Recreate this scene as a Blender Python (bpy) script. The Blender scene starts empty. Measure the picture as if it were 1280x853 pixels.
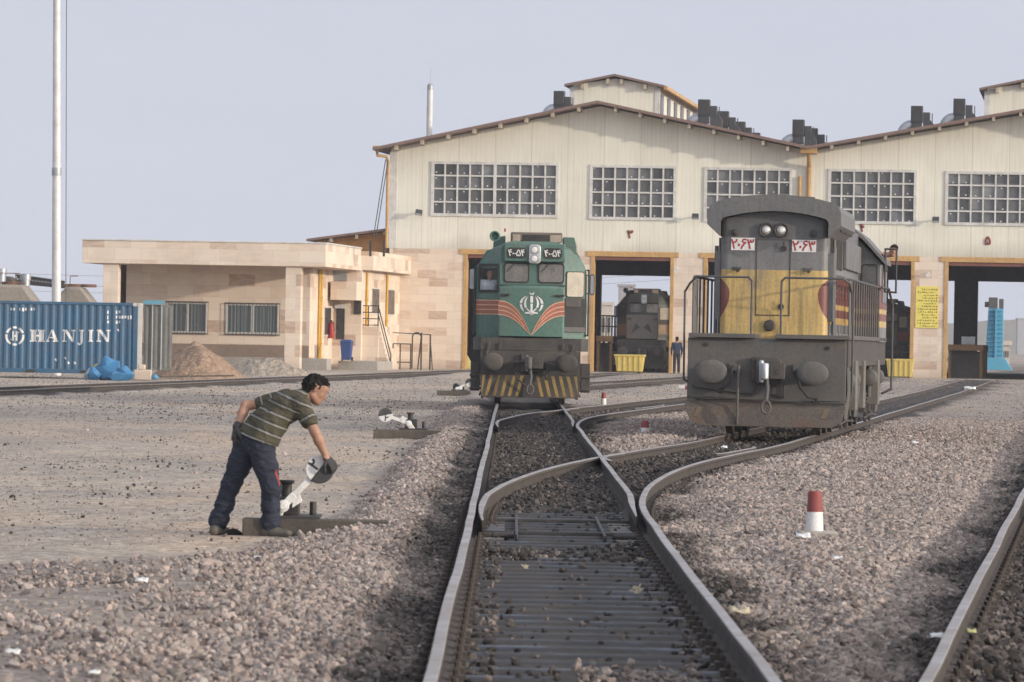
import bpy, bmesh, math, random
import numpy as np
from mathutils import Vector, Matrix, Euler, noise as mnoise

random.seed(7)
RNG = np.random.default_rng(11)
R = math.radians
scene = bpy.context.scene
col = scene.collection

# ------------------------------------------------------------------ camera
CAM_H = 1.48                       # eye height above the rail heads
FOC = 6100.0                       # focal length in pixels of the 1280 wide photograph
ROLL = R(1.05)
YAW = R(6.84)                      # shed and diverging tracks run this far clockwise of the main track
cam_d = bpy.data.cameras.new('camera')
cam = bpy.data.objects.new('camera', cam_d)
col.objects.link(cam)
cam.location = (0, 0, CAM_H)
cam.rotation_euler = (R(90), -ROLL, 0)
cam_d.sensor_width = 36.0
cam_d.lens = 36.0 * FOC / 1280.0
cam_d.clip_start = 0.5
cam_d.clip_end = 20000
cam_d.dof.use_dof = True
cam_d.dof.focus_distance = 85.0
cam_d.dof.aperture_fstop = 11.0
scene.camera = cam

# ------------------------------------------------------------------ sun, sky, exposure
SUN_DIR = Vector((0.90, -0.49, 0.192)).normalized()
sun_el = math.asin(SUN_DIR.z)
sun_az = math.atan2(SUN_DIR.x, SUN_DIR.y)
sun_d = bpy.data.lights.new('sun', 'SUN')
sun_d.energy = 2.0
sun_d.angle = R(1.5)
sun_d.color = (1.0, 0.88, 0.74)
sun = bpy.data.objects.new('sun', sun_d)
col.objects.link(sun)
sun.rotation_euler = SUN_DIR.to_track_quat('Z', 'Y').to_euler()

world = bpy.data.worlds.new('World')
scene.world = world
world.use_nodes = True
wn = world.node_tree
bg = wn.nodes['Background']
sky = wn.nodes.new('ShaderNodeTexSky')
sky.sky_type = 'NISHITA'
sky.sun_disc = False
sky.sun_elevation = sun_el
sky.sun_rotation = sun_az
sky.air_density = 1.0
sky.dust_density = 6.0
sky.ozone_density = 2.0
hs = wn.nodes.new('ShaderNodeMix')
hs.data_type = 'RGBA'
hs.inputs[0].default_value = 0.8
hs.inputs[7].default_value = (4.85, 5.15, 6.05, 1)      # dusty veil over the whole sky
_tc = wn.nodes.new('ShaderNodeTexCoord'); _mp = wn.nodes.new('ShaderNodeMapping'); _mp.inputs['Scale'].default_value = (3, 3, 11)
_nz = wn.nodes.new('ShaderNodeTexNoise'); _nz.inputs['Scale'].default_value = 2.2; _nz.inputs['Detail'].default_value = 5
_vl = wn.nodes.new('ShaderNodeValToRGB'); _vl.color_ramp.elements[0].position = .3; _vl.color_ramp.elements[1].position = .7
_vl.color_ramp.elements[0].color = (4.70, 4.97, 5.90, 1); _vl.color_ramp.elements[1].color = (5.0, 5.30, 6.17, 1)      # uneven dust in the air
wn.links.new(_tc.outputs['Generated'], _mp.inputs[0]); wn.links.new(_mp.outputs[0], _nz.inputs['Vector']); wn.links.new(_nz.outputs[0], _vl.inputs[0])
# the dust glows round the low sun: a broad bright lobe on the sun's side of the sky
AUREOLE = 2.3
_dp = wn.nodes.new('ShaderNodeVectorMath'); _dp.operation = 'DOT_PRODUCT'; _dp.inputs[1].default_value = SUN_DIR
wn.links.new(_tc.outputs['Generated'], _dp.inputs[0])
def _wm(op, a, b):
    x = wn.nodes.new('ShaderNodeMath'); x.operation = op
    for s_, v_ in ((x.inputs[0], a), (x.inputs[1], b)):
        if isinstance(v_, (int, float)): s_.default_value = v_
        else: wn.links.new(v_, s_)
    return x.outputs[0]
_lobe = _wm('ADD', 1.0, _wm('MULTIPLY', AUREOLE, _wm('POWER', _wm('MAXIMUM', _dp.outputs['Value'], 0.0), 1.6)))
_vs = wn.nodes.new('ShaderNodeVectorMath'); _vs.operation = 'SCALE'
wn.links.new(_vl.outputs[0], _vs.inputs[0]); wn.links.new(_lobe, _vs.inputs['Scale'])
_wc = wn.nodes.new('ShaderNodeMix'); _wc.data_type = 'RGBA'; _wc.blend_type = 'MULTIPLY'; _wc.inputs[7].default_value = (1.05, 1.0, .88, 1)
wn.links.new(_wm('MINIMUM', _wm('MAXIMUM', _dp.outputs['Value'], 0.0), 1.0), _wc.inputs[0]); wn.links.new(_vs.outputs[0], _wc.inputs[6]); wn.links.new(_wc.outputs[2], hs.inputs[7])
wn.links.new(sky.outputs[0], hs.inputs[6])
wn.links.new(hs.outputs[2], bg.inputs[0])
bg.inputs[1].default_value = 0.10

scene.view_settings.view_transform = 'Standard'
scene.view_settings.look = 'None'
scene.view_settings.gamma = 1
scene.view_settings.exposure = 0.62
HAZE = 0.00021
scene.cycles.max_bounces = 6
scene.cycles.volume_bounces = 1
scene.cycles.use_denoising = True

# ------------------------------------------------------------------ where a point of the photograph lies at a chosen real distance
_c, _s = math.cos(ROLL), math.sin(ROLL)
def ray(u, v):
    dx, dy = u - 640.0, v - 426.5
    return ((dx * _c + dy * _s) / FOC, (-dx * _s + dy * _c) / FOC)
def at(u, v, y):
    a, b = ray(u, v)
    return Vector((a * y, y, CAM_H - b * y))
def on_ground(u, v, z=-0.17):
    a, b = ray(u, v)
    y = (CAM_H - z) / b
    return Vector((a * y, y, z))
class Frame:
    """local axes of a building: x along its front, y into it"""
    def __init__(self, x, y, yaw):
        self.o = Vector((x, y, 0)); self.yaw = yaw
        self.ex = Vector((math.cos(yaw), -math.sin(yaw), 0))
        self.ey = Vector((math.sin(yaw), math.cos(yaw), 0))
    def p(self, u, v, ly=0.0):
        a, b = ray(u, v)
        d = Vector((a, 1, 0))
        t = (ly + self.o.dot(self.ey)) / d.dot(self.ey)
        q = d * t - self.o
        return (q.dot(self.ex), CAM_H - b * t)
    def x(self, u, v, ly=0.0): return self.p(u, v, ly)[0]
    def z(self, u, v, ly=0.0): return self.p(u, v, ly)[1]
    def w(self, lx, ly, z=0.0):
        q = self.o + self.ex * lx + self.ey * ly
        return Vector((q.x, q.y, z))

# ------------------------------------------------------------------ objects
def tag(o, label=None, cat=None, group=None, kind=None):
    if label: o['label'] = label
    if cat: o['category'] = cat
    if group: o['group'] = group
    if kind: o['kind'] = kind
    return o
def thing(name, label, cat, loc=(0, 0, 0), rz=0.0, group=None):
    o = bpy.data.objects.new(name, None)
    o.empty_display_size = 0.2
    col.objects.link(o)
    o.location = loc
    o.rotation_euler = (0, 0, rz)
    return tag(o, label, cat, group)
def dup(o, parent=None):
    c = o.copy()
    col.objects.link(c)
    c.parent = parent
    for ch in list(o.children):
        dup(ch, c)
    return c
def mesh_obj(name, me, parent=None):
    o = bpy.data.objects.new(name, me)
    col.objects.link(o)
    if parent is not None: o.parent = parent
    return o

def rot_to(d):
    return Vector(d).normalized().to_track_quat('Z', 'X').to_matrix()

class MB:
    def __init__(self):
        self.v = []; self.f = []; self.m = []
    def add(self, vs, fs, mi=0):
        n = len(self.v)
        self.v.extend(tuple(p) for p in vs)
        for f in fs:
            self.f.append(tuple(i + n for i in f)); self.m.append(mi)
        return self
    def box(self, x0, x1, y0, y1, z0, z1, mi=0):
        if x0 > x1: x0, x1 = x1, x0
        if y0 > y1: y0, y1 = y1, y0
        if z0 > z1: z0, z1 = z1, z0
        vs = [(x, y, z) for z in (z0, z1) for y in (y0, y1) for x in (x0, x1)]
        return self.add(vs, [(0, 2, 3, 1), (4, 5, 7, 6), (0, 1, 5, 4), (2, 6, 7, 3), (0, 4, 6, 2), (1, 3, 7, 5)], mi)
    def obox(self, c, size, rot=None, mi=0):
        sx, sy, sz = [s / 2 for s in size]
        m = rot if rot is not None else Matrix.Identity(3)
        c = Vector(c)
        vs = [c + m @ Vector((x, y, z)) for z in (-sz, sz) for y in (-sy, sy) for x in (-sx, sx)]
        return self.add(vs, [(0, 2, 3, 1), (4, 5, 7, 6), (0, 1, 5, 4), (2, 6, 7, 3), (0, 4, 6, 2), (1, 3, 7, 5)], mi)
    def beam(self, p0, p1, w, h, mi=0):
        """bar of section w x h (h measured upwards) from p0 to p1"""
        p0, p1 = Vector(p0), Vector(p1)
        d = (p1 - p0); L = d.length; d.normalize()
        up = Vector((0, 0, 1)) if abs(d.z) < 0.95 else Vector((0, 1, 0))
        s = d.cross(up).normalized(); u = s.cross(d)
        m = Matrix((s, d, u)).transposed()
        return self.obox((p0 + p1) / 2, (w, L, h), m, mi)
    def prism(self, pts, axis, a0, a1, mi=0):
        n = len(pts)
        def P(p, a):
            if axis == 'y': return (p[0], a, p[1])
            if axis == 'x': return (a, p[0], p[1])
            return (p[0], p[1], a)
        vs = [P(p, a0) for p in pts] + [P(p, a1) for p in pts]
        fs = [tuple(range(n)), tuple(range(2 * n - 1, n - 1, -1))]
        fs += [(i, i + n, (i + 1) % n + n, (i + 1) % n) for i in range(n)]
        return self.add(vs, fs, mi)
    def cyl(self, p0, p1, r0, r1=None, n=16, mi=0, caps=True):
        r1 = r0 if r1 is None else r1
        p0, p1 = Vector(p0), Vector(p1)
        m = rot_to(p1 - p0)
        vs = []
        for p, r in ((p0, r0), (p1, r1)):
            for i in range(n):
                a = 2 * math.pi * i / n
                vs.append(p + m @ Vector((r * math.cos(a), r * math.sin(a), 0)))
        fs = [(i, (i + 1) % n, (i + 1) % n + n, i + n) for i in range(n)]
        if caps: fs += [tuple(range(n - 1, -1, -1)), tuple(range(n, 2 * n))]
        return self.add(vs, fs, mi)
    def lathe(self, c, d, prof, n=20, mi=0):
        """prof: list of (radius, distance along d)"""
        c = Vector(c); m = rot_to(d); vs = []
        for r, t in prof:
            for i in range(n):
                a = 2 * math.pi * i / n
                vs.append(c + m @ Vector((r * math.cos(a), r * math.sin(a), t)))
        fs = []
        for k in range(len(prof) - 1):
            for i in range(n):
                j = (i + 1) % n
                fs.append((k * n + i, k * n + j, (k + 1) * n + j, (k + 1) * n + i))
        fs.append(tuple(range(n - 1, -1, -1)))
        fs.append(tuple(range((len(prof) - 1) * n, len(prof) * n)))
        return self.add(vs, fs, mi)
    def tube(self, path, r, n=8, mi=0):
        path = [Vector(p) for p in path]
        vs = []; k = len(path)
        t0 = (path[1] - path[0]).normalized()
        ref = Vector((0, 0, 1)) if abs(t0.z) < 0.9 else Vector((1, 0, 0))
        s = t0.cross(ref).normalized()
        for i, p in enumerate(path):
            a = (path[i] - path[i - 1]).normalized() if i > 0 else t0
            b = (path[i + 1] - path[i]).normalized() if i < k - 1 else a
            t = (a + b)
            t = t.normalized() if t.length > 1e-6 else a
            s = (s - t * s.dot(t)); s = s.normalized() if s.length > 1e-6 else t.orthogonal().normalized()
            u = t.cross(s)
            cs = max(0.35, a.dot(t))
            for j in range(n):
                an = 2 * math.pi * j / n
                vs.append(p + (s * math.cos(an) + u * math.sin(an)) * (r / cs if 0 < i < k - 1 else r))
        fs = []
        for i in range(k - 1):
            for j in range(n):
                q = (j + 1) % n
                fs.append((i * n + j, i * n + q, (i + 1) * n + q, (i + 1) * n + j))
        fs.append(tuple(range(n - 1, -1, -1))); fs.append(tuple(range((k - 1) * n, k * n)))
        return self.add(vs, fs, mi)
    def ball(self, c, r, nu=14, nv=9, mi=0):
        rx, ry, rz = (r, r, r) if not hasattr(r, '__len__') else r
        vs = [(c[0], c[1], c[2] - rz)]
        for j in range(1, nv):
            ph = -math.pi / 2 + math.pi * j / nv
            for i in range(nu):
                a = 2 * math.pi * i / nu
                vs.append((c[0] + rx * math.cos(ph) * math.cos(a), c[1] + ry * math.cos(ph) * math.sin(a), c[2] + rz * math.sin(ph)))
        vs.append((c[0], c[1], c[2] + rz))
        fs = [(0, 1 + (i + 1) % nu, 1 + i) for i in range(nu)]
        for j in range(nv - 2):
            for i in range(nu):
                q = (i + 1) % nu
                fs.append((1 + j * nu + i, 1 + j * nu + q, 1 + (j + 1) * nu + q, 1 + (j + 1) * nu + i))
        L = len(vs) - 1; b = 1 + (nv - 2) * nu
        fs += [(b + i, b + (i + 1) % nu, L) for i in range(nu)]
        return self.add(vs, fs, mi)
    def loft(self, rings, mi=0, cap=True):
        n = len(rings[0]); vs = [p for r in rings for p in r]; fs = []
        for k in range(len(rings) - 1):
            for i in range(n):
                j = (i + 1) % n
                fs.append((k * n + i, k * n + j, (k + 1) * n + j, (k + 1) * n + i))
        if cap:
            fs.append(tuple(range(n - 1, -1, -1))); fs.append(tuple(range((len(rings) - 1) * n, len(rings) * n)))
        return self.add(vs, fs, mi)
    def build(self, name, mats, parent=None, angle=35, bevel=0.0, loc=None, recalc=True):
        me = bpy.data.meshes.new(name)
        me.from_pydata(self.v, [], self.f)
        mats = mats if isinstance(mats, (list, tuple)) else [mats]
        for m in mats: me.materials.append(m)
        if len(mats) > 1: me.polygons.foreach_set('material_index', self.m)
        bm = bmesh.new(); bm.from_mesh(me)
        if recalc: bmesh.ops.recalc_face_normals(bm, faces=bm.faces)
        bm.to_mesh(me); bm.free()
        me.polygons.foreach_set('use_smooth', [True] * len(me.polygons))
        me.set_sharp_from_angle(angle=R(angle))
        o = mesh_obj(name, me, parent)
        if loc is not None: o.location = loc
        if bevel:
            b = o.modifiers.new('bevel', 'BEVEL')
            b.width = bevel; b.segments = 2; b.limit_method = 'ANGLE'; b.angle_limit = R(40)
        return o

def text_polys(s, size=1.0, xs=1.0, shear=0.0, bold=0.0):
    """letters as flat polygons in (x, z), centred on the origin"""
    cu = bpy.data.curves.new('lettering', 'FONT')
    cu.body = s; cu.size = size; cu.align_x = 'CENTER'; cu.align_y = 'CENTER'; cu.resolution_u = 4
    cu.offset = bold
    cu.shear = shear
    ob = bpy.data.objects.new('lettering', cu)
    col.objects.link(ob)
    bpy.context.view_layer.update()
    dg = bpy.context.evaluated_depsgraph_get()
    me = bpy.data.meshes.new_from_object(ob.evaluated_get(dg))
    vs = [(v.co.x * xs, v.co.y) for v in me.vertices]
    fs = [tuple(p.vertices) for p in me.polygons]
    bpy.data.objects.remove(ob); bpy.data.curves.remove(cu); bpy.data.meshes.remove(me)
    if vs:
        cx = (min(p[0] for p in vs) + max(p[0] for p in vs)) / 2; cz = (min(p[1] for p in vs) + max(p[1] for p in vs)) / 2
        vs = [(p[0] - cx, p[1] - cz) for p in vs]
    return vs, fs
def add_text(mb, s, size, fn, xs=1.0, bold=0.0, mi=0, rot=0.0):
    vs, fs = text_polys(s, 1.0, 1.0, 0.0, bold)
    if not vs: return
    k = size / (max(p[1] for p in vs) - min(p[1] for p in vs))
    vs = [(p[0] * k * xs, p[1] * k) for p in vs]
    c, n = math.cos(rot), math.sin(rot)
    mb.add([fn(x * c - z * n, x * n + z * c) for x, z in vs], fs, mi)
DIGITS = {
 '۲': (.62, [[(.04, 1.0), (.12, .72), (.22, .40), (.30, 0)], [(.12, .76), (.26, .66), (.42, .68), (.52, .80), (.56, 1.0)]]),
 '۳': (.74, [[(.04, 1.0), (.12, .72), (.22, .40), (.30, 0)], [(.12, .76), (.22, .66), (.33, .72), (.38, .97)], [(.38, .80), (.46, .67), (.58, .72), (.66, 1.0)]]),
 '۴': (.62, [[(.04, 1.0), (.12, .72), (.22, .40), (.30, 0)], [(.54, .96), (.38, 1.0), (.27, .88), (.30, .72), (.14, .62)], [(.30, .72), (.42, .62), (.58, .64)]]),
 '۵': (.72, [[(.34, 1.0), (.16, .70), (.06, .38), (.10, .08), (.24, .03), (.34, .24), (.44, .03), (.60, .08), (.64, .38), (.52, .72), (.34, 1.0)]]),
 '۶': (.66, [[(.58, .90), (.42, 1.0), (.22, .92), (.18, .74), (.32, .63), (.56, .66)], [(.54, .66), (.34, .50), (.16, .26), (.06, 0)]]),
 '۰': (.34, [[(.10, .40), (.17, .32), (.24, .40), (.17, .48), (.10, .40)]]),
 '-': (.30, [[(.04, .40), (.24, .40)]])}
def add_digits(mb, s, size, fn, wt=.13, rot=0.0, mi=0):
    """numerals painted with a broad brush; size is their height"""
    W = sum(DIGITS[ch][0] for ch in s) * size; x = -W / 2
    c, n = math.cos(rot), math.sin(rot); lift = 0
    for ch in s:
        w, strokes = DIGITS[ch]
        for st in strokes:
            P = [Vector((x + p[0] * size, (p[1] - .5) * size)) for p in st]; L = []; Rr = []
            for i, p in enumerate(P):
                d = (P[min(i + 1, len(P) - 1)] - P[max(i - 1, 0)]); d.normalize(); q = Vector((-d.y, d.x)) * wt * size / 2
                L.append(p + q); Rr.append(p - q)
            k = lift * .0004; lift += 1
            def T(p):
                r = fn(p.x * c - p.y * n, p.x * n + p.y * c); return (r[0], r[1] - k, r[2])
            for i in range(len(P) - 1): mb.add([T(L[i]), T(Rr[i]), T(Rr[i + 1]), T(L[i + 1])], [(0, 1, 2, 3)], mi)
        x += w * size
def add_poly(mb, pts, fn, mi=0):
    mb.add([fn(x, z) for x, z in pts], [tuple(range(len(pts)))], mi)
def rrect(x0, x1, z0, z1, r, n=4):
    pts = []
    for cx, cz, a0 in ((x1 - r, z1 - r, 0), (x0 + r, z1 - r, 90), (x0 + r, z0 + r, 180), (x1 - r, z0 + r, 270)):
        for i in range(n + 1):
            a = R(a0 + 90 * i / n)
            pts.append((cx + r * math.cos(a), cz + r * math.sin(a)))
    return pts
def arc(cx, cz, r, a0, a1, n=12):
    return [(cx + r * math.cos(R(a0 + (a1 - a0) * i / n)), cz + r * math.sin(R(a0 + (a1 - a0) * i / n))) for i in range(n + 1)]

# ------------------------------------------------------------------ materials
def lin(r, g, b):
    f = lambda c: (c / 12.92 if c <= 0.04045 else ((c + 0.055) / 1.055) ** 2.4)
    return tuple(f(x / 255.0) for x in (r, g, b))
class NT:
    def __init__(self, name):
        self.m = bpy.data.materials.new(name)
        self.m.use_nodes = True
        self.t = self.m.node_tree
        self.p = self.t.nodes['Principled BSDF']
    def n(self, kind, **kw):
        x = self.t.nodes.new('ShaderNode' + kind)
        for k, v in kw.items(): setattr(x, k, v)
        return x
    def l(self, a, b): self.t.links.new(a, b)
    def coord(self, scale=(1, 1, 1), kind='Object', rot=(0, 0, 0)):
        tc = self.n('TexCoord'); mp = self.n('Mapping')
        mp.inputs['Scale'].default_value = scale
        mp.inputs['Rotation'].default_value = rot
        self.l(tc.outputs[kind], mp.inputs[0])
        return mp.outputs[0]
    def noise(self, co, scale, detail=5, rough=0.55, dist=0.0):
        x = self.n('TexNoise')
        x.inputs['Scale'].default_value = scale; x.inputs['Detail'].default_value = detail
        x.inputs['Roughness'].default_value = rough; x.inputs['Distortion'].default_value = dist
        if co is not None: self.l(co, x.inputs['Vector'])
        return x.outputs[0]
    def ramp(self, fac, stops, interp='LINEAR'):
        x = self.n('ValToRGB'); cr = x.color_ramp; cr.interpolation = interp
        while len(cr.elements) < len(stops): cr.elements.new(0.5)
        for e, (p, c) in zip(cr.elements, stops):
            e.position = p; e.color = (*c, 1) if len(c) == 3 else c
        self.l(fac, x.inputs[0])
        return x.outputs[0]
    def mix(self, fac, a, b, blend='MIX'):
        x = self.n('Mix', data_type='RGBA', blend_type=blend)
        for sock, val in ((x.inputs[0], fac), (x.inputs[6], a), (x.inputs[7], b)):
            if isinstance(val, (int, float)): sock.default_value = val
            elif isinstance(val, tuple): sock.default_value = (*val, 1) if len(val) == 3 else val
            else: self.l(val, sock)
        return x.outputs[2]
    def math(self, op, a, b=0.5):
        x = self.n('Math', operation=op)
        for s, v in ((x.inputs[0], a), (x.inputs[1], b)):
            if isinstance(v, (int, float)): s.default_value = v
            else: self.l(v, s)
        return x.outputs[0]
    def bump(self, h, strength=0.3, dist=0.02, prev=None):
        x = self.n('Bump')
        x.inputs['Strength'].default_value = strength; x.inputs['Distance'].default_value = dist
        self.l(h, x.inputs['Height'])
        if prev is not None: self.l(prev, x.inputs['Normal'])
        self.l(x.outputs[0], self.p.inputs['Normal'])
        return x.outputs[0]
    def base(self, c):
        if isinstance(c, tuple): self.p.inputs['Base Color'].default_value = (*c, 1)
        else: self.l(c, self.p.inputs['Base Color'])
        return self
    def set(self, rough=None, metal=None, spec=None):
        if rough is not None: self.p.inputs['Roughness'].default_value = rough
        if metal is not None: self.p.inputs['Metallic'].default_value = metal
        if spec is not None: self.p.inputs['Specular IOR Level'].default_value = spec
        return self

def M(name, c, rough=0.6, metal=0.0, dirt=(0.16, 0.14, 0.12), amt=0.35, scale=2.2, streak=0.0, bump=0.12, bscale=30, spec=0.4):
    """painted or bare surface with blotchy grime, fine grain and (streak) rain runs"""
    t = NT(name)
    co = t.coord()
    n1 = t.noise(co, scale, 7, 0.62, 0.3)
    f1 = t.ramp(n1, [(0.38, (0, 0, 0)), (0.72, (amt, amt, amt))])
    b = t.mix(f1, c, dirt)
    n2 = t.noise(co, scale * 14, 4, 0.6)
    f2 = t.ramp(n2, [(0.3, (0.80,) * 3), (0.75, (1.13,) * 3)])
    b = t.mix(1.0, b, f2, 'MULTIPLY')
    if streak:
        co2 = t.coord((7, 7, 0.5))
        n3 = t.noise(co2, 2.4, 6, 0.65)
        f3 = t.ramp(n3, [(0.48, (0, 0, 0)), (0.75, (streak,) * 3)])
        b = t.mix(f3, b, dirt)
    t.base(b)
    t.set(rough, metal, spec)
    r2 = t.ramp(n1, [(0.3, (max(0.05, rough - 0.12),) * 3), (0.75, (min(1, rough + 0.2),) * 3)])
    t.l(r2, t.p.inputs['Roughness'])
    if bump: t.bump(t.noise(co, bscale, 5), bump, 0.01)
    return t.m
# ------------------------------------------------------------------ shared materials
MT = {}
MT['rail_top'] = M('rail_top', (0.37, 0.335, 0.31), 0.42, 0.5, (0.22, 0.17, 0.14), 0.6, 1.2, bump=0.05)
MT['rail_side'] = M('rail_side', (0.070, 0.055, 0.045), 0.85, 0.0, (0.045, 0.038, 0.034), 0.7, 3, bump=0.4)
MT['black_steel'] = M('black_steel', (0.035, 0.034, 0.034), 0.55, 0.2, (0.10, 0.085, 0.07), 0.6, 4, bump=0.2)
MT['rust'] = M('rust', (0.17, 0.085, 0.05), 0.85, 0.0, (0.08, 0.06, 0.05), 0.6, 5, bump=0.4)
MT['white_paint'] = M('white_paint', (0.72, 0.71, 0.68), 0.5, 0, (0.35, 0.30, 0.25), 0.4, 5, streak=0.25)
MT['oily_wood'] = M('oily_wood', (0.105, 0.088, 0.068), 0.75, 0, (0.05, 0.042, 0.036), 0.8, 3, bump=0.5)
MT['concrete'] = M('concrete', (0.36, 0.33, 0.29), 0.85, 0, (0.2, 0.17, 0.14), 0.5, 0.8, bump=0.3)
MT['yellow_bin'] = M('yellow_bin', (0.64, 0.49, 0.13), 0.5, 0, (0.33, 0.26, 0.12), 0.4, 2, streak=0.3)
MT['ochre'] = M('ochre', (0.56, 0.34, 0.13), 0.55, 0, (0.22, 0.13, 0.07), 0.5, 0.7, streak=0.35)
MT['dark_rubber'] = M('dark_rubber', (0.03, 0.03, 0.03), 0.7, 0, (0.1, 0.09, 0.08), 0.4, 6)
MT['glass_dark'] = M('glass_dark', (0.07, 0.075, 0.08), 0.22, 0, (0.16, 0.15, 0.14), 0.6, 1.2, streak=0.3, bump=0.0)
MT['red_paint'] = M('red_paint', (0.42, 0.035, 0.03), 0.5, 0, (0.2, 0.06, 0.05), 0.4, 4)

def sleeper_mat():
    t = NT('oily_sleeper')
    co = t.coord()
    n1 = t.noise(co, 2.6, 6, 0.6)
    c = t.ramp(n1, [(0.38, (0.012, 0.015, 0.022)), (0.62, (0.045, 0.038, 0.032))])
    n2 = t.noise(co, 40, 4, 0.6)
    t.base(t.mix(t.ramp(n2, [(0.5, (0, 0, 0)), (0.8, (0.35,) * 3)]), c, (0.09, 0.075, 0.06)))
    t.l(t.ramp(n1, [(0.35, (0.40,) * 3), (0.62, (0.85,) * 3)]), t.p.inputs['Roughness'])
    t.p.inputs['Specular IOR Level'].default_value = 0.45
    t.bump(n2, 0.3, 0.01)
    return t.m
MT['sleeper'] = sleeper_mat()

# ------------------------------------------------------------------ where the tracks run
X_L = -0.325; GA = 1.51
T1, T2, T3, T4 = 41.0, 85.0, 146.0, 190.0
def div(y, z0):
    d = np.maximum(np.asarray(y, dtype=float) - z0, 0.0)
    return np.where(d < 20.4, d * d / 340.0, 1.224 + 0.12 * (d - 20.4))
def sstep(x, a, b):
    t = np.clip((np.asarray(x, dtype=float) - a) / (b - a), 0, 1)
    return t * t * (3 - 2 * t)
def x_east(y): return 1.855 + 0.12 * (np.asarray(y, dtype=float) - 21.65)       # left rail of the track at the right
def x_west(y): return -13.9 + 0.1 * (np.asarray(y, dtype=float) - 132.0)        # left rail of the track by the container
def dip(y): return -0.08 * sstep(y, 62, 80) + 0.08 * sstep(y, 170, 235)

def vnoise(x, y, seed=0):
    """smooth value noise in numpy"""
    x = np.asarray(x, float); y = np.asarray(y, float)
    xi = np.floor(x).astype(np.int64); yi = np.floor(y).astype(np.int64)
    xf = x - xi; yf = y - yi
    u = xf * xf * (3 - 2 * xf); w = yf * yf * (3 - 2 * yf)
    def h(a, b):
        n = (a * 374761393 + b * 668265263 + seed * 974634777) & 0x7fffffff
        n = (n ^ (n >> 13)) * 1274126177 & 0x7fffffff
        return ((n ^ (n >> 16)) & 0xffff) / 65535.0
    return (h(xi, yi) * (1 - u) + h(xi + 1, yi) * u) * (1 - w) + (h(xi, yi + 1) * (1 - u) + h(xi + 1, yi + 1) * u) * w

def to_tracks(x, y):
    """distance from the centre line of the nearest track"""
    d = np.abs(x - (X_L + GA / 2))
    for z0 in (T1, T2, T3, T4):
        dd = np.abs(x - (X_L + GA / 2 + div(y, z0)))
        d = np.minimum(d, np.where(y > z0, dd, 99))
    d = np.minimum(d, np.abs(x - (x_east(y) + GA / 2)))
    d = np.minimum(d, np.where(y > 100, np.abs(x - (x_west(y) + GA / 2)), 99))
    return d
def shoulder_edge(y):
    """left limit of the heaped ballast beside the main track"""
    return -1.5 - 0.55 * sstep(-np.asarray(y, float), -46, -37) - 3.2 * sstep(-np.asarray(y, float), -38.0, -31.5)
def height(x, y):
    x = np.asarray(x, float); y = np.asarray(y, float)
    h = -0.17 + 0.05 * (vnoise(x * .5, y * .25, 3) - .5) * sstep(np.abs(x + 3), 0, 6) + 0.022 * (vnoise(x * 2.1, y * 1.3, 5) - .5)
    h = h + 0.016 * (vnoise(x * 7, y * 5, 8) - .5)
    sh = sstep(x, shoulder_edge(y), -1.1) * (1 - sstep(x, -0.85, -0.48))
    h = h + 0.085 * sh * (0.6 + 0.8 * vnoise(x * 1.4, y * .4, 9))
    mid = sstep(x, 1.7, 2.3) * (1 - sstep(x, x_east(y) - 0.8, x_east(y) - 0.3))
    h = h + 0.07 * mid * (0.4 + 0.9 * vnoise(x * .8, y * .3, 12)) * (1 - sstep(y, 95, 130))
    d = to_tracks(x, y)
    bed = 1 - sstep(d, 0.85, 1.15)
    h = h * (1 - bed) + (-0.186 + 0.035 * sstep(np.abs(d - .755), .15, .04) + 0.012 * (vnoise(x * 5, y * 3, 4) - .5)) * bed
    # lumps of spoil on the sleepers
    inb = (1 - sstep(np.abs(x - 0.43), 0.5, 0.68))
    lump = np.maximum(0, vnoise(x * 3.2, y * .9, 21) - .42) * inb * (np.where(y < 25.5, 1, 0) * sstep(-y, -25.5, -23) * sstep(x + (y - 22) * .05, -0.1, 0.5)
            + sstep(y, 36.6, 37.4) * (1 - sstep(y, 38.4, 39.4)) + 0.9 * sstep(y, 46.5, 49))
    h = h + 0.10 * lump + 0.034 * bed * sstep(y, 46.5, 49) * (1 - sstep(y, 180, 220))
    h = h + dip(y) * sstep(x, X_L + div(y, T1) - 1.2, X_L + div(y, T1) - 0.3) * (1 - sstep(y, 170, 235))
    h = np.where(y > 150, h * (1 - sstep(y, 205, 236)) + (-0.03) * sstep(y, 205, 236), h)
    # yard on the left lies a little lower towards the office
    h = h - 0.12 * sstep(-x, 9, 16) * sstep(y, 180, 215) * (1 - sstep(y, 300, 400))
    h = h + 1.5 * sstep(y, 420, 900) * (vnoise(x * .004 + 4, y * .003, 30))
    return h
def stain(x, y):
    """soot and oil worked into the ground along the rails"""
    d = to_tracks(x, y)
    s = 1 - sstep(d + .5 * (vnoise(x * 1.3, y * .7, 18) - .5), 0.8, 1.3)
    s = np.maximum(s, 0.66 * (1 - sstep(np.abs(x - X_L + 0.20) + .5 * (vnoise(x * 1.5, y * .9, 19) - .5), 0.05, 0.48)) * (1 - sstep(y, 90, 125)))
    near = (1 - sstep(y, 27, 36)) * sstep(x, 1.1, 1.5) * (1 - 0.45 * vnoise(x * 1.2, y * .5, 41))
    s = np.maximum(s, 0.45 * near)
    s = np.maximum(s, 0.5 * sstep(x, x_east(y) - .6, x_east(y) - .1) * (1 - sstep(y, 60, 110)))
    s = s * (0.72 + 0.5 * vnoise(x * 1.7, y * .6, 17))
    inside = (np.abs(x - 0.43) < 0.75)
    s = np.where(inside & (y < 110), np.maximum(s, 0.9), s)
    return np.clip(s, 0, 1)
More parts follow.
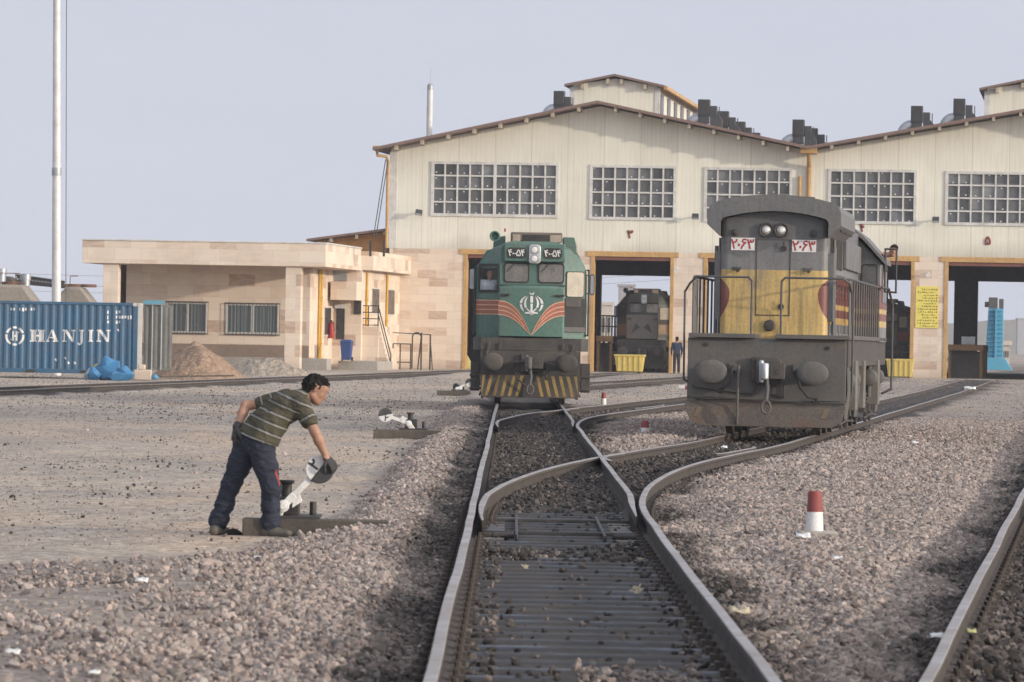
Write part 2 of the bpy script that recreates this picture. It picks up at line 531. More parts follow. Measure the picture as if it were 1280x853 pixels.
def ballast(x, y):
    e = shoulder_edge(y) + 0.5 * (vnoise(x * 2, y * .8, 51) - .5)
    b = sstep(x, e - .15, e + .35) * (1 - sstep(x, 0, .2))
    r = sstep(x, 1.0, 1.3) * (1 - 0.75 * sstep(vnoise(x * .5 - y * .06, y * .05, 61), .52, .72) * sstep(y, 33, 45))
    b = np.maximum(b, r)
    b = b * np.where((x < -1.2) & (y < 40), .35 + .5 * vnoise(x * 1.3, y * .5, 83), 1.0)
    b = b * (1 - 0.55 * sstep(y, 95, 150))
    return np.clip(b, 0, 1)

def build_ground():
    ys = [13.0]
    while ys[-1] < 9000:
        ys.append(ys[-1] * (1.0052 if ys[-1] < 130 else 1.010 if ys[-1] < 500 else 1.08))
    xs = list(np.arange(-9, 9.01, 0.11))
    s = .11
    while xs[-1] < 6000:
        s *= 1.10; xs.append(xs[-1] + s)
    left = [-v for v in xs if v > 9.0]
    xs = np.array(sorted(left + xs)); ys = np.array(ys)
    gx, gy = np.meshgrid(xs, ys)
    gz = height(gx, gy)
    n, m = len(ys), len(xs)
    co = np.stack([gx, gy, gz], -1).reshape(-1, 3)
    idx = np.arange(n * m).reshape(n, m)
    q = np.stack([idx[:-1, :-1], idx[:-1, 1:], idx[1:, 1:], idx[1:, :-1]], -1).reshape(-1, 4)
    me = bpy.data.meshes.new('ground')
    me.vertices.add(len(co)); me.vertices.foreach_set('co', co.ravel())
    me.loops.add(q.size); me.loops.foreach_set('vertex_index', q.ravel())
    me.polygons.add(len(q)); me.polygons.foreach_set('loop_start', np.arange(0, q.size, 4)); me.polygons.foreach_set('loop_total', np.full(len(q), 4))
    me.update(); me.validate()
    me.polygons.foreach_set('use_smooth', [True] * len(q))
    for nm, fn in (('stain', stain), ('ballast', ballast)):
        a = me.attributes.new(nm, 'FLOAT', 'POINT'); a.data.foreach_set('value', fn(gx, gy).ravel().astype(np.float32))
    t = NT('yard_ground')
    def attr(nm):
        a = t.n('Attribute'); a.attribute_name = nm; return a.outputs['Fac']
    co = t.coord(); cof = t.coord((1, .35, 1))
    big = t.noise(cof, 0.16, 5, 0.6, 0.4); mid = t.noise(cof, 1.1, 6, 0.62); fine = t.noise(co, 16, 6, 0.7)
    dirt = t.ramp(big, [(0.33, (0.335, 0.275, 0.222)), (0.5, (0.425, 0.355, 0.285)), (0.68, (0.51, 0.42, 0.325))])
    dirt = t.mix(t.ramp(mid, [(0.42, (0, 0, 0)), (0.66, (0.65,) * 3)]), dirt, (0.30, 0.268, 0.238))
    drift = t.noise(t.coord((.55, .14, 1)), 0.55, 6, .62, .8)
    dirt = t.mix(t.ramp(drift, [(.50, (0, 0, 0)), (.64, (.75,) * 3)]), dirt, (.50, .375, .27))
    ruts = t.noise(t.coord((.30, .9, 1), rot=(0, 0, .12)), 0.8, 5, .6, .5)
    dirt = t.mix(t.ramp(ruts, [(.52, (0, 0, 0)), (.68, (.7,) * 3)]), dirt, (.275, .25, .232))
    vo = t.n('TexVoronoi'); vo.inputs['Scale'].default_value = 17.0; t.l(co, vo.inputs['Vector'])
    vc = t.n('SeparateColor'); t.l(vo.outputs['Color'], vc.inputs[0])
    peb = t.ramp(vc.outputs[0], [(0.0, (0.45,) * 3), (0.5, (0.95,) * 3), (0.9, (1.25,) * 3), (1.0, (1.6,) * 3)])
    dirt = t.mix(0.7, dirt, t.mix(1.0, dirt, peb, 'MULTIPLY'))
    stone = t.ramp(vc.outputs[1], [(0.0, (0.17, 0.135, 0.125)), (0.5, (0.34, 0.27, 0.24)), (1.0, (0.46, 0.385, 0.345))])
    gapr = t.ramp(vo.outputs['Distance'], [(0.25, (1, 1, 1)), (0.7, (0.35,) * 3)])
    stone = t.mix(1.0, stone, gapr, 'MULTIPLY')
    c = t.mix(t.math('MULTIPLY', attr('ballast'), 0.85), dirt, stone)
    soot = t.ramp(fine, [(0.3, (0.022, 0.022, 0.023)), (0.62, (0.055, 0.050, 0.047)), (0.8, (0.11, 0.095, 0.08))])
    st = t.ramp(t.math('ADD', attr('stain'), t.math('MULTIPLY', t.math('SUBTRACT', mid, 0.5), 0.55)), [(0.15, (0, 0, 0)), (0.75, (0.92,) * 3)])
    c = t.mix(st, c, soot)
    t.base(c); t.set(0.95, 0, 0.2)
    hgt = t.math('ADD', t.math('MULTIPLY', vo.outputs['Distance'], -0.6), t.math('MULTIPLY', fine, 1.2))
    t.bump(hgt, 0.75, 0.03)
    me.materials.append(t.m)
    return tag(mesh_obj('ground', me), kind='structure')
build_ground()

# ------------------------------------------------------------------ loose stones: a cloud of points, each carrying one lump of rock
def rock_cloud(name, pts, scl, colr, subdiv=1, lab=None):
    me = bpy.data.meshes.new(name)
    me.vertices.add(len(pts)); me.vertices.foreach_set('co', np.asarray(pts, np.float32).ravel())
    a = me.attributes.new('size', 'FLOAT_VECTOR', 'POINT'); a.data.foreach_set('vector', np.asarray(scl, np.float32).ravel())
    rot = RNG.uniform(-math.pi, math.pi, (len(pts), 3)); rot[:, :2] *= 0.35
    a = me.attributes.new('turn', 'FLOAT_VECTOR', 'POINT'); a.data.foreach_set('vector', rot.astype(np.float32).ravel())
    a = me.attributes.new('tone', 'FLOAT_VECTOR', 'POINT'); a.data.foreach_set('vector', np.asarray(colr, np.float32).ravel())
    ng = bpy.data.node_groups.new(name + '_spread', 'GeometryNodeTree')
    ng.interface.new_socket('Geometry', in_out='INPUT', socket_type='NodeSocketGeometry')
    ng.interface.new_socket('Geometry', in_out='OUTPUT', socket_type='NodeSocketGeometry')
    N = ng.nodes; L = ng.links
    gi = N.new('NodeGroupInput'); go = N.new('NodeGroupOutput')
    ma = stone_mat()
    j = N.new('GeometryNodeGeometryToInstance')
    for k in range(6):
        ico = N.new('GeometryNodeMeshIcoSphere'); ico.inputs['Radius'].default_value = 0.5; ico.inputs['Subdivisions'].default_value = subdiv
        nz = N.new('ShaderNodeTexNoise'); nz.noise_dimensions = '4D'; nz.inputs['W'].default_value = 3.7 * k; nz.inputs['Scale'].default_value = 1.9; nz.inputs['Detail'].default_value = 1
        sub = N.new('ShaderNodeVectorMath'); sub.operation = 'SUBTRACT'; sub.inputs[1].default_value = (0.5, 0.5, 0.5)
        mul = N.new('ShaderNodeVectorMath'); mul.operation = 'SCALE'; mul.inputs['Scale'].default_value = 1.15
        sp = N.new('GeometryNodeSetPosition')
        sm = N.new('GeometryNodeSetMaterial'); sm.inputs['Material'].default_value = ma
        ss = N.new('GeometryNodeSetShadeSmooth'); ss.inputs['Shade Smooth'].default_value = False
        L.new(ico.outputs[0], sp.inputs['Geometry'])
        L.new(nz.outputs['Color'], sub.inputs[0]); L.new(sub.outputs[0], mul.inputs[0]); L.new(mul.outputs[0], sp.inputs['Offset'])
        L.new(sp.outputs[0], ss.inputs[0]); L.new(ss.outputs[0], sm.inputs[0]); L.new(sm.outputs[0], j.inputs[0])
    ip = N.new('GeometryNodeInstanceOnPoints'); ip.inputs['Pick Instance'].default_value = True
    def named(nm):
        x = N.new('GeometryNodeInputNamedAttribute'); x.data_type = 'FLOAT_VECTOR'; x.inputs['Name'].default_value = nm; return x.outputs['Attribute']
    er = N.new('FunctionNodeEulerToRotation'); L.new(named('turn'), er.inputs[0])
    L.new(gi.outputs[0], ip.inputs['Points']); L.new(j.outputs[0], ip.inputs['Instance'])
    L.new(er.outputs[0], ip.inputs['Rotation']); L.new(named('size'), ip.inputs['Scale'])
    L.new(ip.outputs[0], go.inputs[0])
    me.materials.append(ma)
    o = mesh_obj(name, me)
    md = o.modifiers.new('spread', 'NODES'); md.node_group = ng
    return tag(o, lab, name.replace('_', ' '), kind='stuff')
_sm = []
def stone_mat():
    if _sm: return _sm[0]
    t = NT('ballast_stone')
    a = t.n('Attribute'); a.attribute_name = 'tone'; a.attribute_type = 'INSTANCER'
    n1 = t.noise(t.coord(), 2.5, 4, 0.6)
    t.base(t.mix(1.0, a.outputs['Color'], t.ramp(n1, [(0.3, (0.72,) * 3), (0.7, (1.2,) * 3)]), 'MULTIPLY'))
    t.set(0.9, 0, 0.25)
    _sm.append(t.m); return t.m

def scatter(n_per_m2, y0, y1, xa, xb):
    """random points between the lines xa(y) and xb(y)"""
    wide = max(float(xb(y)) - float(xa(y)) for y in np.linspace(y0, y1, 30))
    n = int(n_per_m2 * wide * (y1 - y0))
    y = RNG.uniform(y0, y1, n); u = RNG.uniform(0, 1, n) * wide
    x = xa(y) + u
    k = x < xb(y)
    return x[k], y[k]
RAILS = [lambda y: np.full_like(y, X_L), lambda y: np.where(y < T2, X_L + GA, 99.0), lambda y: X_L + div(y, T1), lambda y: X_L + GA + div(y, T1),
         lambda y: np.where(y > T2, X_L + div(y, T2), 99.0), lambda y: np.where(y > T2, X_L + GA + div(y, T2), 99.0), x_east, lambda y: x_east(y) + GA, lambda y: np.where(y > T2, X_L + GA, 99.0)]
def rail_gap(x, y):
    d = np.full_like(x, 99.0)
    for r in RAILS: d = np.minimum(d, np.abs(x - r(y)))
    return d
def fov(y, side): return side * (0.1075 * y + 0.25)
def stones():
    P, S, C = [], [], []
    def put(x, y, lo, hi, lift=0.25, soot=None, flat=0.75):
        k = rail_gap(x, y) > 0.085
        x, y = x[k], y[k]
        if soot is not None: soot = soot[k]
        n = len(x)
        s = lo + (hi - lo) * RNG.beta(1.3, 2.6, n)
        z = height(x, y) + s * lift
        sc = np.stack([s * RNG.uniform(.8, 1.45, n), s * RNG.uniform(.8, 1.25, n), s * RNG.uniform(.5, .95, n) * flat / .75], -1)
        d = stain(x, y) if soot is None else soot
        d = np.clip(d * 1.0 + RNG.normal(0, .20, n), 0, 1)[:, None]
        hue = RNG.uniform(0, 1, (n, 1)); br = RNG.uniform(.62, 1.22, (n, 1))
        clean = (np.array([[.355, .275, .238]]) * hue + np.array([[.315, .278, .245]]) * (1 - hue)) * br
        dark = np.array([[.038, .033, .030]]) * RNG.uniform(.5, 1.9, (n, 1))
        P.append(np.stack([x, y, z], -1)); S.append(sc); C.append(clean * (1 - d) + dark * d)
    lo = lambda y: np.maximum(shoulder_edge(y), fov(y, -1)); lf = lambda y: np.full_like(np.asarray(y, float), X_L - .08)
    x, y = scatter(620, 19.5, 50, lo, lf)
    b = ballast(x, y) * (1 - sstep(-x, 1.0, 2.2) * (.40 + .60 * sstep(vnoise(x * 1.1, y * .45, 81), .25, .6))); k = RNG.uniform(0, 1, len(x)) < np.maximum(b, .05 * (y < 36))
    put(x[k], y[k], .018, .068)
    x, y = scatter(1.1, 19.5, 40, lo, lf)
    k = ballast(x, y) > .5
    put(x[k], y[k], .05, .115, .2)
    x, y = scatter(260, 50, 112, lo, lf)
    b = ballast(x, y); k = RNG.uniform(0, 1, len(x)) < b
    put(x[k], y[k], .03, .08)
    # dust and pebbles of the yard
    x, y = scatter(34, 22, 105, lambda y: fov(y, -1), lambda y: np.full_like(np.asarray(y, float), -1.3))
    k = RNG.uniform(0, 1, len(x)) < .15 + sstep(vnoise(x * .8, y * .3, 73), .35, .75); x, y = x[k], y[k]
    put(x, y, .008, .030, .15, np.clip(RNG.normal(.25, .3, len(x)), 0, .9))
    x, y = scatter(7, 24, 120, lambda y: fov(y, -1), lambda y: np.full_like(np.asarray(y, float), -1.3))
    k = RNG.uniform(0, 1, len(x)) < 1.2 * sstep(vnoise(x * .9, y * .25, 71), .45, .8); x, y = x[k], y[k]
    put(x, y, .010, .055, .2, np.clip(RNG.normal(.8, .15, len(x)), 0, 1))
    x, y = scatter(4, 105, 210, lambda y: np.maximum(fov(y, -1), -22), lambda y: np.full_like(np.asarray(y, float), -1.3))
    put(x, y, .012, .05, .2, np.where(RNG.uniform(0, 1, len(x)) < .6, .8, 0.3))
    x, y = scatter(5, 118, 235, lambda y: np.full_like(np.asarray(y, float), 1.4), lambda y: np.minimum(fov(y, 1), 24))
    put(x, y, .012, .05, .2, np.where(RNG.uniform(0, 1, len(x)) < .6, .8, 0.3))
    x, y = scatter(0.7, 24, 150, lambda y: fov(y, -1), lambda y: np.full_like(np.asarray(y, float), -1.3))
    put(x, y, .02, .075, .12)
    # right of the main track
    r0 = lambda y: np.full_like(np.asarray(y, float), X_L + GA + .08) + np.where(np.asarray(y) < T1, 0, 0)
    r1 = lambda y: np.minimum(fov(y, 1), 14)
    x, y = scatter(560, 19.5, 56, r0, r1)
    keep = (to_tracks(x, y) > .85) | (RNG.uniform(0, 1, len(x)) < .5)
    b = ballast(x, y); keep &= RNG.uniform(0, 1, len(x)) < (.25 + .75 * b)
    put(x[keep], y[keep], .026, .08)
    x, y = scatter(210, 56, 118, r0, r1)
    keep = (to_tracks(x, y) > .95) | (RNG.uniform(0, 1, len(x)) < .25)
    b = ballast(x, y); keep &= RNG.uniform(0, 1, len(x)) < (.2 + .8 * b)
    put(x[keep], y[keep], .03, .085)
    # spoil between the rails
    m0 = lambda y: np.full_like(np.asarray(y, float), X_L + .1); m1 = lambda y: np.full_like(np.asarray(y, float), X_L + GA - .1)
    x, y = scatter(430, 19.5, 110, m0, m1)
    w = np.where(y < 27, sstep(-y, -25.5, -22.5) * np.where((x > .35) & (x < 1.0), .9, .08), 0) + np.where((y > 36.8) & (y < 38.8), .42, 0) + .55 * sstep(y, 46, 49) + .025
    w = np.maximum(w, .28 * (np.minimum(x - X_L, X_L + GA - x) < .27))
    k = RNG.uniform(0, 1, len(x)) < w * (.5 + .8 * vnoise(x * 3, y * 1.2, 77))
    x, y = x[k], y[k]
    put(x, y, .018, .07, .25, np.clip(.93 + .12 * (y > 36) + .25 * (vnoise(x * 2, y * .8, 78) - .5) - .38 * (y < 25.5) * (np.abs(x - .66) < .32), 0, 1))
    P, S, C = np.concatenate(P), np.concatenate(S), np.concatenate(C)
    print('stones', len(P))
    rock_cloud('ballast_stones', P, S, C, 1, 'loose pinkish and soot black ballast stones strewn along the tracks')
stones()

# ------------------------------------------------------------------ rails
PROF = [(-.036, 0), (-.034, -.006), (-.034, -.036), (-.010, -.048), (-.010, -.145), (-.07, -.158), (-.07, -.172),
        (.07, -.172), (.07, -.158), (.010, -.145), (.010, -.048), (.034, -.036), (.034, -.006), (.036, 0)]
PROF = [(a * .9 if abs(a) < .06 else a, b) for a, b in PROF]
PROF[0] = (-.026, 0); PROF[-1] = (.026, 0)
def rail_mb(path, head=1.0):
    """path: list of (x, y, z of the rail head, width factor)"""
    mb = MB(); n = len(PROF); vs = []; fs = []; mi = []
    for i, (x, y, z, w) in enumerate(path):
        a = path[max(0, i - 1)]; b = path[min(len(path) - 1, i + 1)]
        d = Vector((b[0] - a[0], b[1] - a[1])).normalized(); s = Vector((d.y, -d.x))
        for px, pz in PROF:
            vs.append((x + s.x * px * w, y + s.y * px * w, z + pz))
    for i in range(len(path) - 1):
        for j in range(n):
            k = (j + 1) % n
            fs.append((i * n + j, i * n + k, (i + 1) * n + k, (i + 1) * n + j)); mi.append(0 if j in (n - 1, 0, n - 2) else 1)
    fs.append(tuple(range(n))); mi.append(1); fs.append(tuple(range(len(path) * n - 1, (len(path) - 1) * n - 1, -1))); mi.append(1)
    mb.v = vs; mb.f = fs; mb.m = mi
    return mb
def kink(y, seed):
    return 0.008 * (float(vnoise(y * .22, seed, 90)) - .5) * 2 + 0.006 * (float(vnoise(y * .6, seed, 91)) - .5)
def kinkz(y, seed): return 0.016 * (float(vnoise(y * .18, seed, 92)) - .5)
def make_rail(parent, fx, y0, y1, name='rail', dz=0.0, taper=None, fz=None, seed=1.0, step=1.0):
    ys = list(np.arange(y0, y1, step)) + [y1]
    path = []
    for y in ys:
        w = 1.0
        if taper is not None: w = 0.22 + 0.78 * min(1, max(0, (y - y0) / taper))
        path.append((float(fx(y)) + kink(y, seed), y, dz + kinkz(y, seed) * .8 + (float(fz(y)) if fz else 0), w))
    return rail_mb(path).build(name, [MT['rail_top'], MT['rail_side']], parent, 40)
def clips(parent, fx, y0, y1, dz=0.0, fz=None):
    mb = MB(); y = y0
    while y < y1:
        x = float(fx(y)); z = dz + (float(fz(y)) if fz else 0)
        for s in (-1, 1):
            mb.box(x + s * .052, x + s * .125, y - .06, y + .06, z - .17, z - .128)
            mb.cyl((x + s * .088, y, z - .13), (x + s * .088, y, z - .10), .017, n=6)
        y += 0.6
    return tag(mb.build('rail_clips', MT['rail_side'], parent, 30), kind='stuff')

def sleeper_mb(y, w=2.45, seed=0):
    mb = MB(); x0 = 0.43 + 0.03 * math.sin(seed * 2.3)
    pr = [(-.12, -.30), (-.115, -.192), (-.085, -.176), (-.03, -.168), (.03, -.168), (.085, -.176), (.115, -.192), (.12, -.30)]
    mb.prism([(y + a, b) for a, b in pr], 'x', x0 - w / 2, x0 + w / 2)
    return mb
main = thing('railway_track', 'straight rusty rail and oily sleepers running from the foreground to the green locomotive', 'railway track', (0, 0, 0))
main_l = lambda y: X_L + 0 * y
make_rail(main, main_l, 14.0, 251.0, 'rail', 0, seed=1.0)
k = 0; y = 15.0; rest = MB(); n_s = 0
while y < 112:
    if 19 < y < 74 and n_s < 92:
        sleeper_mb(y, 2.45, k).build('sleeper', MT['sleeper'], main, 30); n_s += 1
    else:
        m_ = sleeper_mb(y, 2.45, k); rest.add(m_.v, m_.f)
    y += 0.6; k += 1
tag(rest.build('sleepers', MT['sleeper'], main, 30), kind='stuff')
clips(main, main_l, 15.0, 110)

def make_turnout(z0, nxt, label, seed, first=False):
    t = thing('railway_switch', label, 'railway switch', (0, 0, 0))
    zf = (lambda y: dip(y)) if z0 == T1 else (lambda y: 0 * y)
    # straight right hand rail up to this turnout, then swinging off
    fr = lambda y: X_L + GA + float(div(y, z0))
    prev = {T1: 14.0, T2: T1 + .9, T3: T2 + .9, T4: T3 + .9}[z0]
    def with_blade(f, a):
        return lambda y: f(y) - 0.085 * max(0.0, 1 - (y - a) / 6.0) if y - a < 6 else f(y)
    f0 = fr if z0 == T1 else with_blade(fr, prev)
    make_rail(t, f0, prev, 249.0, 'stock_rail', 0 if z0 == T1 else -0.002, None if z0 == T1 else 4.0, fz=zf, seed=seed)
    fl = lambda y: X_L + float(div(y, z0)) + 0.112 * max(0.0, 1 - (y - z0 + .7) / 7.0)
    make_rail(t, fl, z0 - .7, 249.0, 'curved_rail', -0.004, 4.0, fz=zf, seed=seed + 4)
    clips(t, fl, z0 + 2.5, min(z0 + 45, 249), fz=zf); clips(t, fr, max(prev, z0 - 24), min(z0 + 45, 249), fz=zf)
    # frog: wing rails and guard rails
    frog = z0 + 22.8; xr = X_L + GA
    mb = MB()
    m_ = rail_mb([(xr + .10, frog - 2.2, -.008, .8), (xr - .055 + .08, frog - .6, -.008, .8), (xr + .10, frog + .6, -.008, .8), (xr + .34, frog + 2.0, -.008, .8)]); mb.v, mb.f, mb.m = m_.v, m_.f, m_.m
    mb.build('wing_rail', [MT['rail_top'], MT['rail_side']], t, 40)
    gy0, gy1 = frog + 2.5, frog + 10
    gl = lambda y: fr(y) - .13
    ra = [(gl(gy0) - .08, gy0, float(zf(gy0)) + .012, .9)] + [(gl(y), y, float(zf(y)) + .012, .9) for y in np.linspace(gy0 + 1, gy1 - 1, 6)] + [(gl(gy1) - .08, gy1, float(zf(gy1)) + .012, .9)]
    rail_mb(ra).build('guard_rail', [MT['rail_top'], MT['rail_side']], t, 40)
    # slide plates, stretcher bars and heel blocks at the blades
    for k in range(8):
        for x in (X_L + .13, X_L + GA - .13):
            MB().box(x - .16, x + .16, z0 - .4 + k * .6 - .04, z0 - .4 + k * .6 + .04, -.178, -.16).build('slide_plate', MT['rail_top'], t)
    for y in (z0 + .12, z0 + 3.0):
        MB().box(X_L + .1, X_L + GA - .1, y - .03, y + .03, -.15, -.12).build('stretcher_bar', MT['black_steel'], t, bevel=.005)
    for x, sgn in ((X_L + .25, 1), (X_L + GA - .24, -1)):
        mb = MB(); mb.prism([(x - .14 * sgn, z0 - .1), (x + .06 * sgn, z0 - .1), (x + .06 * sgn, z0 + .4), (x - .08 * sgn, z0 + 2.3)], 'z', -.168, -.135)
        mb.cyl((x - .06, z0 - .32, -.14), (x + .12, z0 - .32, -.14), .028, n=10)
        mb.box(x + .13 * sgn, x + .155 * sgn, z0 - .6, z0 + 4, -.17, -.12)
        mb.build('heel_block', MT['black_steel'], t, bevel=.008)
    return t
make_turnout(T1, T2, 'near railway switch whose curved rails swing right under the grey and yellow locomotive', 2.0)
make_turnout(T2, T3, 'middle railway switch curving right just in front of the green locomotive', 9.0)
make_turnout(T3, T4, 'railway switch behind the green locomotive, its rails crossing towards the yellow bin', 15.0)
make_turnout(T4, 250, 'farthest railway switch, close to the shed doors', 23.0)
# last piece of the straight right hand rail
make_rail(main, lambda y: X_L + GA + 0 * y, T4 + .9, 250.5, 'rail', -.002, 4.0, seed=31)
et = thing('railway_track', 'curving away track whose pale rail rises along the right edge', 'railway track', (0, 0, 0))
make_rail(et, x_east, 14, 150, 'rail', 0, seed=41); make_rail(et, lambda y: x_east(y) + GA, 14, 150, 'rail', 0, seed=43); clips(et, x_east, 15, 80)
wt = thing('railway_track', 'thin dark track running past the blue container on the left', 'railway track', (0, 0, 0))
make_rail(wt, x_west, 96, 330, 'rail', -.02, seed=51); make_rail(wt, lambda y: x_west(y) + GA, 96, 330, 'rail', -.02, seed=53)
# ------------------------------------------------------------------ building materials
def cladding_mat():
    t = NT('cream_ribbed_cladding')
    co = t.coord()
    sx = t.n('SeparateXYZ'); t.l(co, sx.inputs[0])
    ribs = t.math('PINGPONG', t.math('ADD', sx.outputs[0], t.math('MULTIPLY', sx.outputs[1], 1.0)), 0.11)
    n1 = t.noise(co, 0.35, 5, 0.6)
    base = t.ramp(n1, [(0.3, (0.67, 0.635, 0.525)), (0.7, (0.76, 0.725, 0.61))])
    sheet = t.n('TexWhiteNoise'); sheet.noise_dimensions = '1D'
    t.l(t.math('FLOOR', t.math('DIVIDE', sx.outputs[0], 1.87)), sheet.inputs['W'])
    base = t.mix(1.0, base, t.ramp(sheet.outputs['Value'], [(0, (0.93,) * 3), (1, (1.04,) * 3)]), 'MULTIPLY')
    seam = t.math('LESS_THAN', t.math('FRACT', t.math('DIVIDE', sx.outputs[0], 1.87)), 0.025)
    base = t.mix(t.math('MULTIPLY', seam, 0.35), base, (0.33, 0.29, 0.22))
    st = t.noise(t.coord((5, 5, 0.22)), 1.6, 6, 0.7)
    base = t.mix(t.ramp(st, [(0.5, (0, 0, 0)), (0.8, (0.42,) * 3)]), base, (0.34, 0.29, 0.215))
    soot_n = t.noise(t.coord((.5, .5, .5)), .45, 6, .62, .5)
    soot_h = t.math('MULTIPLY', t.math('SUBTRACT', 8.4, sx.outputs[2]), .30)
    base = t.mix(t.ramp(t.math('MULTIPLY', soot_n, soot_h), [(.24, (0, 0, 0)), (.50, (.55,) * 3)]), base, (.20, .175, .145))
    rib_c = t.ramp(ribs, [(0.0, (0.93,) * 3), (0.03, (1.0,) * 3)])
    t.base(t.mix(1.0, base, rib_c, 'MULTIPLY')); t.set(0.5, 0, 0.35)
    t.bump(t.math('GREATER_THAN', ribs, 0.035), 0.25, 0.012)
    return t.m
def stone_wall_mat(name, bw=0.95, bh=0.42, warm=1.0):
    t = NT(name)
    co = t.coord()
    sx = t.n('SeparateXYZ'); t.l(co, sx.inputs[0])
    cx = t.n('CombineXYZ'); t.l(t.math('ADD', sx.outputs[0], sx.outputs[1]), cx.inputs[0]); t.l(sx.outputs[2], cx.inputs[1])
    b = t.n('TexBrick'); b.offset = 0.37; b.inputs['Scale'].default_value = 1.0
    b.inputs['Brick Width'].default_value = bw; b.inputs['Row Height'].default_value = bh
    b.inputs['Mortar Size'].default_value = 0.006; b.inputs['Bias'].default_value = 0.0
    b.inputs['Color1'].default_value = (0, 0, 0, 1); b.inputs['Color2'].default_value = (1, 1, 1, 1); b.inputs['Mortar'].default_value = (.45,) * 3 + (1,)
    t.l(cx.outputs[0], b.inputs['Vector'])
    tone = t.ramp(b.outputs['Color'], [(0.0, (0.42 * warm, 0.29, 0.205)), (0.17, (0.48 * warm, 0.35, 0.26)), (0.27, (0.62 * warm, 0.49, 0.375)), (0.7, (0.70 * warm, 0.59, 0.475)), (1.0, (0.57 * warm, 0.45, 0.355))])
    vein = t.noise(t.coord((0.8, 0.8, 3.2)), 1.3, 8, 0.68, 1.2)
    tone = t.mix(t.ramp(vein, [(0.42, (0, 0, 0)), (0.7, (0.6,) * 3)]), tone, (0.72 * warm, 0.62, 0.51))
    dirt = t.noise(co, 0.5, 6, 0.65)
    tone = t.mix(t.ramp(dirt, [(0.5, (0, 0, 0)), (0.85, (0.45,) * 3)]), tone, (0.27, 0.21, 0.165))
    low = t.ramp(t.math('ADD', sx.outputs[2], t.math('MULTIPLY', dirt, 0.8)), [(0.3, (0.5,) * 3), (0.95, (0, 0, 0))])
    tone = t.mix(low, tone, (0.25, 0.19, 0.15))
    tone = t.mix(t.math('MULTIPLY', b.outputs['Fac'], 0.35), tone, (0.22, 0.17, 0.13))
    t.base(tone); t.set(0.7, 0, 0.3)
    t.bump(vein, 0.12, 0.01)
    return t.m
MT['cladding'] = cladding_mat()
MT['travertine'] = stone_wall_mat('travertine_facing')
MT['travertine_office'] = stone_wall_mat('travertine_office', 1.25, 0.55)
MT['roof_sheet'] = M('red_brown_roof_sheet', (0.20, 0.125, 0.10), 0.6, 0, (0.15, 0.12, 0.10), 0.5, 0.6, bump=0.1)
MT['soffit'] = M('soffit_sheet', (0.42, 0.36, 0.28), 0.7, 0, (0.25, 0.2, 0.16), 0.4, 1)
MT['frame_white'] = M('window_frame_paint', (0.66, 0.65, 0.61), 0.5, 0, (0.33, 0.30, 0.26), 0.55, 2.5, streak=0.35)
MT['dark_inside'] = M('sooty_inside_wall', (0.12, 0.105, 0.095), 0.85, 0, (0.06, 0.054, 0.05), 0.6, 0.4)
MT['vent_dark'] = M('ventilator_sheet', (0.045, 0.047, 0.052), 0.6, 0.1, (0.12, 0.11, 0.10), 0.4, 2)
MT['galv'] = M('galvanised_sheet', (0.42, 0.45, 0.48), 0.4, 0.5, (0.25, 0.22, 0.2), 0.4, 2)
MT['orange_wall'] = M('orange_panel', (0.52, 0.25, 0.07), 0.6, 0, (0.3, 0.16, 0.08), 0.4, 0.8, streak=0.2)
MT['lintel_red'] = M('red_lintel', (0.20, 0.075, 0.055), 0.65, 0, (0.1, 0.06, 0.05), 0.5, 1)

# dusty panes: each pane its own dark tone, a few clean chips
def pane_mat():
    t = NT('dusty_shed_panes')
    co = t.coord()
    sx = t.n('SeparateXYZ'); t.l(co, sx.inputs[0])
    n = t.noise(co, 1.4, 5, 0.6)
    w = t.n('TexWhiteNoise'); w.noise_dimensions = '2D'
    cx = t.n('CombineXYZ'); t.l(t.math('FLOOR', t.math('DIVIDE', sx.outputs[0], 0.64)), cx.inputs[0]); t.l(t.math('FLOOR', t.math('DIVIDE', sx.outputs[2], 0.66)), cx.inputs[1])
    t.l(cx.outputs[0], w.inputs['Vector'])
    c = t.ramp(n, [(0.3, (0.075, 0.079, 0.083)), (0.75, (0.15, 0.149, 0.147))])
    t.base(t.mix(1.0, c, t.ramp(w.outputs['Value'], [(0, (0.55,) * 3), (.8, (1.3,) * 3), (.93, (1.6,) * 3), (1, (2.6,) * 3)]), 'MULTIPLY'))
    t.set(0.35, 0, 0.4)
    return t.m
MT['panes'] = pane_mat()

# ------------------------------------------------------------------ the locomotive shed
_p = at(750, 465, 249.0)
SF = Frame(_p.x, _p.y, YAW)
shed = thing('locomotive_shed', 'long cream clad locomotive shed with two gables and tall open bays', 'shed', (SF.o.x, SF.o.y, 0), -YAW)
xl = SF.x(487, 300); xv = SF.x(1012, 187); xr = xv + (xv - xl)
z_clad = SF.z(650, 313); z_peak = SF.z(750, 133); x_peak = SF.x(750, 133); z_eave = SF.z(486, 186); z_val = SF.z(1012, 189)
x_peak2 = xv + (x_peak - xl) + 0.9
DEPTH = 70.0
def top_z(x):
    if x <= x_peak: return z_eave + (z_peak - z_eave) * (x - xl) / (x_peak - xl)
    if x <= xv: return z_peak + (z_val - z_peak) * (x - x_peak) / (xv - x_peak)
    if x <= x_peak2: return z_val + (z_peak - z_val) * (x - xv) / (x_peak2 - xv)
    return z_peak + (z_eave - z_peak) * (x - x_peak2) / (xr - x_peak2)
WIN = [(541, 697.5, 204, 270, 10), (739, 844.5, 208, 274, 7), (882, 989.5, 211, 277, 7), (1037, 1145, 213, 279, 7), (1183.5, 1291, 216, 281, 7)]
wins = []
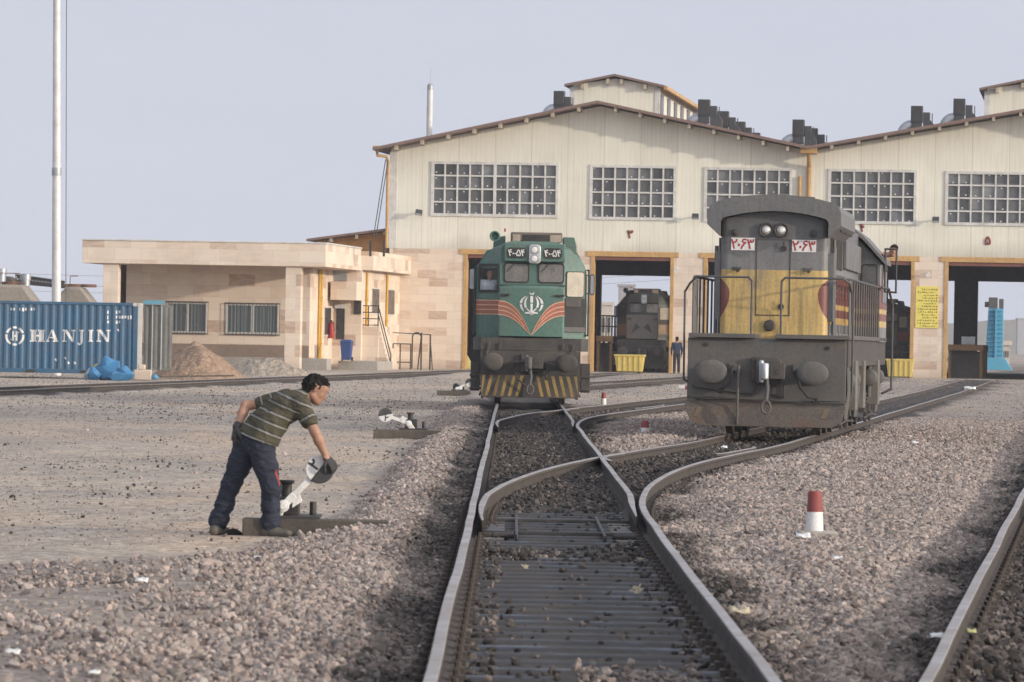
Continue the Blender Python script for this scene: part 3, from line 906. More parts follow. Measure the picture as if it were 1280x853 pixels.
for (u0, u1, v0, v1, n) in WIN:
    wins.append((SF.x(u0, v0), SF.x(u1, v0), SF.z((u0 + u1) / 2, v1), SF.z((u0 + u1) / 2, v0), n))
wins.append((wins[-1][1] + 1.8, wins[-1][1] + 8.2, wins[-1][2], wins[-1][3], 10))
def holed_wall(mb, x0, x1, zb, topf, holes, y0, y1):
    xs = sorted({x0, x1, *[v for h in holes for v in h[:2]], *[q for q in (x_peak, xv, x_peak2) if x0 < q < x1]})
    for a, b in zip(xs, xs[1:]):
        m = (a + b) / 2; zc = zb
        hs = sorted([h for h in holes if h[0] <= m <= h[1]], key=lambda h: h[2])
        for h in hs:
            if h[2] > zc + .01: mb.box(a, b, y0, y1, zc, h[2])
            zc = h[3]
        mb.prism([(a, zc), (b, zc), (b, topf(b)), (a, topf(a))], 'y', y0, y1)
mb = MB(); holed_wall(mb, xl, xr, z_clad, top_z, wins, 0, .12)
mb.build('gable_cladding', MT['cladding'], shed, 20)
# corner and eave flashings
mb = MB(); mb.box(xl - .06, xl + .34, -.03, .3, z_clad, z_eave - .15)
mb.build('corner_flashing', MT['frame_white'], shed)
for (x0, x1, z0, z1, n) in wins:
    mb = MB(); f = .09
    mb.box(x0 - .06, x1 + .06, -.07, .1, z1 - f, z1 + .05); mb.box(x0 - .06, x1 + .06, -.07, .1, z0 - .06, z0 + f)
    mb.box(x0 - .06, x0 + f, -.068, .1, z0 + f, z1 - f); mb.box(x1 - f, x1 + .06, -.068, .1, z0 + f, z1 - f)
    for i in range(1, n):
        x = x0 + (x1 - x0) * i / n; w = .075 if (n == 10 and i == 5) else .04
        mb.box(x - w, x + w, -.05, .06, z0 + f, z1 - f)
    for i in range(1, 4):
        z = z0 + (z1 - z0) * i / 4
        mb.box(x0 + f, x1 - f, -.046, .055, z - .04, z + .04)
    # crumbs of old putty and clean chips on the lattice
    w_ = mb.build('window', MT['frame_white'], shed, 30)
    mb = MB(); mb.box(x0 + .02, x1 - .02, .04, .07, z0 + .02, z1 - .02)
    mb.build('pane', MT['panes'], w_)
    mb = MB()
    for i in range(n):
        for j in range(4):
            if random.random() < .75:
                cx = x0 + (x1 - x0) * (i + random.uniform(.25, .75)) / n; cz = z0 + (z1 - z0) * (j + random.choice((.2, .25, .8))) / 4
                mb.box(cx - .035, cx + .035, .02, .038, cz - .03, cz + .03)
    mb.build('latch', MT['white_paint'], w_)
# stone piers and bay frames
z_lin = SF.z(790, 321)
BAYS = [(SF.x(579, 400), SF.x(694, 400)), (SF.x(738, 400), SF.x(841, 400)), (SF.x(879, 400), SF.x(984, 400)), (SF.x(1036, 400), SF.x(1142, 400)), (SF.x(1180, 400), SF.x(1286, 400)), (SF.x(1330, 400), SF.x(1440, 400))]
edges = [xl] + [v for b in BAYS for v in b] + [xr]
for a, b in zip(edges[0::2], edges[1::2]):
    mb = MB(); mb.box(a, b, -.02, .75, -.1, z_clad - .004)
    mb.build('stone_pier', MT['travertine'], shed, bevel=.015)
    if b < xr - .1: pass
z_fr = SF.z(790, 316)
for a, b in BAYS:
    mb = MB(); w = .17
    mb.box(a - .02, a + w, -.06, .5, -.02, z_fr - .22); mb.box(b - w, b + .02, -.06, .5, -.02, z_fr - .22)
    mb.box(a - .25, b + .25, -.07, .5, z_fr - .22, z_clad + .02)
    fr = mb.build('bay_frame', MT['ochre'], shed, bevel=.012)
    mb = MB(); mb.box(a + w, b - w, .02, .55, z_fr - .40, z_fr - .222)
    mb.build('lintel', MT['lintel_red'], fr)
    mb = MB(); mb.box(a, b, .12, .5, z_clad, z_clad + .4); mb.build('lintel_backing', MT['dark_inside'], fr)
# roofs
for (xa, xb, xc, za, zb, zc) in ((xl - .75, x_peak, xv, z_eave - .2, z_peak, z_val), (xv, x_peak2, xr + .75, z_val, z_peak, z_eave - .2)):
    mb = MB(); t = .14; fo = -1.5
    mb.prism([(xa, za + .05), (xb, zb + .08), (xc, zc + .05), (xc, zc + .05 + t), (xb, zb + .08 + t), (xa, za + .05 + t)], 'y', fo, DEPTH + .8)
    rf = mb.build('roof', MT['roof_sheet'], shed, 20)
    for side, (x0, z0, x1, z1) in enumerate(((xa + .5, za + .2 * .7, xb - .3, zb), (xb + .3, zb, xc - .4, zc))):
        n = 8
        for i in range(n):
            f = (i + .5) / n
            x = x0 + (x1 - x0) * f; z = z0 + (z1 - z0) * f
            m_ = MB(); m_.box(x - .07, x + .07, fo + .12, 0, z - .19, z + .045)
            m_.build('purlin_end', MT['soffit'], rf)
# side and back walls, inner columns, roof trusses, floor
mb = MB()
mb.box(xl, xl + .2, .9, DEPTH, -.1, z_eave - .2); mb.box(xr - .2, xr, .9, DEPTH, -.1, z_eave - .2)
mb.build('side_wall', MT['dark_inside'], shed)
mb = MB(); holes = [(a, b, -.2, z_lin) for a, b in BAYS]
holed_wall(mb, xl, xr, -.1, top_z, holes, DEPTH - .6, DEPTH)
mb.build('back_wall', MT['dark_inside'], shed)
piers = [(b + a2) / 2 for (a, b), (a2, b2) in zip(BAYS, BAYS[1:])]
for ly in (14, 28, 42, 56):
    mb = MB(); mb.box(xl + .3, xr - .3, ly - .15, ly + .15, 8.9, 9.3); mb.build('crane_beam', MT['dark_inside'], shed)
mb = MB(); mb.box(xl - .2, xr + .2, -4.6, DEPTH + 6, -.5, -.012)
mb.build('apron', MT['concrete'], shed, bevel=.02)
# gutter and down pipes
xp = SF.x(1012, 200)
mb = MB(); mb.box(xp - .42, xp + .42, -1.2, -.02, z_val - .16, z_val + .22)
mb.build('gutter_box', MT['ochre'], shed, bevel=.02)
mb = MB(); mb.tube([(xp, -.8, z_val - .1), (xp, -.5, z_val - .5), (xp, -.16, z_val - .8), (xp, -.16, z_clad + .2)], .11, 10)
mb.build('down_pipe', MT['ochre'], shed)
xq = SF.x(1000, 230)
mb = MB(); mb.tube([(xq, -.12, z_val - 1.3), (xq, -.12, z_clad + .2)], .09, 10); mb.build('down_pipe', MT['ochre'], shed)
mb = MB(); zg = SF.z(470, 184)
mb.box(xl - .8, xl - .5, -1.1, .4, zg - .18, zg + .02); mb.tube([(xl - .66, -.7, zg - .15), (xl - .62, -.5, zg - .45), (xl - .2, -.3, zg - .5), (xl - .14, -.1, zg - .75), (xl - .14, -.1, z_clad)], .075, 8)
mb.build('down_pipe', MT['ochre'], shed)
# cupolas on the ridges
def cupola(u0, u1, ve, vp, vb, ly, length, name='roof_monitor', uo0=0, uo1=0):
    x0, x1 = SF.x(u0, ve, ly), SF.x(u1, ve, ly); ze = SF.z((u0 + u1) / 2, ve, ly); zp = SF.z((u0 + u1) / 2, vp, ly); zb = z_peak - 1.3
    xm = (x0 + x1) / 2
    mb = MB(); mb.prism([(x0, zb), (x1, zb), (x1, ze), (xm, zp - .1), (x0, ze)], 'y', ly, ly + length)
    w = mb.build(name, MT['cladding'], shed, 20)
    mb = MB(); t = .12; o = .4
    mb.prism([(x0 - o, ze - .1), (xm, zp), (x1 + o, ze - .1), (x1 + o, ze - .1 + t), (xm, zp + t), (x0 - o, ze - .1 + t)], 'y', ly - .5, ly + length + .4)
    mb.build('monitor_roof', MT['roof_sheet'], w, 20)
    mb = MB()
    for x in (x0, x1): mb.box(x - .14, x + .14, ly - .03, ly + .2, zb, ze - .12); mb.build('corner_flashing', MT['frame_white'], w); mb = MB()
    mb = MB()
    for k in range(6):
        y = ly + 1.6 + k * (length - 3) / 5.5
        for x in (x0 - .03, x1 + .03): mb.box(x - .03, x + .03, y, y + 1.6, zb + .9, ze - .35)
    mb.build('louvre', MT['panes'], w)
    mb = MB(); mb.box(x1 + o - .05, x1 + o + .14, ly - .4, ly + length, ze - .2, ze - .02); mb.build('gutter', MT['ochre'], w)
    mb = MB()
    for f in (.12, .42, .58, .86):
        x = x0 + (x1 - x0) * f; z = ze + (zp - ze) * (1 - abs(2 * f - 1)); mb.box(x - .08, x + .08, ly - .4, ly, z - .32, z - .06)
    mb.build('purlin_end', MT['soffit'], w)
    return x0, x1
c0, c1 = cupola(716, 822, 107, 96, 130, 7.0, 26)
ca = SF.x(1234, 112, 7.0)
w1 = c1 - c0
_u = 1234
cupola(1234, 1234 + 106, 112, 101, 140, 7.0, 26)
# flood lights on brackets
for (u, v) in ((525, 266), (870, 271), (1170, 275), (1160, 343), (846, 337)):
    x, z = SF.p(u, v)
    mb = MB()
    if v < 300:
        mb.obox((x, -.42, z), (.34, .16, .26), Matrix.Rotation(R(-28), 3, 'X') @ Matrix.Rotation(R(18 if u < 600 else 0), 3, 'Z'))
        mb.box(x - .03, x + .03, -.35, 0, z - .03, z + .03)
        o = mb.build('flood_light', MT['vent_dark'], shed, bevel=.01)
        mb = MB(); mb.obox((x, -.51, z - .03), (.29, .02, .2), Matrix.Rotation(R(-28), 3, 'X') @ Matrix.Rotation(R(18 if u < 600 else 0), 3, 'Z')); mb.build('lens', MT['galv'], o)
    else:
        mb.cyl((x, 0, z), (x, -.35, z + .02), .02, n=6); mb.cyl((x, -.35, z + .02), (x + .03, -.62, z - .06), .10, .13, n=12)
        mb.build('wall_lamp', MT['white_paint'], shed)
# bay numbers in Persian digits
for s, (u, v) in (('۳', (788, 293)), ('۴', (1078, 285)), ('۵', (1235, 301))):
    x, z = SF.p(u, v)
    mb = MB(); add_digits(mb, s, .40, lambda a, b: (x + a, -.03, z + b), .24)
    o = mb.build('bay_number', M('faded_red', (.26, .05, .045), .6) if 'faded_red' not in bpy.data.materials else bpy.data.materials['faded_red'], shed)
    sd = o.modifiers.new('thick', 'SOLIDIFY'); sd.thickness = .02
# conduit and stay cables at the left corner
mb = MB()
for d in (0, .13):
    p0 = SF.p(482, 200, -.4); p1 = SF.p(467, 287, -.4)
    mb.tube([(p0[0] + d, -.4, p0[1]), (p1[0] + d, -.4, p1[1] - .4)], .025, 6)
mb.build('stay_cable', MT['black_steel'], shed)
# lean-to at the left, with an orange gable
lx0, lz0 = SF.p(386, 302, 1.0); lx1, lz1 = SF.p(486, 289, 1.0)
mb = MB(); mb.prism([(lx0, lz0), (lx1, lz1), (lx1, lz1 + .12), (lx0, lz0 + .12)], 'y', .2, 12); lr = mb.build('lean_to_roof', MT['roof_sheet'], shed)
mb = MB(); mb.prism([(lx0 + .4, 3.5), (lx1, 3.5), (lx1, lz1 - .02), (lx0 + .4, lz0 + .03)], 'y', 1.0, 11); mb.build('lean_to_wall', MT['orange_wall'], lr)
mb = MB()
for f in (.3, .62, .97):
    x = lx0 + (lx1 - lx0) * f; z = lz0 + (lz1 - lz0) * f; mb.box(x - .06, x + .06, .3, 1.0, z - .2, z)
mb.build('purlin_end', MT['soffit'], lr)
# inspection platforms beside the tracks
def platform(x0, x1, ly, z, rail=True, L=12):
    t = MB(); t.box(x0, x1, ly, ly + L, z - .3, z); 
    for y in np.arange(ly + .2, ly + L, 2.8):
        for x in (x0 + .1, x1 - .1): t.box(x - .07, x + .07, y - .07, y + .07, -.02, z - .3)
    p = t.build('inspection_platform', M('platform_paint', (.30, .17, .06), .6, 0, (.12, .09, .07), .6, 1) if 'platform_paint' not in bpy.data.materials else bpy.data.materials['platform_paint'], shed)
    if rail:
        t = MB()
        for y in np.arange(ly + .05, ly + L, 1.5):
            for x in (x0 + .05, x1 - .05): t.cyl((x, y, z), (x, y, z + 1.05), .025, n=6)
        for x in (x0 + .05, x1 - .05):
            for h in (.5, 1.05): t.cyl((x, ly, z + h), (x, ly + L, z + h), .022, n=6)
        for h in (.5, 1.05): t.cyl((x0, ly + .05, z + h), (x1, ly + .05, z + h), .022, n=6)
        for x in np.arange(x0, x1, .28): t.cyl((x, ly + .05, z), (x, ly + .05, z + 1.05), .012, n=5)
        t.build('guard_railing', MT['black_steel'], p)
    t = MB(); t.box(x0 + .1, x1 - .1, ly + 1.2, ly + L, -.02, z - .35); t.build('tool_store', MT['dark_inside'], p)
z_pl = SF.z(752, 420, 2)
platform(BAYS[1][0] + .1, SF.x(766, 420, 2), 2.0, z_pl)
platform(BAYS[4][0] + .1, SF.x(1229, 432, 4), 4.0, SF.z(1205, 431, 4), rail=False)
mb = MB(); q = SF.p(1209, 428, 4.2); mb.box(q[0] - .3, q[0] + .4, 4.1, 4.9, SF.z(1205, 431, 4) + .003, SF.z(1205, 431, 4) + .42)
tag(mb.build('tool_chest', MT['galv'], None, bevel=.01), 'grey metal chest on the platform edge in the right shed bay', 'chest')
bpy.data.objects['tool_chest'].location = shed.location; bpy.data.objects['tool_chest'].rotation_euler = shed.rotation_euler
# yellow notice board on the pier, with lines of small writing
x0, z1 = SF.p(1145, 358); x1, z0 = SF.p(1172.5, 410.5)
nb = thing('notice_board', 'yellow safety notice board with lines of small black writing on the stone pier', 'sign', SF.w((x0 + x1) / 2, -.05, z0), -YAW)
w, h = x1 - x0, z1 - z0
mb = MB(); mb.box(-w / 2, w / 2, -.02, .02, 0, h)
mb.build('board', M('notice_yellow', (0.78, 0.66, 0.13), .55, 0, (.45, .36, .12), .3, 2), nb, bevel=.004)
mb = MB(); rl = MB()
for i in range(14):
    z = h - .16 - i * (h - .26) / 13; x = w / 2 - .10
    if i % 2 == 0 or i in (3, 7): rl.box(x - .02, x + .04, -.027, -.023, z - .035, z + .04)
    x -= .06; end = -w / 2 + random.choice((.08, .1, .12, .3, .4))
    while x > end:
        l = random.uniform(.04, .13); hh = random.uniform(.022, .05)
        mb.box(max(end, x - l), x, -.026, -.023, z - .022, z - .022 + hh * .6)
        if random.random() < .6: mb.box(x - l * .5, x - l * .5 + .025, -.026, -.023, z - .01, z + hh + .01)
        if random.random() < .4: mb.box(x - l * .3, x - l * .3 + .02, -.026, -.023, z - .055, z - .035)
        x -= l + random.uniform(.015, .05)
mb.build('writing', MT['black_steel'], nb); rl.build('red_mark', MT['red_paint'], nb)

# roof ventilators: black cowl boxes on round ducts
def ventilator(x, ly, label, flip=1, s=.66):
    zr = top_z(x) + .15
    o = thing('roof_ventilator', label, 'ventilator', SF.w(x, ly, zr), -YAW, 'ventilators on the shed roof')
    mb = MB(); mb.box(-.46 * s, .46 * s, -.5 * s, .5 * s, .95 * s, 2.25 * s); mb.box(-.40 * s, .40 * s, -.44 * s, .44 * s, .35 * s, .948 * s); hs_ = mb.build('fan_housing', MT['vent_dark'], o, bevel=.02)
    mb = MB(); mb.box(.50 * s, 1.02 * s, -.45 * s, .45 * s, -.3, 1.75 * s); mb.prism([(1.024 * s, -.3), (1.45 * s, -.3), (1.45 * s, .7 * s), (1.024 * s, 1.2 * s)], 'y', -.4 * s, .4 * s); mb.cyl((1.2 * s, -.1, .6 * s), (1.2 * s, -.1, 1.7 * s), .03, n=6)
    mb.build('motor_box', MT['vent_dark'], o, bevel=.02)
    mb = MB(); pts = [(-.42 * s - .75 * s * math.sin(R(a)), 0, -.1 * s + .85 * s * math.cos(R(a))) for a in range(0, 100, 14)]
    mb.tube([(p[0], 0, p[2]) for p in pts] + [(pts[-1][0], 0, -.6)], .40 * s, 16); mb.build('duct', MT['galv'], o)
    mb = MB()
    for k in range(7): mb.box(-.40 * s, .40 * s, -.53 * s, -.503 * s, (1.05 + .16 * k) * s, (1.13 + .16 * k) * s)
    mb.build('grille', MT['black_steel'], hs_)
    mb = MB(); mb.box(-.5 * s, 1.1 * s, -.3, .3, -.4, -.05); mb.build('stand', MT['galv'], o)
    return o
def vx(u, v, ly): return SF.x(u, v, ly)
ventilator(vx(699, 135, 4), 4.0, 'roof ventilator alone on the left slope beside the main cupola', s=.6)
for i, (u, v, ly, lab) in enumerate(((880, 150, 5, 'front roof ventilator of the four to the right of the cupola'), (904, 157, 17, 'second roof ventilator right of the cupola, behind the front one'),
                         (925, 163, 29, 'third roof ventilator right of the cupola, partly behind the second'), (944, 167, 44, 'smallest and farthest roof ventilator right of the cupola'))):
    ventilator(vx(u, v, ly), ly, lab)
for i, (u, v, ly, lab) in enumerate(((998, 172, 5, 'roof ventilator with round duct just left of the roof valley'), (1015, 176, 14, 'smaller roof ventilator standing right over the roof valley gutter'))):
    ventilator(vx(u, v, ly), ly, lab)
ventilator(vx(1146, 155, 5), 5, 'roof ventilator with blue grey duct on the right hand gable'); ventilator(vx(1199, 148, 5), 5, 'roof ventilator nearest the right edge, below the second cupola')
# flue pipe beyond the left roof slope
x, z = SF.p(538, 108, 20.0)
fl = thing('flue_pipe', 'slim white flue pipe rising behind the left roof slope', 'chimney', SF.w(x, 20.0, top_z(x)), -YAW)
h = z - top_z(x)
mb = MB(); mb.cyl((0, 0, -1), (0, 0, h), .15, n=14); mb.build('pipe', MT['white_paint'], fl)
mb = MB(); mb.cyl((0, 0, h + .05), (0, 0, h + .16), .2, .1, n=14); mb.cyl((0, 0, h - .2), (0, 0, h + .06), .17, n=14); mb.build('cowl', MT['galv'], fl)
mb = MB(); mb.cyl((0, 0, h + .16), (0, 0, h + 1.1), .012, n=5); mb.cyl((-.17, .1, -1), (-.17, .1, h), .02, n=5); mb.build('rod', MT['galv'], fl)
# ------------------------------------------------------------------ stone faced office with its flat canopy
_p = at(407, 331, 226.5)
OF = Frame(_p.x, _p.y, YAW)
office = thing('office_building', 'low travertine office with flat canopy to the left of the shed', 'office', (OF.o.x, OF.o.y, 0), -YAW)
TV = MT['travertine_office']
def box_part(name, x0, x1, y0, y1, z0, z1, m, parent=office, bevel=.01):
    mb = MB(); mb.box(x0, x1, y0, y1, z0, z1); return mb.build(name, m, parent, bevel=bevel)
GZ = -.32
zf0 = OF.z(300, 332); zf1 = OF.z(300, 303.5)
xa = OF.x(103, 310); 
box_part('canopy', xa, 0, 0, 11, zf0, zf1, TV)
box_part('canopy_coping', xa - .04, .04, -.04, 11.04, zf1 + .002, zf1 + .07, MT['frame_white'])
bx0 = OF.x(449, 325, 11.0); bx1 = OF.x(467, 325, 11.0); bz0, bz1 = OF.z(467, 338, 11.0), OF.z(467, 314.5, 11.0)
box_part('side_canopy', bx0 - 2, bx1, 11.003, 24.5, bz0, bz1, TV)
# columns
def colm(u0, u1, ly, d):
    x0, x1 = OF.x(u0, 400, ly), OF.x(u1, 400, ly)
    box_part('column', x0, x1, ly, ly + d, GZ, zf0 - .003, TV)
colm(128, 147, .15, .55); colm(356, 375.5, .15, .6)
# recessed front wall with two barred windows
LY = 4.0
wx0, wx1 = OF.x(157, 400, LY), OF.x(387, 400, LY)
wz = [(OF.x(209, 400, LY), OF.x(259, 400, LY), OF.z(234, 416, LY), OF.z(234, 378.5, LY)), (OF.x(282.5, 400, LY), OF.x(348.5, 400, LY), OF.z(315, 417.5, LY), OF.z(315, 380.5, LY))]
mb = MB(); holed_wall(mb, wx0, wx1, GZ, lambda x: zf0 - .003, wz, LY, LY + .3)
mb.build('front_wall', TV, office, 20)
box_part('skirting', wx0, wx1, LY - .03, LY - .002, GZ, OF.z(300, 431, LY), M('skirting_stone', (0.27, 0.20, 0.15), .8, 0, (.16, .12, .1), .5, 1))
MT['office_glass'] = M('office_glass', (0.10, 0.13, 0.14), 0.15, 0, (0.2, 0.2, 0.19), .5, 1.5, bump=0)
MT['curtain'] = M('curtain_cloth', (0.20, 0.235, 0.24), 0.9, 0, (.3, .32, .32), .5, 6)
for (x0, x1, z0, z1) in wz:
    mb = MB(); f = .07; y0, y1 = LY - .02, LY + .12
    mb.box(x0, x1, y0, y1, z1 - f, z1); mb.box(x0, x1, y0, y1, z0, z0 + f); mb.box(x0, x0 + f, y0 + .002, y1, z0 + f, z1 - f); mb.box(x1 - f, x1, y0 + .002, y1, z0 + f, z1 - f)
    xm = (x0 + x1) / 2; mb.box(xm - .07, xm + .07, y0 + .004, y1, z0 + f, z1 - f)
    w = mb.build('window', MT['frame_white'], office)
    mb = MB(); mb.box(x0 + .03, x1 - .03, LY + .05, LY + .07, z0 + .03, z1 - .03); mb.build('pane', MT['office_glass'], w)
    mb = MB()
    x = x0 + f
    while x < x1 - f:
        wd = random.uniform(.05, .1)
        if abs(x - xm) > .1: mb.box(x, x + wd, LY + .035, LY + .048, z0 + f + .01, z1 - f - .02)
        x += wd + random.uniform(.05, .16)
    mb.build('curtain', MT['curtain'], w)
    mb = MB(); y = LY - .09
    for i in range(15): mb.cyl((x0 - .05 + (x1 - x0 + .1) * i / 14, y, z0 - .05), (x0 - .05 + (x1 - x0 + .1) * i / 14, y, z1 + .05), .011, n=6)
    for z in (z0 - .04, z1 + .04): mb.box(x0 - .07, x1 + .07, y - .02, y + .02, z - .02, z + .02)
    for z in (z0 - .04, z1 + .04):
        for x in (x0, x1): mb.box(x - .02, x + .02, y + .02, LY, z - .02, z + .02)
    mb.build('grille', MT['black_steel'], w)
# side wall with pipes, then the front-facing entrance wall further back, then the long side wall
box_part('side_wall', wx1 - .25, wx1, LY + .302, 11, GZ, zf0 - .004, TV)
ex1 = OF.x(453, 400, 11.3)
box_part('entrance_wall', wx1 - .2, ex1, 11.0, 11.3, GZ, bz0 - .004, TV)
box_part('long_wall', ex1 - .25, ex1, 11.302, 24.4, GZ, bz0 - .005, TV)
box_part('end_wall', xa + .6, xa + .85, LY + 1, 11, GZ, zf0 - .006, TV)
mb = MB(); mb.box(xa + .9, wx1 - .3, 10.7, 10.98, GZ, zf0 - .008); mb.build('rear_wall', TV, office)
# yellow gas pipes up the side wall
for ly, d in ((6.4, 0), (7.0, .05), (12.2, 0), (19.0, 0)):
    x = (wx1 if ly < 10 else ex1) + .07
    mb = MB(); mb.tube([(x, ly, bz0 - .1), (x, ly, .55 if ly > 10 else .15)], .06, 8)
    for z in (1.2, 2.4, 3.4): mb.box(x - .09, x + .075, ly - .09, ly + .09, z - .03, z + .03)
    mb.build('gas_pipe', M('gas_pipe_yellow', (0.62, 0.36, 0.05), .5, 0, (.35, .2, .06), .4, 1.5), office)
# slit windows along the right hand walls
slit = M('slit_window', (0.035, 0.032, 0.032), .3, 0, (.1, .09, .08), .4, 2)
def side_slit(xw, u0, u1, v0, v1, ly0, ly1, name='slit_window'):
    ly = (ly0 + ly1) / 2
    z1, z0 = OF.z((u0 + u1) / 2, v0, ly), OF.z((u0 + u1) / 2, v1, ly)
    mb = MB(); mb.box(xw - .04, xw + .03, ly0, ly1, z0, z1); o = mb.build(name, MT['frame_white'], office)
    mb = MB(); mb.box(xw + .031, xw + .04, ly0 + .06, ly1 - .06, z0 + .06, z1 - .06); mb.build('pane', slit, o)
side_slit(wx1, 396, 404, 383.5, 420, 8.3, 10.3)
def ly_at(xw, u):
    lo, hi = 4.0, 26.0
    for _ in range(40):
        m = (lo + hi) / 2
        if OF.x(u, 400, m) < xw: hi = m
        else: lo = m
    return m
for (u0, u1, v0, v1) in ((464, 473, 360, 393), (484, 492, 361.5, 394.5)):
    la = ly_at(ex1, u0); side_slit(ex1, u0, u1, v0, v1, la, max(la + 1.0, ly_at(ex1, u1)))
# entrance: doors with white name plates, hood above
for (u0, u1, v0, v1, nm) in ((407, 415, 391, 450, 'door'), (420, 430.5, 386, 424, 'door')):
    x0, x1 = OF.x(u0, 420, 11), OF.x(u1, 420, 11)
    z0, z1 = OF.z(u0, v1, 11), OF.z(u0, v0, 11)
    mb = MB(); mb.box(x0, x1, 10.94, 10.998, z0, z1); o = mb.build(nm, slit if u0 > 410 else M('wooden_door', (.20, .14, .09), .6), office)
    mb = MB(); mb.box(x0 - .08, x1 + .08, 10.90, 10.936, z1 + .03, z1 + .22); mb.build('name_plate', MT['white_paint'], o)
hx0, hx1 = OF.x(413, 365, 9.2), OF.x(446, 365, 9.2)
mb = MB(); mb.box(hx0, hx1, 9.2, 10.998, OF.z(430, 375.5, 9.2), OF.z(430, 352, 9.2)); mb.build('door_hood', TV, office, bevel=.02)
mb = MB(); x0, x1 = OF.x(415, 340, 10.9), OF.x(434, 340, 10.9); mb.box(x0, x1, 10.9, 10.997, OF.z(425, 351, 10.9), OF.z(425, 335, 10.9)); mb.build('wall_sign', MT['galv'], office)
x0, x1 = OF.x(443, 340, 10.9), OF.x(452, 340, 10.9)
mb = MB(); mb.box(x0, x1, 10.93, 10.998, OF.z(447, 393, 11), OF.z(447, 376.5, 11)); mb.build('slit_window', slit, office)
# concrete kerb, landing with railing, stair block
kz = OF.z(320, 447, 2.5)
box_part('kerb', xa + .5, OF.x(408, 455, 2.5), 2.6, LY - .035, GZ - .3, kz, MT['concrete'])
box_part('terrace', OF.x(408, 455, 2.5) + .01, OF.x(472, 455, 6), 6, 10.9, GZ - .3, OF.z(440, 451.5, 6), MT['concrete'])
lz = OF.z(455, 408, 12.0)
lx0, lx1 = OF.x(437, 408, 12.0), OF.x(476, 408, 12.0)
box_part('stair_landing', lx0, lx1, 11.31, 15, GZ, lz, TV)
sx1 = OF.x(491, 430, 12.0)
mb = MB(); n = 8
for i in range(n):
    z = GZ + (lz - GZ) * (n - i) / (n + 1); w = (sx1 - lx1) / n
    mb.box(lx1 + i * w, lx1 + (i + 1) * w, 11.35, 14.5, GZ, z)
mb.build('stair', TV, office)
mb = MB()
for x in np.linspace(lx0 + .05, lx1 - .05, 4): mb.cyl((x, 11.4, lz), (x, 11.4, lz + 1.0), .03, n=8)
for h in (.06, .37, .68, 1.0): mb.cyl((lx0, 11.4, lz + h), (lx1, 11.4, lz + h), .024, n=8)
mb.cyl((lx1 - .05, 11.4, lz + 1.0), (sx1, 11.4, GZ + 1.0), .03, n=8); mb.cyl((lx1 - .05, 11.4, lz + .6), (sx1, 11.4, GZ + .6), .024, n=8); mb.cyl((sx1, 11.4, GZ), (sx1, 11.4, GZ + 1.02), .03, n=8)
mb.build('stair_railing', MT['black_steel'], office)
# roof clutter
mb = MB()
for u in (409, 463, 480):
    x = OF.x(u, 300, 8); mb.box(x - .05, x + .05, 8, 8.1, zf1 - .4, zf1 + .35)
mb.build('roof_post', MT['black_steel'], office)

# fire extinguisher, wheelie bin, low railings by the shed corner
x, z = OF.p(406.5, 412, 10.0)
fe = thing('fire_extinguisher', 'red fire extinguisher cabinet hanging on the office side wall', 'fire extinguisher', OF.w(wx1 + .16, 9.6, OF.z(406, 423, 10)), -YAW)
h = OF.z(406, 400, 10) - OF.z(406, 423, 10)
mb = MB(); mb.lathe((0, 0, 0), (0, 0, 1), [(.12, 0), (.15, .05), (.15, h * .75), (.1, h * .85), (.04, h * .88), (.04, h * .95)], 14); mb.build('cylinder', MT['red_paint'], fe)
mb = MB(); mb.box(-.03, .03, -.12, .06, h * .92, h); mb.tube([(0, -.05, h * .95), (.12, -.1, h * .85), (.16, -.05, h * .4)], .015, 6); mb.build('valve', MT['black_steel'], fe)
bl = M('bin_blue', (0.03, 0.07, 0.22), .5, 0, (.08, .09, .14), .4, 3)
p = OF.w(*OF.p(433, 449, 5.4)[:1], 5.4); zb = -.2
wb = thing('wheelie_bin', 'dark blue wheelie bin standing by the office entrance', 'wheelie bin', (p.x, p.y, OF.z(433, 451.5, 5.4)), -YAW)
mb = MB(); mb.loft([[(-.2, -.25, .05), (.2, -.25, .05), (.2, .25, .05), (-.2, .25, .05)], [(-.27, -.32, .9), (.27, -.32, .9), (.27, .32, .9), (-.27, .32, .9)]]); mb.build('body', bl, wb, bevel=.02)
mb = MB(); mb.loft([[(-.29, -.36, .902), (.29, -.36, .902), (.29, .34, .902), (-.29, .34, .902)], [(-.2, -.25, 1.02), (.2, -.25, 1.02), (.22, .3, 1.0), (-.22, .3, 1.0)]]); mb.box(-.25, .25, .34, .42, .9, .95); mb.build('lid', bl, wb, bevel=.015)
for s in (-1, 1):
    mb = MB(); mb.cyl((s * .21, .25, .1), (s * .27, .25, .1), .1, n=14); mb.build('wheel', MT['dark_rubber'], wb)
ly = 16
def rp(u, v): q = OF.p(u, v, ly); return (q[0], q[1])
lr = thing('pipe_railing', 'low black pipe railing with curved hoops by the stone corner of the shed', 'railing', OF.w(rp(491, 455)[0], ly, GZ + .15), -YAW)
ox = rp(491, 455)[0]; oz = GZ + .15
mb = MB()
xs = [rp(u, 455)[0] - ox for u in (491, 500, 513)]; zt = rp(500, 430)[1] - oz
for x in xs: mb.cyl((x, 0, 0), (x, 0, zt), .03, n=8)
for h in (.5, zt): mb.cyl((xs[0], 0, h), (xs[-1], 0, h), .025, n=8)
mb.build('low_rail', MT['black_steel'], lr)
mb = MB(); x0, x1 = rp(515, 450)[0] - ox, rp(526, 450)[0] - ox; zz = rp(520, 416)[1] - oz; r = (x1 - x0) / 2
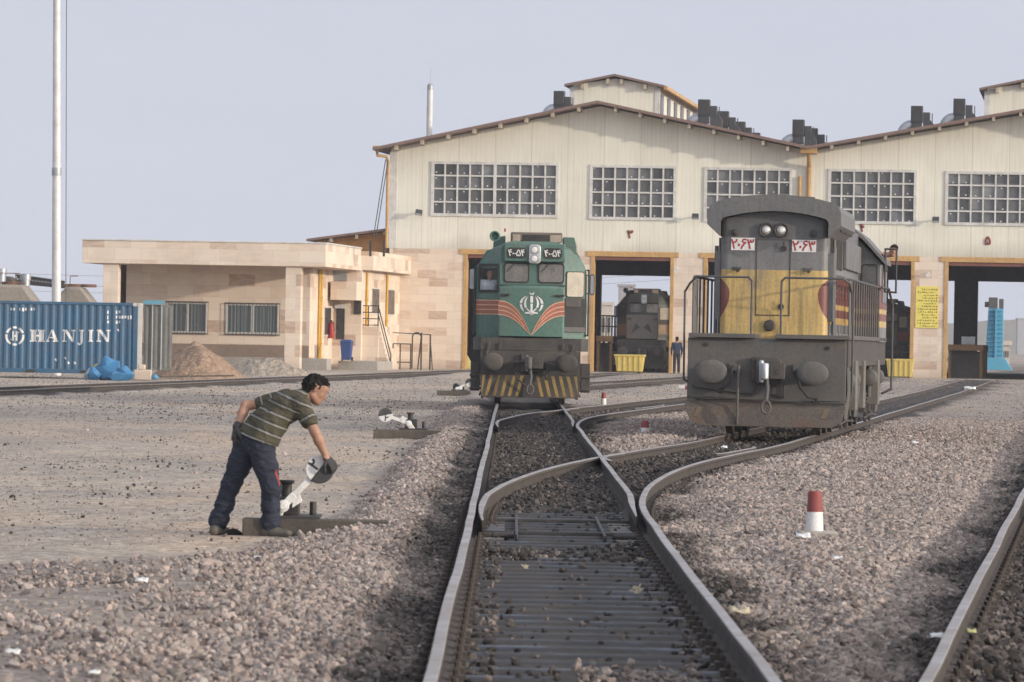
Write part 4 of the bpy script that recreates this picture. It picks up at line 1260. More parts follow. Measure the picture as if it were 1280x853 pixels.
mb.tube([(x0, 0, .2), (x0, 0, zz - r)] + [(x0 + r - r * math.cos(R(a)), 0, zz - r + r * math.sin(R(a))) for a in range(20, 180, 20)] + [(x1, 0, zz - r), (x1 - .15, 0, .15)], .035, 8)
mb.build('hoop', MT['black_steel'], lr)
mb = MB()
for u, v in ((527, 416), (538, 418)):
    x, z = rp(u, v); mb.cyl((x - ox, 0, 0), (x - ox, 0, z - oz), .04, n=8)
x, z = rp(541, 450); mb.beam((rp(538, 418)[0] - ox, 0, z - oz + 1.0), (x - ox, 0, 0), .05, .05)
mb.cyl((rp(491, 416)[0] - ox, 0, rp(520, 416.5)[1] - oz), (rp(538, 418)[0] - ox, 0, rp(538, 418.5)[1] - oz), .022, n=6)
mb.build('post', MT['black_steel'], lr)

# ------------------------------------------------------------------ blue shipping container with its door swung open
YC = 175.7
c_l, c_r = at(-251, 420, YC).x, at(171.5, 420, YC).x
zc0 = at(85, 467.5, YC).z; zc1 = at(85, 377.5, YC).z
W = c_r - c_l; H = zc1 - zc0
cont = thing('shipping_container', 'blue ribbed shipping container with white lettering beside the pole', 'container', (c_l, YC, zc0), 0)
blue = M('container_blue', (0.028, 0.105, 0.19), .5, 0, (.13, .13, .14), .35, 1.2, streak=.35, bump=.1)
post_w = M('pale_post', (.55, .54, .5), .6, 0, (.3, .25, .2), .4, 3)
pitch = .278; dep = .036; bot = .17; topb = .1
def prof(x):
    f = ((x - .16) % pitch) / pitch
    if x < .16 or x > W - .16: return 0
    if f < .26: return 0
    if f < .5: return dep * (f - .26) / .24
    if f < .76: return dep
    return dep * (1 - (f - .76) / .24)
bps = [.16]
x = .16
while x < W - .16:
    for f in (.26, .5, .76, 1.0):
        q = x + pitch * f
        if q < W - .16: bps.append(q)
    x += pitch
bps.append(W - .16)
mb = MB()
for a, b in zip(bps, bps[1:]):
    ya, yb = prof(a + 1e-6), prof(b - 1e-6)
    mb.add([(a, ya, bot), (b, yb, bot), (b, yb, H - topb), (a, ya, H - topb)], [(0, 1, 2, 3)])
mb.build('side_panel', blue, cont, 10, recalc=False)
mb = MB(); mb.box(.01, W - .01, .06, 2.44, bot, H - .03); mb.build('box_body', blue, cont)
mb = MB()
mb.box(0, W, -.03, .07, H - topb, H); mb.box(0, .155, -.03, .07, .002, H - topb); mb.box(W - .155, W - .0, -.03, .07, .002, H - topb)
mb.build('frame', blue, cont, bevel=.01)
mb = MB(); mb.box(.16, W - .16, -.03, .07, .02, bot); mb.build('bottom_rail', blue, cont, bevel=.01)
mb = MB()
for u in (38, 106): 
    x = at(u, 466, YC).x - c_l; mb.box(x - .18, x + .18, -.034, -.031, .03, .13)
mb.build('fork_pocket', MT['black_steel'], cont)
mb = MB()
for x in (W - .15, W + .003):
    for z in (0.0, H - .12): mb.box(x - .02, x + .17, -.036, .16, z, z + .12)
mb.box(W + .01, W + .17, -.03, .1, .12, H - .12)
mb.build('corner_post', post_w, cont, bevel=.008)
# white lettering, sprayed over the ribs
def letter(s, u, v, px_h, px_w=None, bold=.0, name='lettering'):
    q = at(u, v, YC); cx, cz = q.x - c_l, q.z - zc0
    h = px_h / 34.7
    vs, fs = text_polys(s, 1.0, 1.0, 0, bold)
    hh = max(p[1] for p in vs) - min(p[1] for p in vs); ww = max(p[0] for p in vs) - min(p[0] for p in vs)
    sz = h / hh; sx = (px_w / 34.7) / ww if px_w else sz
    bm = bmesh.new()
    bv = [bm.verts.new((p[0] * sx + cx, 0, p[1] * sz + cz)) for p in vs]
    for f in fs:
        try: bm.faces.new([bv[i] for i in f])
        except ValueError: pass
    lo = min(v_.co.x for v_ in bm.verts); hi = max(v_.co.x for v_ in bm.verts)
    for bx in bps:
        if lo < bx < hi:
            bmesh.ops.bisect_plane(bm, geom=bm.verts[:] + bm.edges[:] + bm.faces[:], plane_co=(bx, 0, 0), plane_no=(1, 0, 0))
    for v_ in bm.verts: v_.co.y = prof(v_.co.x) - .004
    mb = MB(); bm.verts.index_update()
    mb.add([v_.co[:] for v_ in bm.verts], [[v_.index for v_ in f.verts] for f in bm.faces]); bm.free()
    return mb
wp = MT['white_paint']
mbL = MB()
# slab-serif capitals cut from polygons so that the word reads like the painted one
def glyph(ch):
    S = lambda x0, x1, z0, z1: [(x0, z0), (x1, z0), (x1, z1), (x0, z1)]
    if ch == 'H': return [S(.08, .40, 0, 1), S(.60, .92, 0, 1), S(.36, .64, .44, .58), S(.0, .12, 0, .1), S(.36, .46, 0, .1), S(0, .12, .9, 1), S(.36, .46, .9, 1), S(.54, .64, 0, .1), S(.88, 1, 0, .1), S(.54, .64, .9, 1), S(.88, 1, .9, 1)]
    if ch == 'A': return [[(.04, .1), (.13, .1), (.43, .9), (.40, 1)], [(.36, 1), (.56, 1), (.94, .1), (.64, .1), (.40, .86)], S(.24, .62, .3, .40), S(0, .26, 0, .1), S(.54, 1, 0, .1)]
    if ch == 'N': return [S(.1, .2, .1, .9), S(0, .32, 0, .1), [(0, 1), (.34, 1), (.88, .12), (.88, 0), (.72, 0), (.16, .9), (0, .9)], S(.80, .9, .12, .9), S(.68, 1, .9, 1)]
    if ch == 'J': return [S(.40, .72, -.05, .9), S(.28, .84, .9, 1), [(.40, -.05), (.72, -.05), (.62, -.2), (.42, -.28), (.16, -.26), (.08, -.12), (.2, -.06), (.3, -.16)]]
    if ch == 'I': return [S(.32, .68, .1, .9), S(.18, .82, 0, .1), S(.18, .82, .9, 1)]
def word(letters, zc_v0, zc_v1):
    for ch, u0, u1 in letters:
        xa_, xb_ = at(u0, 425, YC).x - c_l, at(u1, 425, YC).x - c_l
        z0_, z1_ = at((u0 + u1) / 2, zc_v1, YC).z - zc0, at((u0 + u1) / 2, zc_v0, YC).z - zc0
        for poly in glyph(ch):
            yield [(xa_ + (xb_ - xa_) * x, z0_ + (z1_ - z0_) * z) for x, z in poly]
polys = list(word([('H', 37.5, 56), ('A', 58, 73), ('N', 78, 94), ('J', 96, 106), ('I', 108.5, 118), ('N', 120.5, 138)], 412.5, 427.5))
n_letters = len(polys)
# round emblem: broken ring with an H drawn as two hooks
q = at(18.5, 420.2, YC); ex, ez = q.x - c_l, q.z - zc0; r1, r0 = 12 / 34.7, 9.4 / 34.7
for a0, a1 in ((22, 66), (78, 104), (116, 158), (170, 244), (256, 284), (296, 370)):
    A, B = arc(ex, ez, r1, a0, a1, 6), arc(ex, ez, r0, a1, a0, 6); n = 6
    for i in range(n): polys.append([A[i], A[i + 1], B[n - i - 1], B[n - i]])
u = 1 / 34.7
for sgn in (-1, 1):
    pth = [(-sgn * 1.0, 0), (sgn * 2.0, 0)]
    pts = [(sgn * 2.2, 5.6 * sgn), (sgn * 2.2, 3.5 * sgn), (sgn * 2.2, -1.5), (sgn * 2.2, -5 * sgn)]
    polys.append([(ex + u * (sgn * 2.2 - 1.1), ez - u * 6.0), (ex + u * (sgn * 2.2 + 1.1), ez - u * 6.0), (ex + u * (sgn * 2.2 + 1.1), ez + u * 6.0), (ex + u * (sgn * 2.2 - 1.1), ez + u * 6.0)])
    polys.append([(ex + u * sgn * 2.2, ez + sgn * u * 6.0), (ex + u * sgn * 5.5, ez + sgn * u * 5.0), (ex + u * sgn * 6.0, ez + sgn * u * 3.6), (ex + u * sgn * 2.2, ez + sgn * u * 4.4)])
polys.append([(ex - u * 1.4, ez - u * .9), (ex + u * 1.4, ez - u * .9), (ex + u * 1.4, ez + u * .9), (ex - u * 1.4, ez + u * .9)])
n_emblem = len(polys)
# small codes: worn marks
def marks(u0, v0, rows, seed):
    rr = random.Random(seed)
    for j, (n, gap) in enumerate(rows):
        for i in range(n):
            if i in gap: continue
            uu, vv = u0 + i * 3.6, v0 + j * 6.3
            a = at(uu, vv, YC); b = at(uu + rr.uniform(1.3, 2.5), vv + rr.uniform(3, 4.8), YC)
            polys.append([(a.x - c_l, b.z - zc0), (b.x - c_l, b.z - zc0), (b.x - c_l, a.z - zc0), (a.x - c_l, a.z - zc0)])
marks(134, 388.5, [(5, (1, 2)), (9, (1, 2)), (5, (1, 2))], 3)
marks(6, 385, [(11, (0, 1, 4, 8))], 4)
for (a_, b_) in ((68, 449), (80, 447), (84, 453), (92, 453), (168, 430), (146, 412)):
    p0 = at(a_, b_, YC); polys.append([(p0.x - c_l, p0.z - zc0), (p0.x - c_l + .05, p0.z - zc0 - .08), (p0.x - c_l + .09, p0.z - zc0 - .05), (p0.x - c_l + .05, p0.z - zc0 + .03)])
def sprayed(name, plist):
    bm = bmesh.new()
    for pl in plist: bm.faces.new([bm.verts.new((x, 0, z)) for x, z in pl])
    for bx in bps: bmesh.ops.bisect_plane(bm, geom=bm.verts[:] + bm.edges[:] + bm.faces[:], plane_co=(bx, 0, 0), plane_no=(1, 0, 0))
    for v_ in bm.verts: v_.co.y = prof(v_.co.x) - .004
    bm.verts.index_update()
    mb = MB(); mb.add([v_.co[:] for v_ in bm.verts], [[v_.index for v_ in f.verts] for f in bm.faces]); bm.free()
    o = mb.build(name, wp, cont, 10)
    return o
k0 = 0
for ch, n_ in (('H', 11), ('A', 5), ('N', 5), ('J', 3), ('I', 3), ('N', 5)):
    sprayed('letter', polys[k0:k0 + n_]); k0 += n_
assert k0 == n_letters
sprayed('emblem', polys[n_letters:n_emblem])
tag(sprayed('code_marking', polys[n_emblem:]), kind='stuff')
# open door leaf
d_l, d_r = at(177, 425, YC).x - c_l, at(213, 425, YC).x - c_l
zt, zb = at(195, 381, YC).z - zc0, at(195, 463, YC).z - zc0
mb = MB(); n = 6; w = (d_r - d_l) / n
mb.box(d_l, d_r, .9, .96, zb, zt)
for i in range(n): mb.prism([(d_l + i * w + .02, .9), (d_l + i * w + .05, .885), (d_l + (i + 1) * w - .05, .885), (d_l + (i + 1) * w - .02, .9)], 'z', zb + .1, zt - .1)
dr = mb.build('door', M('door_grey', (.19, .185, .165), .7, 0, (.09, .085, .08), .5, 1.5, streak=.3), cont)
mb = MB()
for f in (.3, .62): mb.cyl((d_l + (d_r - d_l) * f, .84, zb), (d_l + (d_r - d_l) * f, .84, zt), .02, n=8)
mb.build('locking_bar', MT['galv'], dr)
mb = MB(); mb.box(d_l - .02, d_l + .75, .78, .9, zt + .01, zt + .16); mb.build('header', M('header_blue', (.12, .30, .38), .6), dr)

# tall pole and its rope
pl = at(72, 376, 190.0); g0 = -.2
pole = thing('lamp_mast', 'tall white steel mast rising behind the blue container', 'mast', (pl.x, 190.0, g0), 0)
mb = MB(); zt = 30.0
mb.cyl((0, 0, 0), (-.13, 0, 8), .19, .165, 16); mb.cyl((-.13, 0, 8), (-.32, 0, 19), .165, .13, 16); mb.cyl((-.32, 0, 19), (-.52, 0, zt), .13, .10, 16)
mb.build('shaft', M('mast_paint', (.66, .65, .63), .45, .1, (.36, .34, .33), .55, 1.6, bump=.05), pole)
mb = MB(); mb.cyl((-.13, 0, 7.8), (-.13, 0, 8.1), .19, n=16); mb.cyl((-.32, 0, 18.8), (-.32, 0, 19.1), .155, n=16); mb.build('collar', MT['galv'], pole)
mb = MB(); mb.tube([(.36, -.1, 1.2), (.18, -.1, 12), (-.1, -.1, zt)], .014, 5); mb.build('halyard', MT['black_steel'], pole)
# ------------------------------------------------------------------ locomotive parts shared by all engines
MT['under'] = M('sooty_underframe', (0.046, 0.043, 0.040), 0.8, 0, (0.13, 0.11, 0.09), 0.75, 2.2, streak=.35, bump=.3)
MT['dusty_grey'] = M('dusty_grey_plate', (0.088, 0.086, 0.083), 0.7, 0, (0.15, 0.125, 0.10), 0.7, 1.6, streak=.3, bump=.15)
MT['wheel_steel'] = M('wheel_steel', (0.085, 0.07, 0.06), 0.7, .2, (0.05, 0.045, 0.04), .6, 4)
MT['lamp_glass'] = M('headlamp_glass', (0.75, 0.74, 0.70), 0.12, 0, (0.5, 0.47, 0.42), .3, 9, bump=0, spec=.8)
MT['chrome'] = M('bright_metal', (0.62, 0.61, 0.58), 0.3, .6, (0.3, 0.28, 0.25), .4, 8)
MT['dusty_glass'] = M('dusty_glass', (0.13, 0.127, 0.12), 0.25, 0, (0.27, 0.245, 0.215), .75, 1.6, streak=.3, bump=0)
def clear_glass():
    t = NT('smeared_clear_glass'); n = t.noise(t.coord(), 3, 5)
    t.base((.35, .34, .32)); t.set(.15, 0, .5); t.l(t.ramp(n, [(.35, (.03,) * 3), (.75, (.14,) * 3)]), t.p.inputs['Alpha']); return t.m
MT['clear_glass'] = clear_glass()
MT['cab_dark'] = M('dark_cab_inside', (0.025, 0.024, 0.024), .8)

def buffer(mb_parent, x, z, y0, head=(.23, .23), L=.5, mat=None):
    mb = MB(); mb.cyl((x, y0 + .02, z), (x, y0 - L * .55, z), .13, .12, 18); mb.cyl((x, y0 - L * .5, z), (x, y0 - L * .85, z), .085, n=14); mb.cyl((x, y0 - .02, z), (x, y0 - .07, z), .2, n=18)
    o = mb.build('buffer', mat or MT['under'], mb_parent)
    mb = MB(); n = 26; rings = []
    for s, t in ((.6, .86), (.97, .88), (1, .93), (.9, .975), (.55, 1.0), (.1, 1.012)):
        rings.append([(x + head[0] * s * math.cos(2 * math.pi * i / n), y0 - L * t, z + head[1] * s * math.sin(2 * math.pi * i / n)) for i in range(n)])
    mb.loft(rings); mb.build('buffer_head', mat or MT['under'], o, 50)
def coupler(parent, z, y0):
    mb = MB(); mb.box(-.22, .22, y0 - .1, y0 + .02, z - .22, z + .2); mb.box(-.1, .1, y0 - .45, y0 - .05, z - .11, z + .1)
    o = mb.build('coupler', MT['under'], parent, bevel=.015)
    mb = MB(); mb.box(-.13, -.05, y0 - .60, y0 - .4, z - .2, z + .19); mb.prism([(-.12, y0 - .60), (-.03, y0 - .66), (.05, y0 - .6), (.02, y0 - .45)], 'z', z - .15, z + .14)
    mb.build('knuckle', MT['galv'] if parent.get('bright') else MT['dusty_grey'], o, bevel=.03)
    mb = MB(); mb.box(.06, .3, y0 - .5, y0 - .1, z - .13, z + .13); mb.cyl((.2, y0 - .505, z), (.2, y0 - .51, z), .05, n=12); mb.build('guard_arm', MT['under'], o, bevel=.02)
    mb = MB(); mb.tube([(0, y0 - .45, z - .15), (.02, y0 - .5, z - .32), (0, y0 - .52, z - .5)], .035, 8)
    pts = [(.0 + .075 * math.sin(R(a)), y0 - .53, z - .62 + .11 * math.cos(R(a))) for a in range(0, 361, 30)]
    mb.tube(pts, .022, 8); mb.build('chain_hook', MT['dusty_grey'], o)
def hose(parent, pts, r=.022): 
    mb = MB(); mb.tube(pts, r, 8); mb.cyl(pts[-1], (pts[-1][0] + .02, pts[-1][1] - .04, pts[-1][2] - .05), r * 1.7, n=8); mb.build('air_hose', MT['dark_rubber'], parent)
def bogie(parent, yc, axles=3, w=1.0, wheel_r=.5, base=1.7):
    mb = MB()
    for s in (-1, 1):
        x = s * 1.02
        L = base * (axles - 1) / 2 + .75
        mb.prism([(yc - L, .55), (yc - L, .85), (yc - L + .5, .98), (yc + L - .5, .98), (yc + L, .85), (yc + L, .55), (yc + L - .55, .42), (yc - L + .55, .42)], 'x', x - .07, x + .07)
        for i in range(axles):
            y = yc + (i - (axles - 1) / 2) * base
            mb.box(x - .06 + s * .09, x + .06 + s * .09, y - .17, y + .17, .3, .68)
            for d in (-.34, .34):
                for k in range(4): mb.cyl((x + s * .12, y + d, .42 + k * .075), (x + s * .12, y + d, .46 + k * .075), .075, n=10)
        for i in range(axles - 1):
            y = yc + (i + .5 - (axles - 1) / 2) * base
            mb.cyl((x + s * .2, y - .22, .82), (x + s * .2, y + .18, .82), .12, n=12)
            mb.box(x + s * .08, x + s * .14, y - .1, y + .1, .1, .9)
        mb.tube([(x + s * .16, yc - L, .2), (x + s * .16, yc, .24), (x + s * .16, yc + L, .2)], .025, 6)
    o = mb.build('bogie', MT['under'], parent, bevel=.01)
    for i in range(axles):
        y = yc + (i - (axles - 1) / 2) * base
        mb = MB()
        for s in (-1, 1):
            mb.lathe((s * .70, y, wheel_r), (s, 0, 0), [(wheel_r + .03, 0), (wheel_r + .03, .03), (wheel_r, .035), (wheel_r, .13), (wheel_r - .08, .13), (wheel_r - .1, .08), (.16, .06), (.14, .15)], 28)
        mb.cyl((-.75, y, wheel_r), (.75, y, wheel_r), .09, n=12)
        mb.build('wheelset', MT['wheel_steel'], o)
    return o

# ------------------------------------------------------------------ full width cab locomotive (facing the camera)
SHIFT = .07   # the real engine is not quite symmetrical: windows sit a little to the right
def cab_engine(label, loc, rz, paint, nose_paint, stripe, thin, number, emblem, hazard, sc=1.0, grey=None):
    t = thing('locomotive', label, 'locomotive', loc, rz)
    t.scale = (sc, sc, sc)
    pa = M('paint_' + number, paint, .45, 0, (.15, .135, .115), .5, .9, streak=.5, bump=.05)
    npa = pa if nose_paint is None else M('nose_' + number, nose_paint, .5, 0, (.12, .1, .085), .6, 2.2, streak=.4)
    st = M('stripe_' + number, stripe, .55, 0, (.17, .13, .10), .5, 2, streak=.5)
    th = M('pinstripe_' + number, thin, .5)
    Z = lambda zy: 4.05 - (zy - 97) * .005706
    X = lambda zx: (zx - 352) * .005706
    # cab shell: loft of plans from sill to roof
    def plan(w, yc, y0, z, cf=.74):
        cf = min(cf, w - .02)
        return [(-w, 4.2, z), (-w, yc, z), (-cf, y0, z), (cf, y0, z), (w, yc, z), (w, 4.2, z)]
    rings = [plan(1.30, .98, .55, 1.56), plan(1.30, .98, .55, 3.0), plan(1.27, .98, .56, 3.2), plan(1.12, .98, .57, 3.45), plan(.93, .98, .58, 3.66), plan(.66, .95, .62, 3.79), plan(.5, .9, .66, 3.83)]
    def mid(z): return plan(1.30 if z <= 3.0 else 1.30 - .15 * (z - 3.0), .98, .55 if z <= 3 else .55 + .05 * (z - 3.0), z)
    wz0, wz1 = Z(343), Z(236)
    rings = [rings[0], mid(wz0), mid(3.0), mid(min(wz1, 3.19)), *rings[2:]]
    mb = MB(); mb.loft(rings)
    # leave the left corner open where the side window is, so one looks into the cab
    keep = [k for k, f in enumerate(mb.f) if not (set(f) in ({7, 8, 14, 13}, {13, 14, 20, 19}))]
    mb.f = [mb.f[k] for k in keep]; mb.m = [mb.m[k] for k in keep]
    cab = mb.build('cab', pa, t, 30)
    # number board box across the forehead
    zb0, zb1 = Z(220), Z(146)
    mb = MB(); mb.box(X(237), X(487), .40, .75, zb0, zb1); nb = mb.build('number_board', pa, cab, bevel=.02)
    for u0, u1 in ((247, 327), (397, 474)):
        mb = MB(); mb.prism(rrect(X(u0), X(u1), Z(207), Z(163), .08), 'y', .385, .399); bd = mb.build('board_panel', MT['cab_dark'] if grey is None else MT['under'], nb)
        mb = MB(); add_digits(mb, number, .15, lambda a, b: (X((u0 + u1) / 2) + a, .381, Z(185) + b), .16); 
        if grey is None: mb.build('number', MT['white_paint'], bd)
    mb = MB(); mb.prism(rrect(X(338), X(386), Z(228), Z(150), .07), 'y', .35, .399); hl = mb.build('headlamp_plate', MT['chrome'], cab, bevel=.01)
    for zz in (171, 207):
        mb = MB(); mb.lathe((X(362), .349, Z(zz)), (0, -1, 0), [(.105, 0), (.105, .03), (.085, .035), (.08, .012)], 20); l_ = mb.build('headlamp', MT['galv'], hl)
        mb = MB(); mb.lathe((X(362), .345, Z(zz)), (0, -1, 0), [(.082, 0), (.07, .02), (.03, .03)], 18); mb.build('bulb', MT['lamp_glass'], l_)
    # windscreens
    for u0, u1 in ((235, 341), (376, 485)):
        mb = MB(); mb.prism(rrect(X(u0), X(u1), Z(308), Z(224), .08), 'y', .535, .552); w = mb.build('windscreen', MT['dark_rubber'], cab)
        mb = MB(); mb.prism(rrect(X(u0 + 6), X(u1 - 6), Z(302), Z(230), .065), 'y', .527, .534); mb.build('pane', MT['dusty_glass'], w)
        mb = MB(); mb.beam((X(u0 + 15), .515, Z(262)), (X(u0 + 44), .515, Z(230)), .02, .015); mb.cyl((X(u0 + 44), .5, Z(228)), (X(u0 + 44), .56, Z(226)), .02, n=6); mb.build('wiper', MT['dark_rubber'], w)
    # angled corners: window left, shaded window and open door right
    def corner(s, a, z, off=.0):
        """a: 0 at the front edge of the corner panel, 1 at the side"""
        p0 = Vector((s * .74, .55)); p1 = Vector((s * 1.30, .98)); q = p0.lerp(p1, a)
        nrm = Vector((s * .43, -.56)).normalized()
        return (q.x + nrm.x * off, q.y + nrm.y * off, z)
    def corner_patch(name, s, a0, a1, z0, z1, r, o0, o1, m, par):
        mb = MB(); pts = rrect(a0 * .706, a1 * .706, z0, z1, r)
        mb.loft([[corner(s, p[0] / .706, p[1], o0) for p in pts], [corner(s, p[0] / .706, p[1], o1) for p in pts]])
        return mb.build(name, m, par)
    for a0, a1 in ((-.0, .09), (.87, 1.0)): corner_patch('window_post', -1, a0, a1, wz0 - .01, wz1 + .01, .004, -.02, .004, pa, cab)
    # frame ring round the opening
    mb = MB(); P_ = lambda a, z, o: corner(-1, a, z, o)
    for (a0, a1, z0_, z1_) in ((.06, .12, wz0 - .02, wz1 + .02), (.84, .90, wz0 - .02, wz1 + .02), (.12, .84, wz0 - .03, wz0 + .03), (.12, .84, wz1 - .03, wz1 + .03)):
        mb.loft([[P_(a, z, .004) for a, z in ((a0, z0_), (a1, z0_), (a1, z1_), (a0, z1_))], [P_(a, z, .026) for a, z in ((a0, z0_), (a1, z0_), (a1, z1_), (a0, z1_))]])
    w = mb.build('corner_window', MT['dark_rubber'], cab)
    corner_patch('pane', -1, .1, .86, wz0, wz1, .03, .006, .012, MT['clear_glass'], w)
    w = corner_patch('corner_window', 1, .10, .86, Z(364), Z(256), .06, .0, .022, MT['dark_rubber'], cab)
    corner_patch('blind', 1, .13, .83, Z(360), Z(260), .05, .015, .03, M('blind_' + number, (.50, .44, .35), .8), w)
    d = corner_patch('side_doorway', 1, -.02, .9, Z(505), Z(366), .03, .0, .012, MT['cab_dark'], cab)
    corner_patch('step', 1, .0, .9, Z(506), Z(486), .02, .012, .06, MT['dusty_grey'], d)
    corner_patch('shelf', 1, .05, .7, Z(402), Z(368), .02, .012, .05, MT['under'], d)
    # handrails on the corners
    for s in (-1, 1):
        mb = MB(); p = [corner(s, 1.0, Z(z), .07) for z in (520, 250)]; mb.tube([corner(s, 1, Z(520), .0), p[0], p[1], corner(s, 1, Z(250), .0)], .02, 6); mb.build('hand_rail', MT['dark_rubber'], cab)
    # mirrors
    for s, u0, u1, v0, v1 in ((-1, 92, 122, 250, 338), (1, 592, 612, 265, 352)):
        mb = MB(); x0, x1 = X(u0), X(u1); mb.prism(rrect(min(x0, x1), max(x0, x1), Z(v1), Z(v0), .05), 'y', 1.2, 1.28); mi = mb.build('side_mirror', MT['dark_rubber'], cab)
        mb = MB(); mb.prism(rrect(x0 + .02, x1 - .02, Z(v1) + .02, Z(v0) - .02, .04), 'y', 1.186, 1.199); mb.build('mirror_glass', MT['galv'], mi)
        mb = MB()
        for zz in (v0 + 6, v1 - 6): mb.cyl((s * 1.28, 1.3, Z(zz)), ((x0 + x1) / 2, 1.25, Z(zz)), .015, n=6)
        mb.build('bracket', MT['dark_rubber'], mi)
    # low nose with a crease down the middle
    def ny(x): return .02 + .16 * abs(x)
    NW = .775
    zt, zbm = Z(319), Z(528)
    ring = lambda z, o: [(-NW, .56, z), (-NW, ny(NW) + o + .03, z), (-NW + .04, ny(NW) + o, z), (0, ny(0) + o, z), (NW - .04, ny(NW) + o, z), (NW, ny(NW) + o + .03, z), (NW, .56, z)]
    mb = MB(); mb.loft([ring(zbm, 0), ring(zt - .06, 0), ring(zt, .05)]); nose = mb.build('nose', npa, t, 24, bevel=.008)
    mb = MB(); mb.box(-NW - .01, NW + .01, .16, .57, zt + .002, zt + .02); mb.build('nose_lip', MT['under'], nose)
    for s, u in ((-1, 243), (1, 468)):
        mb = MB(); mb.box(X(u) - .1, X(u) + .1, ny(.6) - .05, ny(.6) + .02, Z(362), Z(354)); mb.cyl((X(u) - s * .08, ny(.6) - .09, Z(358)), (X(u) - s * .08, ny(.6), Z(358)), .025, n=8); mb.build('hinge', MT['dark_rubber'], nose)
    # curved bands sweeping to the bottom of the crease
    def onnose(x, z): return (x, ny(x) - .004, z)
    def onnose2(x, z): return (x, ny(x) - .007, z)
    def band(s, f0, f1, n=14):
        """edges given at pixel columns from the side (215) to the crease"""
        out = []
        for i in range(n): out.append((f0(i / n), f1(i / n), f0((i + 1) / n), f1((i + 1) / n)))
        return out
    up = [(0, 383), (.15, 385), (.3, 391), (.45, 403), (.6, 423), (.75, 452), (.9, 490), (1.0, 520)]
    lw = [(0, 440), (.15, 441), (.3, 446), (.45, 456), (.6, 470), (.75, 488), (.9, 507), (1.0, 521)]
    def ev(tab, f):
        for (a, za), (b, zb_) in zip(tab, tab[1:]):
            if f <= b: return za + (zb_ - za) * (f - a) / (b - a)
        return tab[-1][1]
    if emblem:
        bs = MB(); ps = MB()
        for s in (-1, 1):
            xf = lambda f: s * (NW - .002) * (1 - f) + s * .012 * f
            dz = 0 if s < 0 else -10
            N_ = 22
            for i in range(N_):
                f, g = i / N_, (i + 1) / N_
                D = lambda q: dz * (1 - q)
                bs.add([onnose(xf(f), Z(ev(up, f) - D(f) * 0 + D(f) * -1 * 0)), onnose(xf(g), Z(ev(up, g))), onnose(xf(g), Z(ev(lw, g))), onnose(xf(f), Z(ev(lw, f)))], [(0, 1, 2, 3)])
                for k, lim in ((0.0, 1), (.36, .72), (.68, .8), (1.0, 1)):
                    if f > lim: continue
                    c0 = ev(up, f) + (ev(lw, f) - ev(up, f)) * k; c1 = ev(up, g) + (ev(lw, g) - ev(up, g)) * k; wd = 1.9
                    ps.add([onnose2(xf(f), Z(c0 - wd)), onnose2(xf(g), Z(c1 - wd)), onnose2(xf(g), Z(c1 + wd)), onnose2(xf(f), Z(c0 + wd))], [(0, 1, 2, 3)])
        bs.build('nose_band', st, nose, recalc=False); ps.build('pinstripe', th, nose, recalc=False)
        # round emblem of crescents round a sword, split along the crease
        em = MB()
        ux = .0168 * 1.0
        def E(px, py): return onnose2((px - 393) * .00142, Z(346 + (py - 225) * .2308))
        def quad_strip(a, b):
            for i in range(len(a) - 1): em.add([E(*a[i]), E(*a[i + 1]), E(*b[i + 1]), E(*b[i])], [(0, 1, 2, 3)])
        for s in (-1, 1):
            P = lambda pts: [(393 + s * abs(393 - x), y) for x, y in pts]
            quad_strip(P([(313, 288), (270, 310), (228, 345), (205, 385), (197, 425)]), P([(300, 305), (275, 330), (255, 360), (243, 395), (240, 425)]))
            quad_strip(P([(197, 445), (205, 480), (222, 520), (245, 550), (270, 572)]), P([(236, 445), (240, 475), (250, 510), (262, 540), (270, 572)]))
            quad_strip(P([(340, 298), (300, 330), (275, 380), (268, 430), (280, 500)]), P([(325, 320), (312, 360), (304, 400), (304, 450), (318, 500)]))
            quad_strip(P([(298, 515), (340, 555), (393, 640)]), P([(330, 515), (365, 555), (393, 560)]))
            quad_strip(P([(285, 585), (340, 575), (393, 590)]), P([(290, 608), (350, 606), (393, 632)]))
            quad_strip(P([(370, 300), (370, 410)]), P([(393, 288), (393, 410)]))
            quad_strip(P([(373, 428), (376, 560)]), P([(393, 428), (393, 560)]))
            quad_strip(P([(352, 225), (362, 262), (380, 272), (393, 258)]), P([(372, 240), (378, 250), (386, 254), (393, 245)]))
        em.build('emblem', MT['white_paint'], nose, recalc=False)
    else:
        em = MB()
        for s in (-1, 1): em.add([onnose(s * .08, Z(430)), onnose(s * .52, Z(480)), onnose(s * .3, Z(395)), onnose(s * .45, Z(400))], [(0, 1, 2)])
        em.build('worn_emblem', MT['under'], nose, recalc=False)
    # the same band on the corners of the cab
    cb = MB(); cp = MB()
    z0, z1 = (Z(438), Z(381)) if emblem else (Z(500), Z(400))
    cb.loft([[corner(-1, a, z, .0) for a, z in ((-.0, z0), (1, z0), (1, z1), (-.0, z1))], [corner(-1, a, z, .006) for a, z in ((.0, z0), (1, z0), (1, z1), (.0, z1))]])
    if not emblem: cb.loft([[corner(1, a, z, .0) for a, z in ((-.0, z0), (1, z0), (1, z1), (-.0, z1))], [corner(1, a, z, .014) for a, z in ((.0, z0), (1, z0), (1, z1), (.0, z1))]])
    for s in (-1, 1): cb.box(s * 1.301, s * 1.306, .99, 4.2, z0, z1)
    cb.build('side_band', st, cab)
